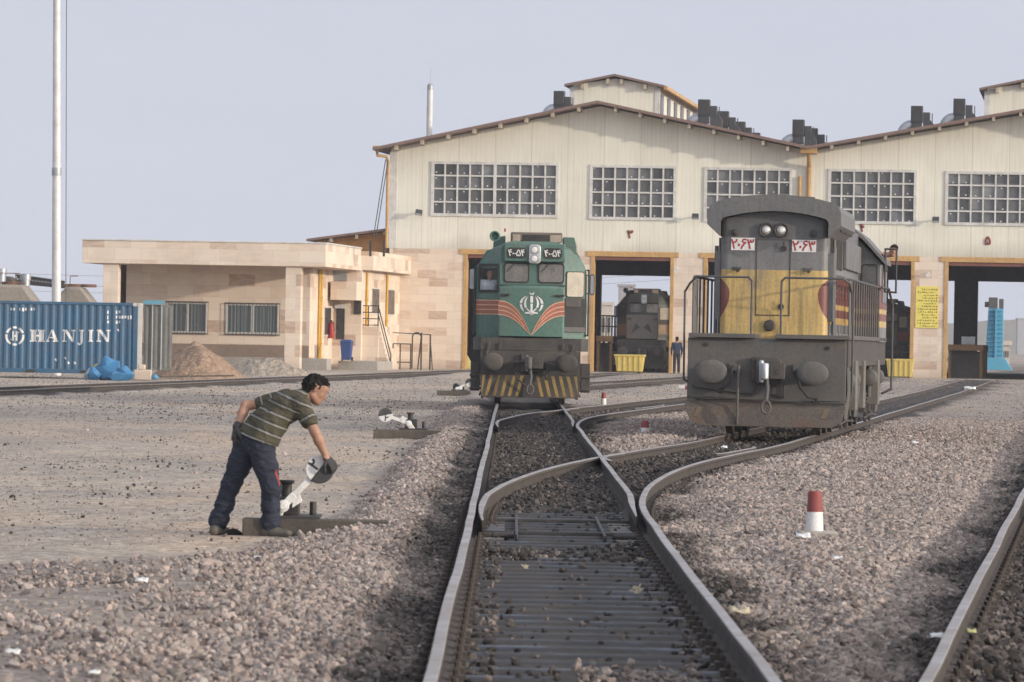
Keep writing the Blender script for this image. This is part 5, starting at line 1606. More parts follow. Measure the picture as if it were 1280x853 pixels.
    if emblem:
        for z in (z0, (z0 * 2 + z1) / 3, (z0 + 2 * z1) / 3, z1):
            cp.loft([[corner(-1, a, q, .006) for a, q in ((0, z - .01), (1, z - .01), (1, z + .01), (0, z + .01))], [corner(-1, a, q, .009) for a, q in ((0, z - .01), (1, z - .01), (1, z + .01), (0, z + .01))]])
            for s in (-1, 1): cp.box(s * 1.3065, s * 1.309, .99, 4.2, z - .01, z + .01)
        cp.build('pinstripe', th, cab)
    # roof: air conditioner, horn, side box
    mb = MB(); mb.box(X(262), X(475), .75, 2.2, 3.83, Z(98)); rfu = mb.build('air_conditioner', M('roof_box_' + number, (.16, .125, .10), .7, 0, (.09, .08, .07), .5, 2), cab, bevel=.03)
    mb = MB(); mb.box(X(312), X(420), .735, .749, Z(138), Z(108)); mb.build('grille', MT['cab_dark'], rfu)
    for u0, u1 in ((270, 302), (424, 470)):
        mb = MB(); mb.box(X(u0), X(u1), .735, .748, Z(138), Z(108)); mb.build('side_plate', M('pale_plate_' + number + str(u0), (.36, .30, .24), .7), rfu)
    mb = MB(); mb.lathe((X(196), 1.15, Z(116)), (0, -1, 0), [(.05, -.3), (.06, .1), (.09, .25), (.125, .32), (.10, .325), (.05, .2)], 18); mb.cyl((X(196), 1.3, Z(116)), (X(200), 1.3, 3.5), .03, n=8); mb.build('horn', pa, cab)
    mb = MB(); mb.prism([(X(478), 3.6), (X(535), 3.55), (X(535), Z(150)), (X(525), Z(115)), (X(478), Z(115))], 'y', .95, 2.4); mb.build('roof_tank', pa, cab, bevel=.02)
    mb = MB(); mb.prism([(X(190), 3.5), (X(240), 3.6), (X(240), Z(112)), (X(210), Z(118)), (X(190), Z(140))], 'y', 1.2, 2.4); mb.build('roof_tank', pa, cab, bevel=.02)
    mb = MB(); mb.cyl((X(238), 1.0, Z(97)), (X(238), 1.0, Z(83)), .022, n=8); mb.build('beacon', MT['red_paint'], cab)
    # frame, skirt and pilot
    mb = MB(); mb.prism([(-1.24, .30), (-1.18, .12), (1.18, .12), (1.24, .30), (1.36, 1.0), (1.36, 16.2), (-1.36, 16.2), (-1.36, 1.0)], 'z', 1.26, 1.556); mb.build('frame', MT['under'], t, bevel=.01)
    mb = MB(); mb.prism([(.12, 1.258), (.10, .70), (.22, .70), (.3, 1.258)], 'x', -1.17, 1.17); pil = mb.build('pilot', MT['under'], t, bevel=.01)
    zp0, zp1 = .16, .695
    def onplow(x, z): 
        f = (zp1 - z) / (zp1 - zp0); return (x, .02 + .05 * f, z)
    mb = MB(); mb.loft([[(-1.19, .02, zp1), (1.19, .02, zp1), (1.19, .2, zp1), (-1.19, .2, zp1)], [(-1.13, .07, zp0), (1.13, .07, zp0), (1.13, .16, zp0), (-1.13, .16, zp0)]])
    pw = mb.build('plough', MT['under'], pil, bevel=.005)
    if hazard:
        mb = MB()
        for k in range(6):
            for s in (-1, 1):
                x0 = s * (.13 + k * .178); lean = s * -.12
                if s < 0: x0 -= .02
                a0, a1 = x0, x0 + s * .075
                za, zb_ = zp1 - .02, zp0 + .03
                pts = [onplow(a0 + lean * 0, za), onplow(a1, za), onplow(a1 - lean, zb_), onplow(a0 - lean, zb_)]
                pts = [(min(1.14, max(-1.14, p[0])), p[1] - .004, p[2]) for p in pts]
                mb.add(pts, [(0, 1, 2, 3)])
        mb.build('hazard_stripe', M('dusty_yellow', (.36, .235, .075), .75, 0, (.13, .10, .07), .7, 4, streak=.4), pw, recalc=False)
    for s in (-1, 1):
        mb = MB(); mb.box(s * 1.18, s * 1.40, .32, 1.0, .30, .98)
        for z in (.34, .64): mb.box(s * 1.16, s * 1.42, .28, .62, z, z + .05)
        mb.build('step_box', MT['under'], pil, bevel=.01)
        buffer(pil, s * .87, .99, .12, (.235, .21), .5)
    coupler(pil, .98, .1)
    for x, z in ((-.98, 1.35), (-.72, 1.35), (.76, 1.35), (1.0, 1.35), (.95, 1.18), (-1.02, 1.2)):
        mb = MB(); mb.beam((x, .08, z - .07), (x + .03, .06, z + .09), .03, .03); mb.build('bracket', MT['dusty_grey'], pil)
    hose(pil, [(-.35, .1, .95), (-.42, -.05, .85), (-.3, -.12, .6), (-.12, -.1, .45), (0, -.05, .3)])
    hose(pil, [(.32, .1, .95), (.40, -.06, .85), (.36, -.12, .65)])
    mb = MB(); mb.tube([(-.62, -.0, .92), (-.3, -.02, 1.0), (.3, -.02, 1.0), (.62, 0, .92)], .02, 6); mb.tube([(.0, -.05, .62), (.02, -.06, .2)], .018, 6); mb.build('brake_pipe', MT['under'], pil)
    # engine body behind the cab, tanks, bogies
    mb = MB(); rr = [(-1.3, 1.56), (1.3, 1.56), (1.3, 3.3), (1.1, 3.66), (.66, 3.8), (-.66, 3.8), (-1.1, 3.66), (-1.3, 3.3)]
    mb.prism(rr, 'y', 4.21, 16.0); hood = mb.build('engine_body', pa, t, 30, bevel=.02)
    for s in (-1, 1):
        for k in range(5):
            mb = MB(); mb.box(s * 1.301, s * 1.315, 5 + k * 2.1, 6.6 + k * 2.1, 2.6, 3.15); mb.build('louvre', MT['under'], hood)
    mb = MB(); mb.box(-1.2, 1.2, 6.6, 10.2, .35, 1.25); mb.build('fuel_tank', MT['under'], t, bevel=.08)
    bogie(t, 3.6); bogie(t, 13.2)
    return t
gloc = cab_engine('green locomotive with white emblem and red bands, facing the camera on the straight track', (.44, 114.0, 0), 0,
                  (.066, .16, .125), None, (.40, .115, .075), (.62, .42, .26), '۴۰-۵۴', True, True)
sl = SF.w(SF.x(802, 420, 1.5), 1.5)
cab_engine('sooty dark green locomotive with a pale worn nose, parked inside the second bay', (sl.x, sl.y, 0.02), -YAW,
           (.022, .036, .027), (.15, .138, .12), (.24, .13, .055), (.4, .3, .1), '۴۰', False, False, 1.06, grey=True)
s4 = SF.w((BAYS[3][0] + BAYS[3][1]) / 2 + .2, 9)
cab_engine('dark locomotive half hidden in the shed bay behind the grey and yellow engine', (s4.x, s4.y, 0.02), -YAW,
           (.05, .045, .04), None, (.25, .06, .05), (.4, .3, .1), '۶۰', False, False, 1.0, grey=True)

# ------------------------------------------------------------------ hood locomotive in grey and yellow, cab at the far end
def hood_engine():
    yA = 84.4
    q = at(960.5, 480, yA)
    t = thing('locomotive', 'grey and yellow locomotive with railed platform, seen from its blunt hood end', 'locomotive', (q.x, yA, -.08), -YAW)
    X = lambda zx: (zx - 322) * .005356
    Z = lambda zy: 4.363 - .005356 * zy
    # one paint job, its bands split by height: grey, yellow end, maroon sides with yellow lines
    def livery():
        tt = NT('grey_yellow_maroon_livery')
        co = tt.coord(); sx = tt.n('SeparateXYZ'); tt.l(co, sx.inputs[0])
        x, y, z = sx.outputs
        n1 = tt.noise(co, 1.2, 7, .62, .3); n2 = tt.noise(co, 22, 4, .6)
        grey = tt.ramp(n1, [(.3, (.145, .146, .15)), (.7, (.21, .206, .20))])
        yel = tt.ramp(n1, [(.32, (.53, .35, .115)), (.54, (.56, .39, .14)), (.72, (.30, .225, .125))])
        mar = tt.ramp(n1, [(.3, (.17, .050, .042)), (.7, (.21, .085, .07))])
        ylow = tt.math('LESS_THAN', z, 2.885)
        # maroon side band wraps round the corners in a curve: |x| beyond .95 - bulge(z)
        zd = tt.math('SUBTRACT', z, 2.47); zc = tt.math('MAXIMUM', tt.math('DIVIDE', zd, .27), tt.math('DIVIDE', zd, -.46))
        bul = tt.math('SUBTRACT', 1.0, tt.math('MULTIPLY', zc, zc)); bul = tt.math('MULTIPLY', tt.math('MAXIMUM', bul, 0.0), .19)
        ax = tt.math('ABSOLUTE', x)
        isred = tt.math('GREATER_THAN', ax, tt.math('SUBTRACT', .962, bul))
        side = tt.math('GREATER_THAN', y, 1.12)
        inb = tt.math('MULTIPLY', tt.math('GREATER_THAN', z, 2.0), tt.math('LESS_THAN', z, 2.79))
        redside = tt.math('MULTIPLY', side, inb)
        line = tt.math('ADD', tt.math('LESS_THAN', tt.math('ABSOLUTE', tt.math('SUBTRACT', z, 2.27)), .045), tt.math('LESS_THAN', tt.math('ABSOLUTE', tt.math('SUBTRACT', z, 2.02)), .06))
        front = tt.mix(ylow, grey, tt.mix(isred, yel, mar))
        sidec = tt.mix(redside, grey, mar)
        sidec = tt.mix(tt.math('MINIMUM', tt.math('MULTIPLY', line, 1.0), 1.0), sidec, yel)
        c = tt.mix(side, front, sidec)
        st = tt.noise(tt.coord((7, 7, .45)), 2.2, 6, .68)
        c = tt.mix(tt.ramp(st, [(.42, (0, 0, 0)), (.75, (.62,) * 3)]), c, (.125, .112, .10))
        rs = tt.noise(tt.coord((10, 10, .7)), 1.7, 6, .7)
        c = tt.mix(tt.ramp(rs, [(.60, (0, 0, 0)), (.74, (.55,) * 3)]), c, (.15, .075, .04))
        soot = tt.ramp(tt.math('ADD', tt.math('MULTIPLY', z, .25), tt.math('MULTIPLY', n1, .35)), [(.98, (0, 0, 0)), (1.15, (.6,) * 3)])
        c = tt.mix(soot, c, (.085, .083, .082))
        c = tt.mix(1.0, c, tt.ramp(n2, [(.3, (.82,) * 3), (.75, (1.12,) * 3)]), 'MULTIPLY')
        tt.base(c); tt.set(.5, 0, .4)
        tt.bump(n2, .08, .01)
        return tt.m
    LV = livery()
    G = M('weathered_grey', (.115, .116, .118), .55, 0, (.2, .18, .155), .5, 1.3, streak=.45, bump=.1)
    # hood with rounded front corners
    HW = .945; YF, YB = .95, 11.6
    def hood_sec(w, s):
        zt = Z(110); zc = Z(85)
        pts = [(-w, 1.66), (-w, zt)] + [(-w + 2 * w * i / 10, zt + (zc - zt) * math.sin(math.pi * i / 10) ** .8) for i in range(1, 10)] + [(w, zt), (w, 1.66)]
        return pts
    mb = MB(); r = .13; rings = []
    for i in range(6):
        a = R(90 * i / 5); w = HW - r + r * math.sin(a); y = YF + r - r * math.cos(a)
        rings.append([(x * w / HW, y, z) for x, z in hood_sec(HW, 0)])
    rings.append([(x, YB, z) for x, z in hood_sec(HW, 0)])
    mb.loft(rings); hood = mb.build('hood', LV, t, 28)
    # flared radiator hood on top
    def flare(inset):
        up = [(-1.17, Z(75)), (-1.05, Z(58)), (-.85, Z(46)), (-.55, Z(36)), (-.25, Z(31)), (0, Z(30)), (.25, Z(31)), (.55, Z(36)), (.85, Z(46)), (1.05, Z(58)), (1.17, Z(75))]
        lo = [(1.17, Z(128)), (1.165, Z(135)), (HW + .002, Z(165)), (HW + .002, Z(112)), (0, Z(84)), (-HW - .002, Z(112)), (-HW - .002, Z(165)), (-1.165, Z(135)), (-1.17, Z(128))]
        return up + lo
    sec = flare(0)
    mb = MB(); n = len(sec)
    # front face of the flare is an arch: build it from quads between the outer and inner curve
    def strip(y0, y1):
        for s in (-1, 1):
            outer = [(0, Z(30)), (.25, Z(31.5)), (.52, Z(36)), (.78, Z(44)), (.99, Z(54)), (1.12, Z(68)), (1.165, Z(88)), (1.17, Z(130))]
            inner = [(0, Z(84)), (.25, Z(86)), (.48, Z(91)), (.68, Z(98)), (.82, Z(104)), (HW - .03, Z(110)), (HW + .003, Z(120)), (HW + .003, Z(168))]
            for i in range(7):
                a, b, c, d = outer[i], outer[i + 1], inner[i + 1], inner[i]
                f = [(s * p[0], p[1]) for p in (a, b, c, d)]
                mb.prism(f, 'y', y0, y1)
    strip(.72, 5.6)
    fl = mb.build('radiator_flare', G, t, 25)
    mb = MB()
    for k in range(9): mb.cyl((HW + .2 - k * .0, 1.2 + k * .45, Z(148)), (HW + .2, 1.2 + k * .45, Z(140)), .02, n=6)
    mb.build('rivet', MT['under'], fl)
    # grilles and screens on the flanks below the flare, roof fans
    for s in (-1, 1):
        mb = MB()
        for k in range(22): mb.box(s * (HW + .002), s * (HW + .03), 1.5 + k * .17, 1.56 + k * .17, 2.95, 3.5)
        mb.build('radiator_screen', MT['under'], hood)
        # side doors with latches and hinges
        for k in range(9):
            y0 = 1.35 + k * 1.13
            mb = MB(); f = .025
            mb.box(s * (HW + .001), s * (HW + .016), y0, y0 + 1.05, 1.75, 1.75 + f); mb.box(s * (HW + .001), s * (HW + .016), y0, y0 + 1.05, 2.88 - f, 2.88)
            mb.box(s * (HW + .001), s * (HW + .017), y0, y0 + f, 1.75, 2.88); mb.box(s * (HW + .001), s * (HW + .017), y0 + 1.05 - f, y0 + 1.05, 1.75, 2.88)
            mb.box(s * (HW + .001), s * (HW + .03), y0 + .5, y0 + .545, 1.8, 2.85)
            for z in (1.95, 2.35, 2.7): mb.box(s * (HW + .001), s * (HW + .035), y0 - .03, y0 + .06, z, z + .06); mb.box(s * (HW + .001), s * (HW + .05), y0 + .56, y0 + .6, z, z + .09)
            mb.build('hood_door', LV, hood)
        mb = MB()
        for k in range(5):
            y0 = 5.9 + k * 1.12; mb.box(s * (HW + .001), s * (HW + .07), y0, y0 + .95, 3.0, 3.52)
        mb.build('filter_box', G, hood, bevel=.015)
        mb = MB()
        for k in range(26): mb.box(s * (HW + .001), s * (HW + .02), 1.6 + k * .36, 1.66 + k * .36, 2.5, 2.53); mb.box(s * (HW + .001), s * (HW + .02), 1.6 + k * .36, 1.66 + k * .36, 2.6, 2.63)
        mb.build('louvre', MT['under'], hood)
        mb = MB(); mb.cyl((s * (HW + .09), 1.25, 1.75), (s * (HW + .09), 1.25, 3.3), .035, n=8); mb.cyl((s * (HW + .06), 1.7, 1.75), (s * (HW + .06), 1.7, 3.45), .028, n=8); mb.box(s * (HW + .001), s * (HW + .09), 1.05, 1.3, 2.0, 3.2); mb.build('riser_pipe', G, hood)
    for k in range(2):
        mb = MB(); mb.cyl((0, 2.2 + k * 1.9, Z(34)), (0, 2.2 + k * 1.9, Z(34) + .025), .62, n=28); mb.build('roof_fan', MT['under'], fl)
    mb = MB(); mb.cyl((0, 8.2, Z(88)), (0, 8.2, Z(88) + .2), .3, .26, 20); mb.box(-.3, .3, 9.5, 10.8, Z(90), Z(90) + .12); mb.build('exhaust_stack', MT['under'], hood)
    # hood end: door seams, lamps, numbers, plug
    yf = YF - .004
    mb = MB()
    for x in (X(264), X(374)): mb.box(x - .008, x + .008, yf - .006, YF + .01, Z(425), Z(176))
    mb.box(X(264), X(374), yf - .006, YF + .01, Z(425), Z(425) + .016); mb.box(X(264), X(374), yf - .006, YF + .01, Z(178), Z(176))
    mb.build('end_door', MT['under'], hood)
    for zx, zy in ((353, 205), (347, 395)):
        mb = MB(); mb.cyl((X(zx), YF, Z(zy)), (X(zx), YF - .05, Z(zy)), .05, n=14); mb.beam((X(zx), YF - .055, Z(zy)), (X(zx) - .005, YF - .055, Z(zy) + .12), .02, .02); mb.build('latch', MT['cab_dark'], hood)
    mb = MB(); mb.lathe((X(311), YF, Z(457)), (0, -1, 0), [(.1, 0), (.1, .06), (.08, .09), (.04, .1)], 18); mb.build('jumper_socket', MT['under'], hood)
    for zx in (295, 344):
        mb = MB(); mb.lathe((X(zx), YF + .01, Z(146)), (0, -1, 0), [(.128, 0), (.128, .07), (.118, .085), (.095, .07), (.09, .03)], 26); hl = mb.build('headlamp', MT['under'], hood)
        mb = MB(); mb.lathe((X(zx), YF - .02, Z(146)), (0, -1, 0), [(.093, 0), (.092, .02), (.06, .04), (.02, .045)], 22); ln = mb.build('lens', MT['chrome'], hl, 60)
        mb = MB(); mb.ball((X(zx), YF - .066, Z(146)), (.045, .012, .045)); mb.build('bulb', MT['lamp_glass'], hl, 60)
    for zx in (193, 449):
        mb = MB(); mb.cyl((X(zx), YF, Z(155)), (X(zx), YF - .05, Z(155)), .06, n=16); mb.ball((X(zx), YF - .05, Z(155)), (.048, .03, .048)); mb.build('marker_lamp', MT['under'], hood, 50)
    for u0, u1, v0, v1 in ((180, 257, 172, 213), (380, 458, 176, 216)):
        mb = MB(); mb.box(X(u0), X(u1), yf - .008, yf + .002, Z(v1), Z(v0)); nb = mb.build('number_plate', MT['white_paint'], hood)
        mb = MB(); add_digits(mb, '۲۰۶۳', .172, lambda a, b: (X((u0 + u1) / 2) + a, yf - .0105, Z((v0 + v1) / 2) + b), .17)
        mb.build('number', M('number_red', (.36, .03, .035), .55), nb)
    for zx in (200, 432):
        mb = MB(); mb.tube([(X(zx) - .06, YF, Z(272)), (X(zx) - .05, YF - .09, Z(276)), (X(zx) + .05, YF - .09, Z(276)), (X(zx) + .06, YF, Z(272))], .014, 6); mb.box(X(zx) - .08, X(zx) + .08, YF - .012, YF + .01, Z(274), Z(268)); mb.cyl((X(zx) + .02, YF - .06, Z(285)), (X(zx) + .02, YF - .06, Z(272)), .025, n=8); mb.build('lifting_eye', MT['under'], hood)
    # platform, railings
    zp0, zp1 = Z(500), Z(486)
    mb = MB(); mb.box(-1.40, X(278), .0, 1.2, zp0, zp1); mb.box(X(342), 1.40, .0, 1.2, zp0, zp1); mb.box(-1.40, -HW - .01, 1.2, 14.6, zp0, zp1); mb.box(HW + .01, 1.40, 1.2, 14.6, zp0, zp1)
    plat = mb.build('walkway', MT['dusty_grey'], t, bevel=.008)
    mb = MB(); mb.box(-1.36, 1.36, .18, 15.0, 1.22, zp0 - .003); mb.build('frame', MT['under'], t)
    RAIL = MT['under']; zr = Z(303)
    rl = M('rail_grey', (.075, .074, .075), .5, .2, (.16, .14, .12), .5, 5)
    def rail_obj(name, paths, r=.022):
        mb = MB()
        for p in paths: mb.tube(p, r, 8)
        return mb.build(name, rl, plat)
    xl_ = X(262); xr_ = X(358)
    rail_obj('front_railing', [[(xl_, .06, zp1), (xl_, .06, zr - .06), (xl_ - .06, .06, zr), (-1.28, .06, zr), (-1.4, .12, zr - .12), (-1.5, .3, zr - .26), (-1.5, .3, zr - 1.0), (-1.5, .35, .95), (-1.42, .4, .9)]], .019)
    rail_obj('front_railing', [[(xr_, .06, zp1), (xr_, .06, zr - .06), (xr_ + .06, .06, zr), (1.25, .06, zr), (1.36, .1, zr - .07), (1.40, .35, zr - .25), (1.42, .45, zr - .9), (1.42, .45, .75)]], .019)
    for s in (-1, 1):
        mb = MB(); xs = s * 1.36
        ys = np.linspace(.9, 14.2, 16)
        mb.tube([(s * 1.25, .06, zr), (xs, .5, zr), (xs, 14.2, zr)], .022, 8)
        for y in ys: mb.tube([(xs, y, zp0), (xs, y, zr)], .019, 7)
        if s < 0:
            for k in range(5): mb.tube([(xs, .35 + k * .22, zp0), (xs, .35 + k * .22, zr - .02)], .018, 6)
        else:
            for k in range(3): mb.tube([(xs, .3 + k * .3, zp0), (xs, .3 + k * .3, zr - .02)], .018, 6)
        mb.build('side_railing', rl, plat)
    # pilot plate with its plough
    px0, px1 = X(57), X(570)
    mb = MB(); mb.box(px0, px1, .12, .2, Z(700), zp0 - .003); pil = mb.build('pilot', MT['dusty_grey'], t, bevel=.01)
    t['bright'] = 1; pil['bright'] = 1
    mb = MB(); mb.loft([[(px0, .118, Z(702)), (px1, .118, Z(702)), (px1, .19, Z(702)), (px0, .19, Z(702))], [(px0 - .03, -.06, Z(722)), (px1 + .02, -.06, Z(722)), (px1 + .02, .1, Z(722)), (px0 - .03, .1, Z(722))],
                        [(X(72), -.12, Z(768)), (X(556), -.12, Z(768)), (X(556), .05, Z(768)), (X(72), .05, Z(768))], [(X(100), -.13, Z(785)), (X(530), -.13, Z(785)), (X(530), .03, Z(785)), (X(100), .03, Z(785))]])
    pm = NT('dusty_rusty_plough'); co = pm.coord(); n1 = pm.noise(co, 2.2, 7, .65, .4); n2 = pm.noise(co, 25, 4)
    c = pm.ramp(n1, [(.35, (.085, .078, .072)), (.5, (.12, .10, .085)), (.64, (.125, .088, .065)), (.78, (.15, .12, .10))])
    pm.base(pm.mix(1., c, pm.ramp(n2, [(.3, (.75,) * 3), (.7, (1.15,) * 3)]), 'MULTIPLY')); pm.set(.85, 0, .2)
    pw = mb.build('plough', pm.m, pil, bevel=.006)
    mb = MB()
    for zx in (95, 225, 505): mb.add([(X(zx), -.066, Z(724)), (X(zx) + .1, -.066, Z(724)), (X(zx) + .02, -.115, Z(755)), (X(zx) - .08, -.115, Z(755))], [(0, 1, 2, 3)])
    mb.build('worn_stripe', M('worn_yellow', (.15, .11, .065), .8, 0, (.1, .08, .065), .7, 5), pw, recalc=False)
    for zx, zy in ((117, 523), (510, 528)):
        mb = MB(); mb.cyl((X(zx), .1, Z(zy)), (X(zx), .125, Z(zy)), .035, n=14); mb.build('lifting_hole', MT['cab_dark'], pil)
    buffer(pil, X(142), Z(609), .12, (.275, .205), .5, MT['dusty_grey']); buffer(pil, X(468), Z(610), .12, (.275, .205), .5, MT['dusty_grey'])
    mb = MB(); mb.box(X(266), X(356), .0, .12, Z(640), Z(562)); mb.build('draft_box', MT['under'], pil, bevel=.015)
    coupler(pil, Z(605), .02)
    hose(pil, [(X(205), .1, Z(585)), (X(205), -.03, Z(600)), (X(200), -.1, Z(640)), (X(180), -.12, Z(662)), (X(165), -.05, Z(668))])
    hose(pil, [(X(412), .1, Z(590)), (X(415), -.04, Z(615)), (X(425), -.1, Z(655)), (X(450), -.12, Z(685)), (X(480), -.08, Z(693))])
    for zx in (225,):
        mb = MB(); mb.tube([(X(zx), -.0, Z(590)), (X(zx), -.14, Z(650)), (X(zx), -.15, Z(778))], .022, 8); mb.box(X(zx - 12), X(zx + 10), .06, .12, Z(612), Z(585)); mb.build('uncoupling_lever', MT['dusty_grey'], pil)
    mb = MB(); mb.tube([(X(75), .1, Z(655)), (X(85), .08, Z(662)), (X(270), .08, Z(680)), (X(280), .08, Z(650))], .016, 6); mb.tube([(X(60), -.02, Z(690)), (X(570), -.02, Z(707))], .02, 6); mb.tube([(X(330), .08, Z(680)), (X(372), .08, Z(690)), (X(372), .08, Z(640))], .016, 6); mb.build('brake_pipe', MT['under'], pil)
    for s, zx in ((-1, 205), (1, 412)):
        mb = MB(); mb.box(X(zx) - .06, X(zx) + .06, .04, .12, Z(605), Z(582)); mb.build('hose_bracket', MT['dusty_grey'], pil)
    # cab at the far end, wider than the hood
    cy0, cy1 = 11.6, 14.3
    sec = [(-1.4, 1.66), (-1.4, 3.22), (-1.0, 3.64), (-.6, 3.92), (-.2, 4.02), (.2, 4.02), (.6, 3.92), (1.0, 3.64), (1.4, 3.22), (1.4, 1.66)]
    mb = MB(); mb.prism(sec, 'y', cy0, cy1); cab = mb.build('cab', LV, t, 30, bevel=.02)
    mb = MB(); mb.prism([(-1.47, 3.2), (-1.03, 3.68), (-.6, 3.97), (.6, 3.97), (1.03, 3.68), (1.47, 3.2), (1.47, 3.28), (1.03, 3.76), (.6, 4.06), (-.6, 4.06), (-1.03, 3.76), (-1.47, 3.28)], 'y', cy0 - .15, cy1 + .15); mb.build('cab_roof', G, cab)
    for s in (-1, 1):
        mb = MB(); mb.prism(rrect(min(s * 1.0, s * 1.33), max(s * 1.0, s * 1.33), 2.55, 3.2, .07), 'y', cy0 - .014, cy0 - .002); w = mb.build('end_window', MT['dark_rubber'], cab)
        mb = MB(); mb.prism(rrect(min(s * 1.03, s * 1.30), max(s * 1.03, s * 1.30), 2.58, 3.17, .06), 'y', cy0 - .022, cy0 - .015); mb.build('pane', MT['glass_dark'], w)
        mb = MB(); mb.box(s * 1.401, s * 1.415, cy0 + .5, cy1 - .5, 2.45, 3.15); mb.build('side_window', MT['glass_dark'], cab)
        mb = MB(); mb.tube([(s * 1.47, cy0 + .1, 2.65), (s * 1.47, cy0 + .1, 3.5), (s * 1.69, cy0 + .1, 3.5), (s * 1.69, cy0 + .1, 2.65), (s * 1.47, cy0 + .1, 2.66)], .022, 6); mb.build('wind_deflector', MT['under'], cab)
        mb = MB(); mb.tube([(s * 1.42, cy0 - .2, zr), (s * 1.55, cy0 + .1, zr - .02), (s * 1.62, cy0 + .4, zr - .35), (s * 1.62, cy0 + .4, .75), (s * 1.42, cy0 + .4, .65)], .024, 8); mb.build('step_railing', rl, cab)
    mb = MB(); mb.prism(hood_sec(HW, 0), 'y', cy1 + .003, 16.2); mb.build('short_hood', LV, t, 28)
    # under the walkway: air tanks, boxes, pipework, bogies
    for s in (-1, 1):
        for k, (y, kind) in enumerate(((1.0, 'r'), (1.75, 'c'), (2.6, 'b'), (3.7, 'c'), (4.4, 'r'), (5.6, 'b'), (10.6, 'c'), (11.5, 'b'), (12.6, 'r'), (13.5, 'c'))):
            mb = MB()
            if kind == 'c': mb.lathe((s * 1.24, y, .98), (0, 1, 0), [(.05, -.3), (.15, -.26), (.17, -.2), (.17, .2), (.15, .26), (.05, .3)], 16); mb.cyl((s * 1.24, y, .6), (s * 1.24, y, 1.2), .05, n=8); nm = 'brake_cylinder'; mm = MT['dusty_grey']
            elif kind == 'b': mb.box(s * 1.18, s * 1.40, y - .38, y + .38, .45, 1.32); nm = 'equipment_box'; mm = M('box_grey', (.17, .155, .135), .75, 0, (.08, .07, .06), .6, 2, streak=.4) if 'box_grey' not in bpy.data.materials else bpy.data.materials['box_grey']
            else:
                for d in (-.2, -.06, .1, .24): mb.tube([(s * 1.3, y + d, 1.4), (s * 1.33, y + d, .8), (s * 1.28, y + d * 1.4, .3)], .028, 7)
                nm = 'sand_pipe'; mm = MT['dusty_grey']
            mb.build(nm, mm, t, bevel=.01 if kind == 'b' else 0)
    mb = MB(); mb.lathe((0, 6.4, .85), (0, 1, 0), [(.6, 0), (.95, .05), (.95, 2.9), (.6, 2.95)], 20)
    mb = MB(); mb.prism([(-1.15, 1.2), (-1.25, .8), (-1.0, .38), (1.0, .38), (1.25, .8), (1.15, 1.2)], 'y', 6.5, 9.5); mb.build('fuel_tank', MT['under'], t, bevel=.05)
    bogie(t, 3.4, base=1.75); bogie(t, 12.6, base=1.75)
    return t
hood_engine()
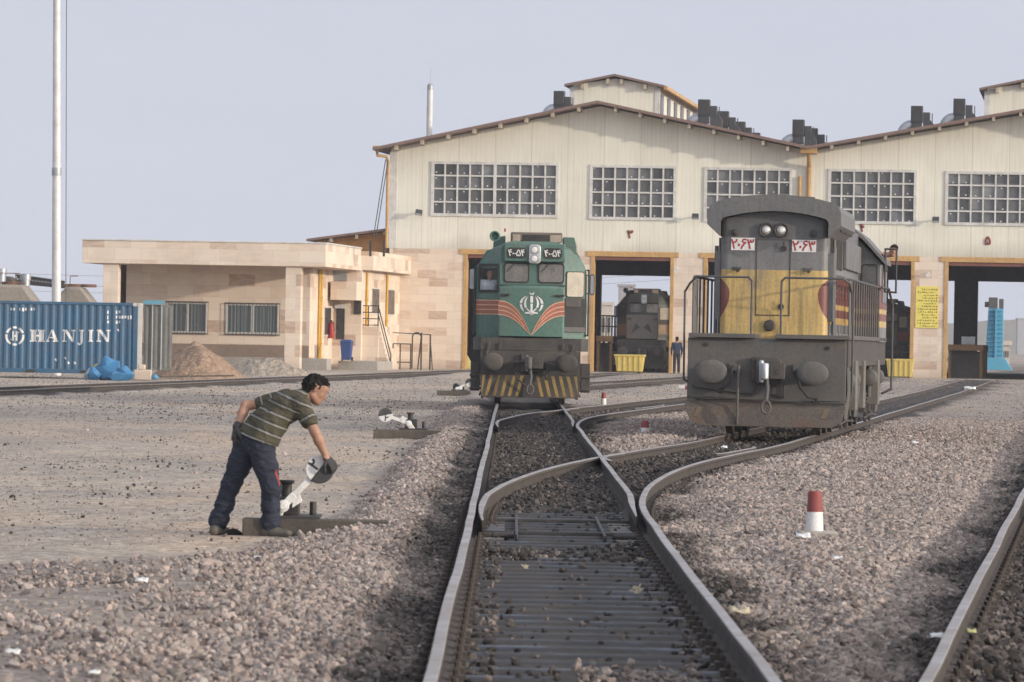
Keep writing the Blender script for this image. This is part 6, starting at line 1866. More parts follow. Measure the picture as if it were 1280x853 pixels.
# ------------------------------------------------------------------ switch stands with swinging weight discs
disc_white = MT['white_paint']
disc_dark = M('disc_black', (.045, .045, .045), .6, 0, (.14, .13, .12), .5, 5)
def switch_stand(label, origin, pivot, lever_base, disc, rad, split_deg, digit, digit_rot, post, beam_x0, beam_x1, yaw=0.0):
    """all points in metres in the plane of the lever (x right, z up) relative to the origin on the ground"""
    t = thing('switch_stand', label, 'switch stand', origin, yaw, 'switch stands beside the left rail')
    # timbers carrying it
    for k, y in enumerate((.0, .42)):
        mb = MB(); mb.box(beam_x0 + k * .12, beam_x1 - k * .1, y - .13, y + .10, -.06 - .05 * k, .155 - k * .03); mb.build('timber', MT['oily_wood'], t, bevel=.012)
    mb = MB(); mb.box(pivot[0] - .16, pivot[0] + .30, -.1, .5, .157, .18); mb.build('base_plate', MT['black_steel'], t)
    mb = MB(); px, pz = post; mb.cyl((px, .2, .18), (px, .2, pz - .03), .040, .046, 16); mb.cyl((px, .2, pz - .03), (px, .2, pz), .064, .066, 18); mb.cyl((px, .2, .18), (px, .2, .26), .10, .08, 16)
    mb.box(px - .09, px + .11, .1, .34, .18, .33); mb.cyl((px + .22, .25, .18), (px + .22, .25, .29), .03, n=8); mb.build('lock_post', MT['black_steel'], t, bevel=.006)
    P, B, D = [Vector((q[0], 0, q[1])) for q in (pivot, lever_base, disc)]
    d = (D - P).normalized()
    mb = MB(); mb.beam((B.x, -.02, B.z), (P.x, -.02, P.z), .035, .085); mb.build('yoke', disc_white, t, bevel=.006)
    e = D - d * rad
    mb = MB(); mb.beam((P.x, -.06, P.z), (P.x + d.x * .13, -.06, P.z + d.z * .13), .05, .062); mb.cyl((P.x, .03, P.z), (P.x, -.1, P.z), .05, n=20); mb.cyl((P.x, -.1, P.z), (P.x, -.115, P.z), .03, n=14)
    n_ = Vector((-d.z, 0, d.x)); q = P + d * .09
    mb.prism([(q.x - n_.x * .02, q.z - n_.z * .02), (q.x - n_.x * .02 + d.x * .08, q.z - n_.z * .02 + d.z * .08), (q.x - n_.x * .085 + d.x * .05, q.z - n_.z * .085 + d.z * .05), (q.x - n_.x * .065 - d.x * .05, q.z - n_.z * .065 - d.z * .05)], 'y', -.08, -.04)
    mb.build('hub', disc_white, t, bevel=.005)
    mb = MB(); mb.beam((P.x + d.x * .12, -.06, P.z + d.z * .12), (e.x + d.x * .03, -.06, e.z + d.z * .03), .03, .055); mb.build('lever', disc_white, t, bevel=.006)
    # disc: two half plates
    for nm, a0, m in (('white_half', split_deg, disc_white), ('dark_half', split_deg + 180, disc_dark)):
        pts = [(D.x + rad * math.cos(R(a0 + a)), D.z + rad * math.sin(R(a0 + a))) for a in np.linspace(0, 180, 19)]
        mb = MB(); mb.prism(pts, 'y', -.10, -.02); h = mb.build(nm, m, t, bevel=.008)
        if nm == 'white_half':
            cx, cz = D.x + rad * .48 * math.cos(R(a0 + 90)), D.z + rad * .48 * math.sin(R(a0 + 90))
            mb = MB(); add_digits(mb, digit, rad * .78, lambda a, b: (cx + a, -.1035, cz + b), .2, R(digit_rot)); mb.build('digit', MT['black_steel'], h)
    return t
g1 = on_ground(313, 668); sc1 = FOC / g1.y
def rel(u, v, g): 
    q = at(u, v, g.y); return (q.x - g.x, q.z - g.z)
G1 = Vector((on_ground(313, 668).x, 40.2, -.17)); 
r = lambda u, v: rel(u, v, G1)
switch_stand('switch stand the man is bending over, its disc gripped in his hand', G1, r(354.3, 632.5), r(347, 656), r(400, 586.5), .118, 52, '۲', 40, r(357, 601), r(304, 650)[0], r(486, 650)[0])
G2 = on_ground(500, 549); r2 = lambda u, v: rel(u, v, G2)
switch_stand('middle switch stand on its own, white lever tilted up to the left', G2, r2(511, 529.5), r2(520, 544), r2(482, 519), .117, 192, '۲', -20, r2(513, 516), r2(467, 545)[0], r2(552, 545)[0])
G3 = on_ground(565, 495); r3 = lambda u, v: rel(u, v, G3)
switch_stand('far switch stand beside the green locomotive, white lever tilted right', G3, r3(571, 486), r3(565.5, 492), r3(586.5, 478.5), .118, 200, '۲', -20, r3(570, 479.5), r3(546, 493)[0], r3(588, 493)[0])

# ------------------------------------------------------------------ red and white clearance posts
def marker(label, u, v, hpx, wpx, zg=None, fallen=False, block=False, y=None):
    g = on_ground(u, v, -.12 if zg is None else zg)
    s = FOC / g.y; h = hpx / s; w = wpx / s
    t = thing('clearance_post', label, 'marker post', g, random.uniform(-.5, .5), 'red and white posts between the tracks')
    prof_ = [(.5, 0), (.5, .02), (.38, 1.0)]
    mb = MB(); mb.lathe((0, 0, 0), (0, 0, 1), [(w * .5, -.05), (w * .5, 0), (w * .44, h * .52)], 22); mb.build('white_base', MT['white_paint'], t)
    mb = MB(); mb.lathe((0, 0, 0), (0, 0, 1), [(w * .442, h * .52), (w * .385, h * .96), (w * .34, h), (w * .1, h * 1.005)], 22); mb.build('red_top', M('post_red', (.25, .045, .042), .65, 0, (.2, .12, .10), .5, 8) if 'post_red' not in bpy.data.materials else bpy.data.materials['post_red'], t)
    if block:
        mb = MB(); mb.box(-.15, .19, -.14, .14, -.12, .03); mb.build('footing', MT['concrete'], t, bevel=.02)
    if fallen:
        t.rotation_euler = (R(86), 0, R(70)); t.location.z += w * .5
    return t
marker('red and white post in the foreground on a square concrete footing', 1018, 668, 54, 23, -.10, block=True)
marker('red and white post left of the grey locomotive, wearing a faded top', 806, 544.5, 18.5, 11.5, -.14)
marker('small far red and white post just right of the green locomotive', 754.5, 506, 15, 7, -.13)
marker('red and white post knocked over on the gravel near the yellow bin', 851, 488, 12, 6, -.1, fallen=True)

# ------------------------------------------------------------------ yellow bins
def bin_(label, loc, w, h, rz):
    t = thing('waste_bin', label, 'bin', loc, rz, 'yellow bins in front of the shed')
    d = w * .62; tp = .94
    mb = MB(); k = .42
    def ring(f, z): return [(-w * f / 2, -d * f / 2, z), (w * f / 2, -d * f / 2, z), (w * f / 2, d * f / 2, z), (-w * f / 2, d * f / 2, z)]
    mb.loft([ring(.84, .06), ring(.97, h * .9)]); mb.build('tub', MT['yellow_bin'], t, bevel=.02)
    mb = MB(); mb.loft([ring(1.03, h * .9 + .002), ring(1.03, h)]); mb.build('rim', MT['yellow_bin'], t, bevel=.01)
    mb = MB(); mb.box(-w * .47, w * .47, -d * .47, d * .47, h + .001, h + .012); mb.build('opening', MT['cab_dark'], t)
    for i in range(5):
        x = (-.36 + .18 * i) * w
        mb = MB(); mb.prism([(-d * .42 - .035, .08), (-d * .48 - .045, h * .89), (-d * .46, h * .89), (-d * .40, .08)], 'x', x - .03, x + .03); mb.build('rib', MT['yellow_bin'], t, bevel=.006)
    mb = MB()
    for x in (-w * .3, w * .3):
        for y in (-d * .3, d * .3): mb.cyl((x - .03, y, .03), (x + .03, y, .03), .05, n=10)
    mb.build('castor', MT['dark_rubber'], t)
    return t
p = SF.w(SF.x(787, 470, -3.2), -3.2); bin_('yellow ribbed waste bin in front of the open second bay', (p.x, p.y, -.01), 1.5, .92, -YAW)
p = SF.w(SF.x(1125, 474, -3.2), -3.2); bin_('yellow ribbed waste bin half hidden behind the grey locomotive', (p.x, p.y, -.01), 1.4, .95, -YAW)
# pale yellow sack leaning in the door jamb
p = SF.w(SF.x(584, 458, .8), .8)
mb = MB(); mb.loft([[(-.2, -.15, 0), (.25, -.15, 0), (.25, .15, 0), (-.2, .15, 0)], [(-.22, -.17, .3), (.2, -.17, .35), (.2, .15, .35), (-.22, .15, .3)], [(-.2, -.1, .65), (.05, -.1, .62), (.05, .1, .62), (-.2, .1, .65)], [(-.16, -.03, .8), (-.08, -.03, .8), (-.08, .03, .8), (-.16, .03, .8)]])
o = tag(mb.build('sack', M('sack_yellow', (.60, .52, .2), .8, 0, (.4, .35, .2), .4, 4), None, 60, bevel=.04), 'pale yellow sack leaning in the left door jamb of the shed', 'sack'); o.location = p

# ------------------------------------------------------------------ blue lifting jack seen through the right bay
jb = M('jack_blue', (.09, .36, .52), .5, 0, (.12, .25, .33), .4, 1.5, streak=.25)
ly = -1.0
def jk(u, v): q = SF.p(u, v, DEPTH + 2); return q
gz = -.02
LJ = DEPTH + 44
x0 = SF.x(1227, 460, LJ); x1 = SF.x(1258, 460, LJ)
p = SF.w((x0 + x1) / 2, LJ)
jk_ = thing('lifting_jack', 'tall bright blue lifting jack standing beyond the right shed bay', 'lifting jack', (p.x, p.y, 0), -YAW)
w = x1 - x0; h = SF.z(1242, 386, LJ); ht = SF.z(1240, 372, LJ)
mb = MB(); mb.loft([[(-w * .36, -.6, .9), (w * .36, -.6, .9), (w * .36, .5, .9), (-w * .36, .5, .9)], [(-w * .26, -.45, h), (w * .34, -.45, h), (w * .34, .45, h), (-w * .26, .45, h)]]); col_ = mb.build('column', jb, jk_, bevel=.02)
for i in range(11):
    z = 1.1 + (h - 1.3) * i / 10; f = w * (.345 - .075 * i / 10)
    mb = MB(); mb.box(-f, f * 1.05, -.72 + .13 * i / 10, -.56 + .1 * i / 10, z, z + .05); mb.build('rung', jb, col_)
mb = MB(); mb.box(w * .02, w * .10, -.8, -.5, .9, h); mb.build('guide', jb, col_)
mb = MB(); mb.prism([(-w * .5, 0), (w * .62, 0), (w * .36, .88), (-w * .42, .88)], 'y', -1.1, .7); mb.prism([(w * .36, .88), (w * .62, 0), (w * .74, 0), (w * .44, .88)], 'y', -1.0, .6); mb.build('foot', jb, jk_, bevel=.02)
mb = MB(); mb.box(-w * .26, w * .1, -.4, .4, h + .003, ht); mb.box(w * .16, w * .34, -.4, .4, h + .003, ht - .1); mb.cyl((-w * .26, 0, h + .3), (-w * .42, 0, h + .3), .2, n=14); mb.build('drive_motor', MT['dusty_grey'], jk_, bevel=.02)

# ------------------------------------------------------------------ heaps and bags by the container
def heap(name, label, cat, u0, u1, vtop, vbase, y, m, seed, depth=2.4):
    a, b = at(u0, vbase, y), at(u1, vbase, y); zt = at((u0 + u1) / 2, vtop, y).z
    x0, x1 = a.x, b.x; zb = min(a.z, b.z) - .1; H_ = zt - zb
    n, k = 56, 34; vs = []; fs = []
    for j in range(k + 1):
        for i in range(n + 1):
            fx = i / n * 2 - 1; fy = j / k * 2 - 1
            r = math.hypot(fx * (1 + .25 * math.sin(fy * 3 + seed)), fy)
            hgt = max(0, 1 - r ** 1.15)
            pk = 1 + .25 * (mnoise.noise(Vector((fx * 2.2 + seed, fy * 2.2, 1.3))))
            z = H_ * hgt * pk + .10 * mnoise.noise(Vector((fx * 9, fy * 9, seed))) * min(1, hgt * 4) + .05 * mnoise.noise(Vector((fx * 26, fy * 22, seed))) * min(1, hgt * 5)
            vs.append(((x0 + x1) / 2 + fx * (x1 - x0) / 2, y + fy * depth, zb + max(0, z)))
    for j in range(k):
        for i in range(n): fs.append((j * (n + 1) + i, j * (n + 1) + i + 1, (j + 1) * (n + 1) + i + 1, (j + 1) * (n + 1) + i))
    mb = MB(); mb.v = vs; mb.f = fs; mb.m = [0] * len(fs)
    return tag(mb.build(name, m, None, 180), label, cat)
def soil(name, c):
    t = NT(name); co = t.coord(); n = t.noise(co, 3, 8, .7); v = t.n('TexVoronoi'); v.inputs['Scale'].default_value = 9; t.l(co, v.inputs['Vector'])
    b = t.ramp(n, [(.3, tuple(x * .72 for x in c)), (.7, tuple(x * 1.18 for x in c))])
    s = t.n('SeparateColor'); t.l(v.outputs['Color'], s.inputs[0])
    t.base(t.mix(.5, b, t.mix(1., b, t.ramp(s.outputs[0], [(0, (.5,) * 3), (1, (1.35,) * 3)]), 'MULTIPLY'))); t.set(.95, 0, .2); t.bump(t.math('ADD', n, t.math('MULTIPLY', v.outputs[0], -.6)), .8, .08)
    return t.m
heap('soil_heap', 'tall brown heap of soil beside the open container door', 'soil heap', 176, 312, 421, 470, 186, soil('brown_soil', (.30, .205, .14)), 2.0, 3.0)
heap('sand_heap', 'low pale grey sand heap in front of the office plinth', 'sand heap', 268, 392, 447, 470, 206, soil('pale_sand', (.34, .285, .225)), 5.0, 2.0)
def bag(name, label, cat, u0, u1, v0, v1, y, m, seed, squash=1.0):
    a, b = at(u0, v1, y), at(u1, v0, y); cx = (a.x + b.x) / 2; w = b.x - a.x; h = b.z - a.z
    nu, nv = 40, 26; vs = []; fs = []
    rr = random.Random(int(seed * 10))
    folds = []
    for _ in range(26):
        n_ = Vector((rr.gauss(0, 1), rr.gauss(0, 1), rr.gauss(0.1, .8))).normalized(); folds.append((n_, rr.uniform(.50, .86)))
    tip = Vector((rr.uniform(-.25, .25), rr.uniform(-.2, .2), 1)).normalized()
    for j in range(nv + 1):
        ph = -math.pi / 2 + math.pi * j / nv
        for i in range(nu):
            th = 2 * math.pi * i / nu
            d = Vector((math.cos(ph) * math.cos(th), math.cos(ph) * math.sin(th), math.sin(ph)))
            p = d * (1 + .16 * mnoise.noise(d * 2.2 + Vector((seed, 0, 0))))
            for n_, c_ in folds:
                e = p.dot(n_) - c_
                if e > 0: p = p - n_ * e * .92
            p = p + d * (.05 * mnoise.noise(d * 7 + Vector((0, seed, 0))))
            p = p + tip * max(0, d.dot(tip) - .86) * 2.4
            vs.append((cx + p.x * w * .78, y + p.y * w * .5, a.z - .03 + max(0, (p.z + .55)) / 1.55 * h))
    for j in range(nv):
        for i in range(nu): fs.append((j * nu + i, j * nu + (i + 1) % nu, (j + 1) * nu + (i + 1) % nu, (j + 1) * nu + i))
    mb = MB(); mb.v = vs; mb.f = fs; mb.m = [0] * len(fs)
    return tag(mb.build(name, m, None, 22), label, cat)
tarp = M('blue_tarp', (.035, .17, .34), .45, 0, (.1, .2, .3), .4, 4); tarp2 = M('pale_sack', (.36, .42, .47), .6)
yb = 173.6
bag('plastic_bag', 'largest blue plastic bag, peaked, in the heap before the container', 'bag', 120, 152, 445, 474, yb, tarp, 1.0)
bag('plastic_bag', 'blue plastic bag at the right end of the heap before the container', 'bag', 145, 166, 456, 474.5, yb - .3, tarp, 4.0)
bag('plastic_bag', 'low crumpled blue bag in front of the peaked one in the heap', 'bag', 134, 160, 462, 475, yb - .75, tarp, 17.0)
bag('plastic_bag', 'small dark blue bag at the left of the bag heap', 'bag', 110, 126, 459, 473.5, yb - .4, tarp, 7.0)
bag('plastic_bag', 'pale grey blue sack lying at the far left of the bag heap', 'bag', 105.5, 117, 459, 473, yb + .1, tarp2, 9.0)
bag('plastic_bag', 'crumpled yellow bag on top of the bag heap', 'bag', 113, 128, 454, 464, yb + .3, M('bag_yellow', (.45, .38, .08), .6), 11.0)
bag('plastic_bag', 'flat light blue bag lying alone below the container door', 'bag', 187, 199, 466.5, 473.5, yb, M('bag_light', (.07, .26, .42), .5), 13.0)
g = at(178, 473.5, yb)
mb = MB(); mb.box(g.x - .3, g.x + .32, yb - .15, yb + .2, -.15, .22); mb.box(g.x - .15, g.x + .1, yb - .1, yb + .15, .223, .4); o = tag(mb.build('stone_block', MT['travertine'], None, bevel=.03), 'pale stone blocks stacked under the container door post', 'stone block')
mb = MB(); mb.beam((g.x + .6, yb + .3, -.02), (g.x + 3.2, yb + .8, .06), .2, .06); tag(mb.build('plank', MT['oily_wood'], None), 'long weathered plank lying below the grey container door', 'plank')

# ------------------------------------------------------------------ hopper wagons behind the container
hw = M('hopper_tan', (.25, .22, .18), .7, 0, (.16, .13, .11), .5, .6, streak=.3)
def hopper(label, u0, u1, vtop, y):
    a, b = at(u0, vtop, y), at(u1, vtop, y); L = b.x - a.x; h = a.z
    t = thing('hopper_wagon', label, 'wagon', (a.x, y, 0), 0, 'tan hopper wagons behind the container')
    mb = MB(); mb.prism([(0, 1.9), (L, 1.9), (L, h - 1.0), (L - .8, h), (.9, h), (0, h - 1.0)], 'y', -1.4, 1.4); mb.build('tank', hw, t, bevel=.12)
    mb = MB()
    for f in (.28, .72): mb.prism([(L * f - 2.2, 1.898), (L * f + 2.2, 1.898), (L * f + .5, .7), (L * f - .5, .7)], 'y', -1.0, 1.0)
    mb.build('hopper', hw, t)
    mb = MB(); mb.box(-.3, L + .3, -1.2, 1.2, .95, 1.15); 
    for x in (1.2, 2.9, L - 2.9, L - 1.2):
        for s in (-.75, .75): mb.cyl((x, s - .06, .46), (x, s + .06, .46), .46, n=18)
    mb.build('running_gear', MT['under'], t)
    mb = MB()
    for f in (.25, .5, .75): mb.cyl((L * f, 0, h), (L * f, 0, h + .14), .4, n=16)
    mb.box(.8, L - .8, -.3, .3, h + .06, h + .1)
    for x in np.arange(1, L - .8, 1.2): mb.tube([(x, -.6, h), (x, -.6, h + .5)], .02, 5)
    mb.tube([(1, -.6, h + .5), (L - 1, -.6, h + .5)], .02, 5); mb.build('roof_walk', MT['rust'], t)
    return t
hopper('tan hopper wagon at the left edge, behind the container', -110, 55, 354, 214)
hopper('tan hopper wagon showing between the mast and the office column', 62, 126, 358.5, 226)
hopper('short stretch of tan hopper wagon seen past the office column', 133, 230, 360, 238)
mast_m = MT['galv']
for lab, u, v0, v1 in (('stubby steel vent pipe above the wagons at the left edge', 2, 336, 352), ('stubby steel vent pipe above the wagons beside the mast', 32, 343, 357)):
    a, b = at(u, v1, 216), at(u, v0, 216)
    mb = MB(); mb.cyl((a.x, 216, a.z - 2.2), (b.x, 216, b.z), .2, n=14); mb.cyl((b.x, 216, b.z - .25), (b.x, 216, b.z), .24, n=14)
    tag(mb.build('vent_pipe', mast_m), lab, 'vent pipe')
# jib of a rail crane lying over the wagons
a, b = at(47, 357, 240), at(127, 360, 240)
t = thing('rail_crane', 'dark lattice crane jib lying low over the hopper wagons', 'crane', (a.x, 220, 0))
L = b.x - a.x; z0 = a.z; z1 = b.z
mb = MB(); mb.prism([(0, 1.2), (1.1, 1.2), (1.1, z0 - .1), (.7, z0 + .2), (0, z0 - .1)], 'y', -1.2, 1.2); mb.build('cab', MT['under'], t, bevel=.05)
mb = MB()
for s in (-.35, .35):
    mb.tube([(1.0, s, z0 - .1), (L, s, z1 - .2)], .05, 6); mb.tube([(1.0, s, z0 + .25), (L, s, z1 + .05)], .05, 6)
    n = 16
    for i in range(n):
        x = 1 + (L - 1) * i / n; f = i / n; x2 = 1 + (L - 1) * (i + 1) / n
        mb.tube([(x, s, z0 - .1 + (z1 - z0 - .1) * f), ((x + x2) / 2, s, z0 + .25 + (z1 - z0 - .2) * f), (x2, s, z0 - .1 + (z1 - z0 - .1) * (i + 1) / n)], .03, 5)
mb.build('jib', MT['black_steel'], t)
mb = MB(); mb.box(-.5, 6, -1.2, 1.2, .7, 1.18)
for x in (.5, 2.2, 3.8, 5.4):
    for s in (-.75, .75): mb.cyl((x, s - .06, .46), (x, s + .06, .46), .46, n=16)
mb.build('running_gear', MT['under'], t)

# far overhead wires
mb = MB()
for v in (330, 343, 351):
    a = at(-200, v + 2, 900); b = at(900, v - 6, 1000)
    mb.tube([a + (b - a) * f - Vector((0, 0, 6 * (1 - (2 * f - 1) ** 2) * .5)) for f in np.linspace(0, 1, 12)], .03, 4)
for u in (-150, 1700): 
    a = at(u, 330, 950); mb.cyl((a.x, 950, -1), (a.x, 950, a.z + 1), .3, n=8)
tag(mb.build('power_line', MT['black_steel']), 'thin overhead power lines far behind the office', 'power line')

# ------------------------------------------------------------------ far country
def soil_hill(): return soil('far_hill', (.27, .24, .20))
def ridge(name, y, pts, m, label=None):
    """pts: photograph columns and rows of the crest"""
    vs = []; fs = []; P = [at(u, v, y) for u, v in pts]
    xs = np.linspace(P[0].x, P[-1].x, 160)
    for x in xs:
        z = np.interp(x, [p.x for p in P], [p.z for p in P]) + .6 * mnoise.noise(Vector((x * .03, y, 0))) + .3 * mnoise.noise(Vector((x * .2, y, 0)))
        vs += [(x, y - 160, -3), (x, y - 60, z * .55), (x, y, z), (x, y + 200, -3)]
    for i in range(len(xs) - 1):
        for k in range(3): fs.append((i * 4 + k, i * 4 + k + 1, i * 4 + 5 + k, i * 4 + 4 + k))
    mb = MB(); mb.v = vs; mb.f = fs; mb.m = [0] * len(fs)
    return tag(mb.build(name, m, None, 180), kind='structure')
ridge('hill', 1500, [(900, 436), (1040, 424), (1120, 412), (1180, 405), (1240, 402), (1330, 398), (1500, 404), (1800, 430)], soil_hill())
mb = MB(); q = at(764, 390, 620); w_ = 9
pale = M('far_wall', (.52, .46, .38), .8)
def far_block(label, u0, u1, vt, vb, y, m=pale, win=True):
    a, b = at(u0, vb, y), at(u1, vt, y)
    t = thing('far_building', label, 'building', (a.x, y, 0)); W_, H_ = b.x - a.x, b.z
    mb = MB(); mb.box(0, W_, 0, W_ * .6, -2, H_); mb.build('wall', m, t)
    mb = MB(); mb.box(-.2, W_ + .2, -.2, W_ * .6 + .2, H_ + .003, H_ + .4); mb.build('parapet', m, t)
    if win:
        for i in range(3):
            mb = MB(); x = W_ * (.15 + .3 * i); mb.box(x, x + W_ * .14, -.06, .0, H_ * .45, H_ * .75); mb.build('window', MT['glass_dark'], t)
far_block('far pale block seen through the second shed bay', 742, 766, 382, 432, 620)
far_block('far grey silo block rising above the engine in the second bay', 772, 793, 359, 432, 760, M('far_grey', (.3, .3, .3), .8), False)
far_block('far pale shed seen at the right through the fifth bay', 1252, 1262, 432, 452, 420)
far_block('far grey shed on the hill beyond the blue jack', 1272, 1300, 400, 408, 1300, M('far_grey2', (.35, .36, .38), .8), False)

# ------------------------------------------------------------------ litter and odd lumps
pap = M('paper', (.75, .74, .70), .8, 0, (.5, .46, .4), .3, 9)
for i, (u, v, w, lab) in enumerate(((177, 731, 16, 'scrap of white paper on the dirt left of the man, nearest the gravel edge'), (291, 778, 8, 'small white scrap on the foreground gravel at lower left'), (118, 849, 14, 'white scrap at the bottom left edge of the picture'),
                                    (16, 822, 18, 'torn white scrap at the far left of the foreground gravel'), (322, 703, 10, 'white scrap just below the man and his switch stand'), (1004, 676, 18, 'white scrap beside the foreground post footing'),
                                    (1047, 702, 12, 'white scrap right of the foreground post'), (924, 772, 26, 'crumpled straw coloured paper beside the right curved rail'), (1214, 796, 12, 'yellowish wrapper beside the right hand rail'),
                                    (1172, 803, 18, 'grey plastic scrap left of the right hand rail'), (905, 562, 8, 'white scrap between the curved rails near the grey locomotive'), (1144, 556, 8, 'white pebble sized scrap on the gravel right of the grey locomotive'), (1212, 488, 14, 'white rag lying on the far rails by the shed'))):
    g = on_ground(u, v, -.10 if u > 600 or v > 700 else -.16); w_ = w / FOC * g.y
    mb = MB(); n = 5; vs = []
    for j in range(n):
        for k in range(n): vs.append((g.x + (k / (n - 1) - .5) * w_, g.y + (j / (n - 1) - .5) * w_ * 1.2, g.z + .02 + .35 * w_ * abs(mnoise.noise(Vector((k * .6 + i, j * .6, i * 3.1)))) + .05 * w_ * j))
    fs = [(j * n + k, j * n + k + 1, (j + 1) * n + k + 1, (j + 1) * n + k) for j in range(n - 1) for k in range(n - 1)]
    mb.add(vs, fs)
    o = mb.build('paper_scrap', M('wrapper', (.5, .48, .2), .6) if i in (8,) else M('straw_paper', (.5, .42, .28), .8) if i == 7 else pap, None, 60)
    sd = o.modifiers.new('thick', 'SOLIDIFY'); sd.thickness = .006
    tag(o, lab, 'paper scrap', 'scraps of litter on the ground', 'thing')

# dark lumps of oily soil and dry twigs
lump_m = soil('oily_soil', (.035, .032, .028))
bag('soil_lump', 'dark lump of oily soil right behind the heel of the bending man', 'soil lump', 274, 303, 658, 675, 40.3, lump_m, 21.0)
twig_m = M('dry_twig', (.55, .47, .33), .8)
for i, (u, v, sz, lab) in enumerate(((743, 601, 16, 'dry branching weed between the rails just beyond the switch blades'), (795, 742, 20, 'dry straw weed lying on the oily sleepers at right'), (658, 711, 10, 'short dry stalk standing on the sleepers at left'), (800, 702, 9, 'short dry stalk on the sleepers beside the right rail'))):
    g = on_ground(u, v, -.15); L = sz / FOC * g.y; rr = random.Random(i + 5)
    mb = MB()
    for k in range(7):
        a_ = rr.uniform(-.2, .2) * L; d = Vector((rr.uniform(-1, 1), rr.uniform(-.6, .6), rr.uniform(.3, 1.1))) * L * .55
        p0 = Vector((g.x + a_, g.y, g.z)); p1 = p0 + d * .5 + Vector((0, 0, .05 * L)); p2 = p0 + d
        mb.tube([p0, p1, p2], .0035, 5)
        for q in range(2): mb.tube([p1, p1 + Vector((rr.uniform(-1, 1), rr.uniform(-.5, .5), rr.uniform(-.1, .6))) * L * .3], .0028, 4)
    tag(mb.build('dry_weed', twig_m), lab, 'dry weed')
# ------------------------------------------------------------------ people: smooth bodies grown from tapered limbs
def sdf_mesh(prims, h, pad=.05):
    """prims: (p0, p1, r0, r1, k) tapered capsules blended with smoothness k -> vertices, quads"""
    P = np.array([[*p[0], *p[1]] for p in prims], float)
    rm = max(max(p[2], p[3]) for p in prims)
    lo = np.minimum(P[:, :3].min(0), P[:, 3:].min(0)) - rm - pad; hi = np.maximum(P[:, :3].max(0), P[:, 3:].max(0)) + rm + pad
    n = np.ceil((hi - lo) / h).astype(int) + 1
    F = np.full(n, 1.0, np.float32)
    ax = [lo[i] + h * np.arange(n[i]) for i in range(3)]
    for p0, p1, r0, r1, k in prims:
        a, b = np.array(p0, float), np.array(p1, float); m = max(r0, r1) + k * 2 + .03
        l = np.minimum(a, b) - m; u = np.maximum(a, b) + m
        i0 = np.maximum(0, np.floor((l - lo) / h).astype(int)); i1 = np.minimum(n, np.ceil((u - lo) / h).astype(int) + 1)
        X, Y, Z_ = np.meshgrid(ax[0][i0[0]:i1[0]], ax[1][i0[1]:i1[1]], ax[2][i0[2]:i1[2]], indexing='ij')
        d = b - a; L2 = max(1e-9, d @ d)
        t = np.clip(((X - a[0]) * d[0] + (Y - a[1]) * d[1] + (Z_ - a[2]) * d[2]) / L2, 0, 1)
        q = np.sqrt((X - a[0] - t * d[0]) ** 2 + (Y - a[1] - t * d[1]) ** 2 + (Z_ - a[2] - t * d[2]) ** 2) - (r0 + (r1 - r0) * t)
        S = F[i0[0]:i1[0], i0[1]:i1[1], i0[2]:i1[2]]
        hh = np.maximum(k - np.abs(S - q), 0) / k
        S[...] = np.minimum(S, q) - hh * hh * k * .25
    ins = F < 0
    c = np.zeros(tuple(n - 1), np.int8)
    for dx in (0, 1):
        for dy in (0, 1):
            for dz in (0, 1): c += ins[dx:n[0] - 1 + dx, dy:n[1] - 1 + dy, dz:n[2] - 1 + dz]
    act = (c > 0) & (c < 8)
    idx = -np.ones(act.shape, np.int64); ijk = np.argwhere(act); idx[act] = np.arange(len(ijk))
    acc = np.zeros((len(ijk), 3)); cnt = np.zeros(len(ijk))
    E = [((0, 0, 0), (1, 0, 0)), ((0, 1, 0), (1, 1, 0)), ((0, 0, 1), (1, 0, 1)), ((0, 1, 1), (1, 1, 1)), ((0, 0, 0), (0, 1, 0)), ((1, 0, 0), (1, 1, 0)), ((0, 0, 1), (0, 1, 1)), ((1, 0, 1), (1, 1, 1)),
         ((0, 0, 0), (0, 0, 1)), ((1, 0, 0), (1, 0, 1)), ((0, 1, 0), (0, 1, 1)), ((1, 1, 0), (1, 1, 1))]
    for a, b in E:
        a, b = np.array(a), np.array(b)
        fa = F[tuple((ijk + a).T)]; fb = F[tuple((ijk + b).T)]
        x = (fa < 0) != (fb < 0); t = np.where(x, fa / np.where(x, fa - fb, 1), 0)
        acc += np.where(x[:, None], a + t[:, None] * (b - a), 0); cnt += x
    V = lo + h * (ijk + acc / cnt[:, None])
    Q = []
    for ax_ in range(3):
        o = [i for i in range(3) if i != ax_]
        s0 = [slice(1, -1)] * 3; s0[ax_] = slice(0, -1); s1 = list(s0); s1[ax_] = slice(1, None)
        A = ins[tuple(s0)]; B = ins[tuple(s1)]
        e = np.argwhere(A != B); sg = A[tuple(e.T)]
        e = e + np.array([0 if i == ax_ else 1 for i in range(3)])
        def cell(du, dv):
            q = e.copy(); q[:, o[0]] -= du; q[:, o[1]] -= dv; return idx[tuple(q.T)]
        q = np.stack([cell(1, 1), cell(0, 1), cell(0, 0), cell(1, 0)], 1)
        flip = sg if ax_ != 1 else ~sg
        q[~flip] = q[~flip][:, ::-1]
        Q.append(q)
    return V, np.concatenate(Q)
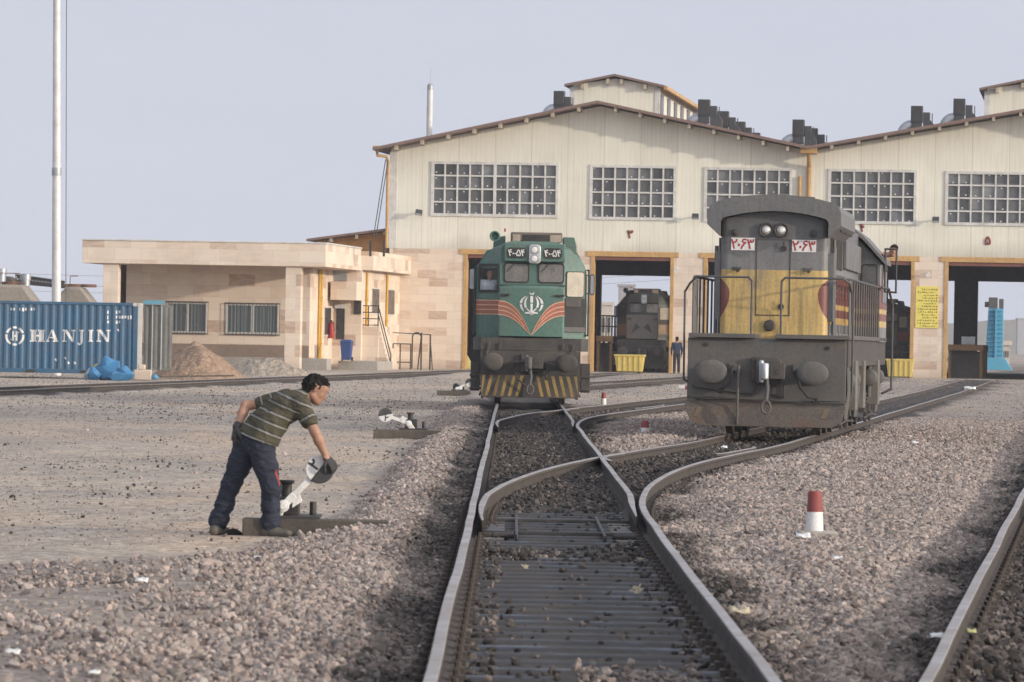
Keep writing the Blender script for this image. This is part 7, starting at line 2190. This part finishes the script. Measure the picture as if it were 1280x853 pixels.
def sdf_obj(name, prims, h, mats, parent, fn_mat=None, attrs=None, smooth_it=1):
    V, Q = sdf_mesh(prims, h)
    me = bpy.data.meshes.new(name)
    me.from_pydata(V.tolist(), [], Q.tolist())
    me.update()
    for m in (mats if isinstance(mats, (list, tuple)) else [mats]): me.materials.append(m)
    me.polygons.foreach_set('use_smooth', [True] * len(me.polygons))
    if fn_mat is not None:
        C = V[Q].mean(1); me.polygons.foreach_set('material_index', fn_mat(C).astype(np.int32))
    if attrs:
        for nm, fn in attrs.items():
            a = me.attributes.new(nm, 'FLOAT', 'POINT'); a.data.foreach_set('value', fn(V).astype(np.float32))
    o = mesh_obj(name, me, parent)
    if smooth_it:
        s = o.modifiers.new('smooth', 'SMOOTH'); s.iterations = smooth_it; s.factor = .5
    return o
def V3(*a): return np.array(a, float)
def cloth(name, c, rough=.9, amt=.3):
    t = NT(name); co = t.coord(); n = t.noise(co, 7, 6, .6); f = t.noise(co, 160, 2)
    b = t.mix(1., c, t.ramp(n, [(.3, (.72,) * 3), (.72, (1.2,) * 3)]), 'MULTIPLY')
    t.base(t.mix(1., b, t.ramp(f, [(.3, (.85,) * 3), (.7, (1.12,) * 3)]), 'MULTIPLY')); t.set(rough, 0, .25)
    w = t.noise(t.coord((1, 1, 2.2)), 9, 3, .5, 1.5)
    t.bump(w, .55, .03); return t.m
skin = M('skin', (.36, .20, .135), .55, 0, (.28, .14, .09), .4, 9, bump=.1)
MT['skin'] = skin
glove = M('work_glove', (.035, .034, .036), .85, 0, (.10, .09, .085), .5, 20, bump=.3)

def finger_chain(base, dirs, lens, r):
    out = []; p = np.array(base, float)
    for i, (d, l) in enumerate(zip(dirs, lens)):
        d = np.array(d, float); d /= np.linalg.norm(d); q = p + d * l
        out.append((p, q, r * (1 - .08 * i), r * (1 - .08 * (i + 1)), .006)); p = q
    return out
def hand(wrist, fwd, palm_n, side, curl=.5, s=1.0):
    """wrist to knuckles along fwd; palm_n points out of the palm; side=+1 puts the thumb along fwd x palm_n"""
    f = np.array(fwd, float); f /= np.linalg.norm(f); n = np.array(palm_n, float); n -= f * (n @ f); n /= np.linalg.norm(n); t = np.cross(f, n) * side
    w = np.array(wrist, float); out = []
    for a in (-.028, -.009, .010, .028): out.append((w + t * a * .6, w + f * .085 * s + t * a * s, .017 * s, .014 * s, .012))
    for a, l, c in ((-.031, .060, .1), (-.011, .075, 0), (.010, .080, 0), (.031, .072, 0)):
        b = w + f * .088 * s + t * a * s; ds = []; ang = 0
        for j in range(3):
            ang += curl * (.75 + .25 * j); ds.append(f * math.cos(ang) + n * math.sin(ang) + t * a * 1.2)
        out += finger_chain(b, ds, [l * .45 * s, l * .32 * s, l * .25 * s], .0092 * s)
    b = w + f * .025 * s + t * .03 * s
    out += finger_chain(b, [t * .8 + f * .6 + n * .2, t * .35 + f * .75 + n * .5, f * .8 + n * .6], [.04 * s, .032 * s, .026 * s], .0115 * s)
    return out
def head_prims(c, fwd, up, s=1.0):
    """c: centre of the skull"""
    f = np.array(fwd, float); f /= np.linalg.norm(f); u = np.array(up, float); u -= f * (u @ f); u /= np.linalg.norm(u); r = np.cross(f, u)
    Q = lambda a, b, d: np.array(c) + (f * a + u * b + r * d) * s
    P = []
    P.append((Q(-.03, .03, 0), Q(.03, .035, 0), .078 * s, .075 * s, .03))
    P.append((Q(.0, -.01, 0), Q(.045, -.035, 0), .066 * s, .058 * s, .03))
    P.append((Q(.05, -.08, 0), Q(.075, -.085, 0), .032 * s, .026 * s, .03))      # chin
    for sd in (-1, 1):
        P.append((Q(.0, -.06, .045 * sd), Q(.06, -.08, .022 * sd), .024 * s, .022 * s, .02))  # jaw
        P.append((Q(.065, .0, .035 * sd), Q(.06, -.02, .045 * sd), .020 * s, .017 * s, .015)) # cheek
        P.append((Q(.078, .032, .012 * sd), Q(.068, .034, .048 * sd), .011 * s, .010 * s, .012)) # brow
        P.append((Q(-.005, .02, .074 * sd), Q(-.012, -.025, .072 * sd), .014 * s, .009 * s, .006))  # ear
    P.append((Q(.088, .016, 0), Q(.108, -.022, 0), .009 * s, .014 * s, .010))    # nose
    P.append((Q(.088, -.052, -.018), Q(.088, -.052, .018), .010 * s, .010 * s, .010))  # lips
    return P, Q
def eyes(Q, parent, s=1.0):
    mb = MB()
    for sd in (-1, 1): mb.ball(Q(.076, .014, .031 * sd), .0115 * s, 10, 7)
    o = mb.build('eye', M('eye_dark', (.05, .035, .03), .2) if 'eye_dark' not in bpy.data.materials else bpy.data.materials['eye_dark'], parent, 80)
def seg(a, b, r0, r1, k=.03): return (V3(*a), V3(*b), r0, r1, k)

# ---- the man working the switch. Metres, x right, y away, z up from the ground between his feet
mg = on_ground(303.3, 675.8); mg = Vector((at(303.3, 675.8, 40.0).x, 40.15, -.17))
man = thing('person', 'man in striped olive polo shirt and navy trousers, bending to turn the switch disc', 'person', mg)
hipc = V3(.075, 0, .80); Lh, Rh = V3(.015, .075, .76), V3(.13, -.055, .75)
Lk, La = V3(-.115, .11, .425), V3(-.228, .115, .085)
Rk, Ra = V3(.222, -.085, .41), V3(.222, -.07, .085)
waist = V3(.16, .02, .93); chest = V3(.315, .06, 1.06); neckb = V3(.455, .095, 1.158)
Ls, Rs = V3(.315, .20, 1.135), V3(.455, -.06, 1.085)
Le, Lw = V3(-.012, .15, 1.075), V3(-.075, .03, .90)
Re, Rw = V3(.575, -.11, .875), V3(.668, -.08, .672)
hc = V3(.560, .115, 1.225); hf = V3(.80, .22, -.50); hu = V3(.50, .12, .84)
hp, HQ = head_prims(hc, hf, hu, 1.0)
body = []
body += [seg(hipc, waist, .09, .085, .04), seg(waist, chest, .085, .095, .04), seg(chest, neckb, .095, .058, .04)]
sh = (Rs - Ls) / np.linalg.norm(Rs - Ls)
body += [seg(waist - sh * .05, chest - sh * .06, .062, .07, .03), seg(waist + sh * .05, chest + sh * .06, .062, .07, .03), seg(Ls, Rs, .05, .05, .03)]
body += [seg(neckb, hc + V3(-.045, -.01, -.055), .052, .050, .02)] + hp
for S, E_, W in ((Ls, Le, Lw), (Rs, Re, Rw)):
    body += [seg(S, E_, .050, .040, .03), seg(E_, E_ + (W - E_) * .35, .041, .040, .02), seg(E_ + (W - E_) * .35, W, .040, .026, .02)]
for H_, K, A in ((Lh, Lk, La), (Rh, Rk, Ra)):
    body += [seg(H_, K, .078, .054, .04), seg(K, K + (A - K) * .3, .052, .056, .02), seg(K + (A - K) * .3, A, .056, .036, .02)]
gripdir = V3(.50, .02, -.60)
body += hand(Rw, gripdir, V3(-.5, .75, -.35), -1, .55, 1.0)
body += hand(Lw, V3(-.18, -.25, -.9), V3(.8, .2, -.2), 1, .8, 1.0)
def body_mat(C):
    return np.zeros(len(C))
bo = sdf_obj('body', body, .0055, [skin], man, smooth_it=1)
eyes(HQ, man)
# gloves over both hands
gl = [(p[0], p[1], p[2] + .0015, p[3] + .0015, p[4]) for p in hand(Rw + (Rw - Re) * .01, gripdir, V3(-.5, .75, -.35), -1, .55, 1.0)]
sdf_obj('glove', gl, .005, [glove], man, smooth_it=0)
gl = [(p[0], p[1], p[2] + .006, p[3] + .006, p[4]) for p in hand(Lw, V3(-.18, -.25, -.9), V3(.8, .2, -.2), 1, .8, 1.05)] + [seg(Lw + (Le - Lw) * .1, Lw, .034, .036, .01)]
sdf_obj('glove', gl, .005, [glove], man, smooth_it=0)
# hair: short black cap, greying at the temples
def hair_mat():
    t = NT('short_hair'); co = t.coord(); n = t.noise(t.coord((60, 60, 25)), 5, 4, .7); g = t.noise(co, 18, 4)
    t.base(t.mix(t.ramp(g, [(.45, (0, 0, 0)), (.75, (.6,) * 3)]), (.016, .014, .013), (.075, .07, .066))); t.set(.85, 0, .15)
    t.bump(n, 1.0, .02); return t.m
hairm = hair_mat()
hr = [seg(HQ(-.034, .036, 0), HQ(.012, .050, 0), .081, .076, .02), seg(HQ(-.06, .0, -.03), HQ(-.055, -.03, -.02), .058, .045, .02), seg(HQ(-.06, .0, .03), HQ(-.055, -.03, .02), .058, .045, .02),
      seg(HQ(.03, .075, -.03), HQ(.058, .072, -.01), .038, .032, .02), seg(HQ(.03, .075, .03), HQ(.058, .072, .01), .038, .032, .02), seg(HQ(-.0, .045, -.066), HQ(.012, .02, -.070), .022, .012, .012), seg(HQ(-.0, .045, .066), HQ(.012, .02, .070), .022, .012, .012)]
ho = sdf_obj('hair', hr, .005, [hairm], man, smooth_it=0)
for v_ in ho.data.vertices:
    p_ = v_.co; v_.co = p_ + (p_ - Vector(HQ(0, .02, 0))).normalized() * (.010 * mnoise.noise(p_ * 55) + .006 * mnoise.noise(p_ * 120))
# polo shirt
spine0, spine1 = V3(.055, 0, .775), neckb
sp = (spine1 - spine0) / np.linalg.norm(spine1 - spine0)
shirt = [seg(V3(.02, .05, .76), V3(.15, .075, .945), .150, .120, .05), seg(V3(.10, -.06, .73), V3(.21, -.04, .915), .146, .120, .05), seg(waist - sh * .055, chest - sh * .085, .100, .102, .05), seg(waist + sh * .055, chest + sh * .075, .104, .106, .05),
         seg(chest, neckb + V3(-.02, -.0, -.01), .125, .068, .04), seg(Ls, Rs, .080, .080, .05), seg((Ls + Rs) / 2 + V3(-.05, 0, -.02), chest, .10, .12, .05), seg(neckb, neckb + V3(.035, .008, .028), .062, .060, .015)]
shirt += [seg(Ls, Ls + (Le - Ls) * .62, .070, .064, .03), seg(Rs, Rs + (Re - Rs) * .58, .072, .068, .03)]
def stripe_of(Vv):
    t_b = (Vv - spine0) @ V3(.37, .0, .93)
    out = t_b.copy()
    for S, E_ in ((Ls, Le), (Rs, Re)):
        d = (E_ - S) / np.linalg.norm(E_ - S); w = (Vv - S) @ d
        rad = np.linalg.norm((Vv - S) - np.outer(w, d), axis=1)
        k = (w > .07) & (rad < .09) & (((Vv - spine0) @ sp > .25) | (w > .12))
        if S is Ls: k &= Vv[:, 0] < .27
        out = np.where(k, 1.0 + w, out)
    return out
def shirt_mat():
    t = NT('striped_polo'); a = t.n('Attribute'); a.attribute_name = 'along'
    f = t.math('FRACT', t.math('DIVIDE', a.outputs['Fac'], .083))
    ol, pale, dk = (.074, .066, .044), (.25, .24, .215), (.030, .028, .024)
    c = t.ramp(f, [(0.0, ol), (.36, dk), (.44, pale), (.54, (.14, .135, .115)), (.66, dk), (.74, ol)], 'CONSTANT')
    n = t.noise(t.coord(), 60, 3)
    c = t.mix(1., c, t.ramp(n, [(.3, (.82,) * 3), (.7, (1.15,) * 3)]), 'MULTIPLY')
    t.base(c); t.set(.9, 0, .2)
    t.bump(t.noise(t.coord((1, 1, 1)), 11, 3, .5, 1.2), .7, .035); return t.m
so = sdf_obj('shirt', shirt, .007, [shirt_mat()], man, attrs={'along': stripe_of})
# trim the hem and the sleeves by cutting the tubes open
def cut(o, co, no):
    bm = bmesh.new(); bm.from_mesh(o.data)
    bmesh.ops.bisect_plane(bm, geom=bm.verts[:] + bm.edges[:] + bm.faces[:], plane_co=co, plane_no=no, clear_outer=True)
    bm.to_mesh(o.data); bm.free()
nb = bmesh.new(); nb.from_mesh(so.data)
geo = nb.verts[:] + nb.edges[:] + nb.faces[:]
bmesh.ops.bisect_plane(nb, geom=geo, plane_co=Vector(V3(.1, 0, .80)), plane_no=Vector((-.32, .0, -.946)).normalized(), clear_outer=True)
nb.to_mesh(so.data); nb.free()
# trousers
tr = [seg(Lh + V3(.0, 0, .03), Rh + V3(0, 0, .03), .118, .116, .05)]
for H_, K, A, b in ((Lh, Lk, La, .0), (Rh, Rk, Ra, 0)):
    tr += [seg(H_, H_ + (K - H_) * .5, .108, .095, .03), seg(H_ + (K - H_) * .5, K, .095, .078, .03), seg(K, K + (A - K) * .5, .078, .072, .03), seg(K + (A - K) * .5, A + V3(0, 0, .03), .072, .060, .03)]
    for q, w in ((.78, .069), (.90, .068)): 
        c_ = K + (A - K) * q; tr += [seg(c_ - V3(.012, 0, 0), c_ + V3(.012, 0, 0), w, w, .012)]
navy = cloth('navy_trousers', (.030, .034, .050))
to = sdf_obj('trousers', tr, .007, [navy, M('trouser_red', (.30, .03, .03), .85)], man, fn_mat=lambda C: ((np.abs((C[:, 0] - .272) - (.52 - C[:, 2]) * .22) < .0075) & (C[:, 2] > .43) & (C[:, 2] < .56) & (C[:, 1] < -.085)).astype(float))
def crease(o, amp, sc, seed):
    me = o.data; N_ = [v.normal.copy() for v in me.vertices]
    for v, n_ in zip(me.vertices, N_):
        p = v.co; q = Vector((p.x * sc + 2.5 * p.z, p.y * sc, p.z * sc * 1.9 + seed))
        w = 1 - 2 * abs(mnoise.noise(q)) ; w2 = 1 - 2 * abs(mnoise.noise(q * 2.3 + Vector((seed, 0, 0))))
        v.co = p + n_ * amp * (w * .8 + w2 * .45 - .6)
crease(to, .014, 7.5, 3.0); crease(so, .011, 6.0, 8.0)
# boots
boot = M('dusty_boot', (.085, .078, .066), .85, 0, (.17, .145, .115), .6, 9, bump=.3)
for A, d in ((La, V3(.30, .85, 0)), (Ra, V3(.85, -.42, 0))):
    d = d / np.linalg.norm(d); s_ = np.cross(d, V3(0, 0, 1))
    g = V3(A[0], A[1], .0)
    pr = [seg(A + V3(0, 0, .03), g + V3(0, 0, .055) - d * .02, .052, .052, .02), seg(g - d * .055 + V3(0, 0, .04), g + d * .05 + V3(0, 0, .045), .042, .045, .02)]
    for w in (-.018, .018): pr.append(seg(g + d * .04 + s_ * w + V3(0, 0, .040), g + d * .165 + s_ * w + V3(0, 0, .034), .040, .031, .02))
    sdf_obj('boot', pr, .006, [boot], man, smooth_it=0)

# ---- standing man by the shed door, seen from behind
def standing(label, loc, yaw, shirt_c, trouser_c, h=1.75, name='person'):
    t = thing('person', label, 'person', loc, yaw); k = h / 1.75
    S = lambda *a: V3(*a) * k
    hp_, Q_ = head_prims(S(0, 0, 1.63), V3(0, 1, -.1), V3(0, .1, 1), k)
    arms = []
    for s in (-1, 1):
        arms.append((S(.19 * s, 0, 1.42), S(.25 * s, .0, 1.14), S(.24 * s, .05, .90)))
    b = hp_ + [seg(S(0, 0, 1.55), S(0, 0, 1.42), .052, .055), seg(S(-.16, 0, 1.42), S(.16, 0, 1.42), .06, .06, .04), seg(S(-.07, 0, 1.3), S(-.07, 0, 1.0), .095, .085, .05), seg(S(.07, 0, 1.3), S(.07, 0, 1.0), .095, .085, .05)]
    for a in arms: b += [seg(a[0], a[1], .05, .04), seg(a[1], a[2], .04, .027)] 
    for s, a in zip((-1, 1), arms): b += hand(a[2], V3(0, .1, -1), V3(-s, 0, 0), s, .3, k)
    for s in (-1, 1): b += [seg(S(.09 * s, 0, .92), S(.10 * s, .02, .5), .08, .055), seg(S(.10 * s, .02, .5), S(.105 * s, 0, .08), .055, .036), seg(S(.105 * s, 0, .05), S(.115 * s, .13, .04), .04, .035)]
    sdf_obj('body', b, .009, [skin], t)
    c = [seg(S(-.17, 0, 1.41), S(.17, 0, 1.41), .075, .075, .04), seg(S(-.075, 0, 1.32), S(-.06, 0, .95), .115, .108, .05), seg(S(.075, 0, 1.32), S(.06, 0, .95), .115, .108, .05)]
    for a in arms: c += [seg(a[0], a[1], .064, .056), seg(a[1], a[1] + (a[2] - a[1]) * .9, .056, .042)]
    sdf_obj('shirt', c, .01, [cloth('shirt_' + label[:12], shirt_c)], t)
    c = [seg(S(-.06, 0, .96), S(.06, 0, .96), .112, .112, .04)]
    for s in (-1, 1): c += [seg(S(.09 * s, 0, .9), S(.10 * s, .02, .5), .098, .078), seg(S(.10 * s, .02, .5), S(.105 * s, 0, .1), .078, .070)]
    sdf_obj('trousers', c, .01, [cloth('trousers_' + label[:12], trouser_c)], t)
    for s in (-1, 1): sdf_obj('shoe', [seg(S(.105 * s, -.05, .05), S(.115 * s, .06, .045), .05, .05, .02), seg(S(.11 * s, .06, .04), S(.12 * s, .17, .035), .045, .035, .02)], .01, [boot], t, smooth_it=0)
    sdf_obj('hair', [seg(Q_(-.04, .04, 0), Q_(.012, .058, 0), .085, .08, .02), seg(Q_(-.06, .0, 0), Q_(-.055, -.04, 0), .075, .06, .02)], .009, [hairm], t, smooth_it=0)
    return t
p = SF.w(SF.x(845.5, 468, -2.6), -2.6)
standing('man in dark blue work clothes walking towards the shed, seen from behind', (p.x, p.y, -.01), -YAW + .25, (.035, .045, .075), (.03, .03, .036), 1.86)

# ---- driver behind the side window of the green engine; second man leaning out of the far cab
def bust(label, loc, yaw, shirt_c, lean=0.0):
    t = thing('person', label, 'person', loc, yaw)
    hp_, Q_ = head_prims(V3(lean, 0, 1.62 - .25 * lean), V3(.15, -1, -.05), V3(lean * .6, 0, 1), 1)
    b = hp_ + [seg((lean * .9, 0, 1.55 - .25 * lean), (0, 0, 1.42), .052, .055), seg((-.16, 0, 1.41), (.16, 0, 1.41), .06, .06, .04), seg((-.07, 0, 1.3), (-.07, 0, 1.0), .09, .085, .05), seg((.07, 0, 1.3), (.07, 0, 1.0), .09, .085, .05)]
    arms = [(V3(.19 * s, 0, 1.41), V3(.24 * s, .02, 1.14), V3(.20 * s, -.03, .92)) for s in (-1, 1)]
    for a in arms: b += [seg(a[0], a[1], .05, .04), seg(a[1], a[2], .04, .027)]
    for s, a in zip((-1, 1), arms): b += hand(a[2], V3(0, -.1, -1), V3(-s, 0, 0), -s, .4)
    for s in (-1, 1): b += [seg((.09 * s, 0, .92), (.10 * s, .02, .5), .08, .06), seg((.10 * s, .02, .5), (.105 * s, .0, .25), .055, .04)]
    sdf_obj('body', b, .009, [skin], t)
    c = [seg((-.17, 0, 1.40), (.17, 0, 1.40), .075, .075, .04), seg((-.075, 0, 1.32), (-.06, 0, .95), .112, .105, .05), seg((.075, 0, 1.32), (.06, 0, .95), .112, .105, .05)]
    for a in arms: c += [seg(a[0], a[1], .064, .056)]
    sdf_obj('shirt', c, .01, [cloth('shirt_' + label[:14], shirt_c)], t)
    c = []
    for s in (-1, 1): c += [seg((.09 * s, 0, .92), (.10 * s, .02, .5), .095, .08), seg((.10 * s, .02, .5), (.105 * s, .0, .25), .078, .066)]
    sdf_obj('trousers', c, .01, [navy], t)
    eyes(Q_, t)
    sdf_obj('hair', [seg(Q_(-.035, .045, 0), Q_(.02, .06, 0), .084, .078, .02), seg(Q_(-.06, .0, 0), Q_(-.055, -.04, 0), .072, .055, .02)], .009, [hairm], t, smooth_it=0)
    return t
q = at(612.5, 340, 115.05)
bust('driver in pale blue shirt behind the left cab window of the green locomotive', (q.x, q.y, q.z - 1.66), R(4), (.62, .66, .74))
q = at(1117.0, 314, 96.5)
e_ = Vector((math.cos(YAW), -math.sin(YAW), 0)) * .40
bust('man leaning his head out beside the cab of the grey and yellow locomotive', (q.x - e_.x, q.y - e_.y, q.z - 1.52), -YAW, (.05, .05, .055), .40)
# ------------------------------------------------------------------ dusty air over the whole yard
mb = MB(); mb.box(-700, 900, -30, 1900, -6, 60)
hz = mb.build('haze', bpy.data.materials.new('dusty_air'))
_m = hz.data.materials[0]; _m.use_nodes = True
for n_ in list(_m.node_tree.nodes):
    if n_.type == 'BSDF_PRINCIPLED': _m.node_tree.nodes.remove(n_)
pv = _m.node_tree.nodes.new('ShaderNodeVolumePrincipled')
pv.inputs['Color'].default_value = (.86, .88, .93, 1)
pv.inputs['Density'].default_value = HAZE
pv.inputs['Anisotropy'].default_value = 0.25
_m.node_tree.links.new(pv.outputs[0], [n_ for n_ in _m.node_tree.nodes if n_.type == 'OUTPUT_MATERIAL'][0].inputs['Volume'])
_m.cycles.homogeneous_volume = True
tag(hz, kind='stuff')
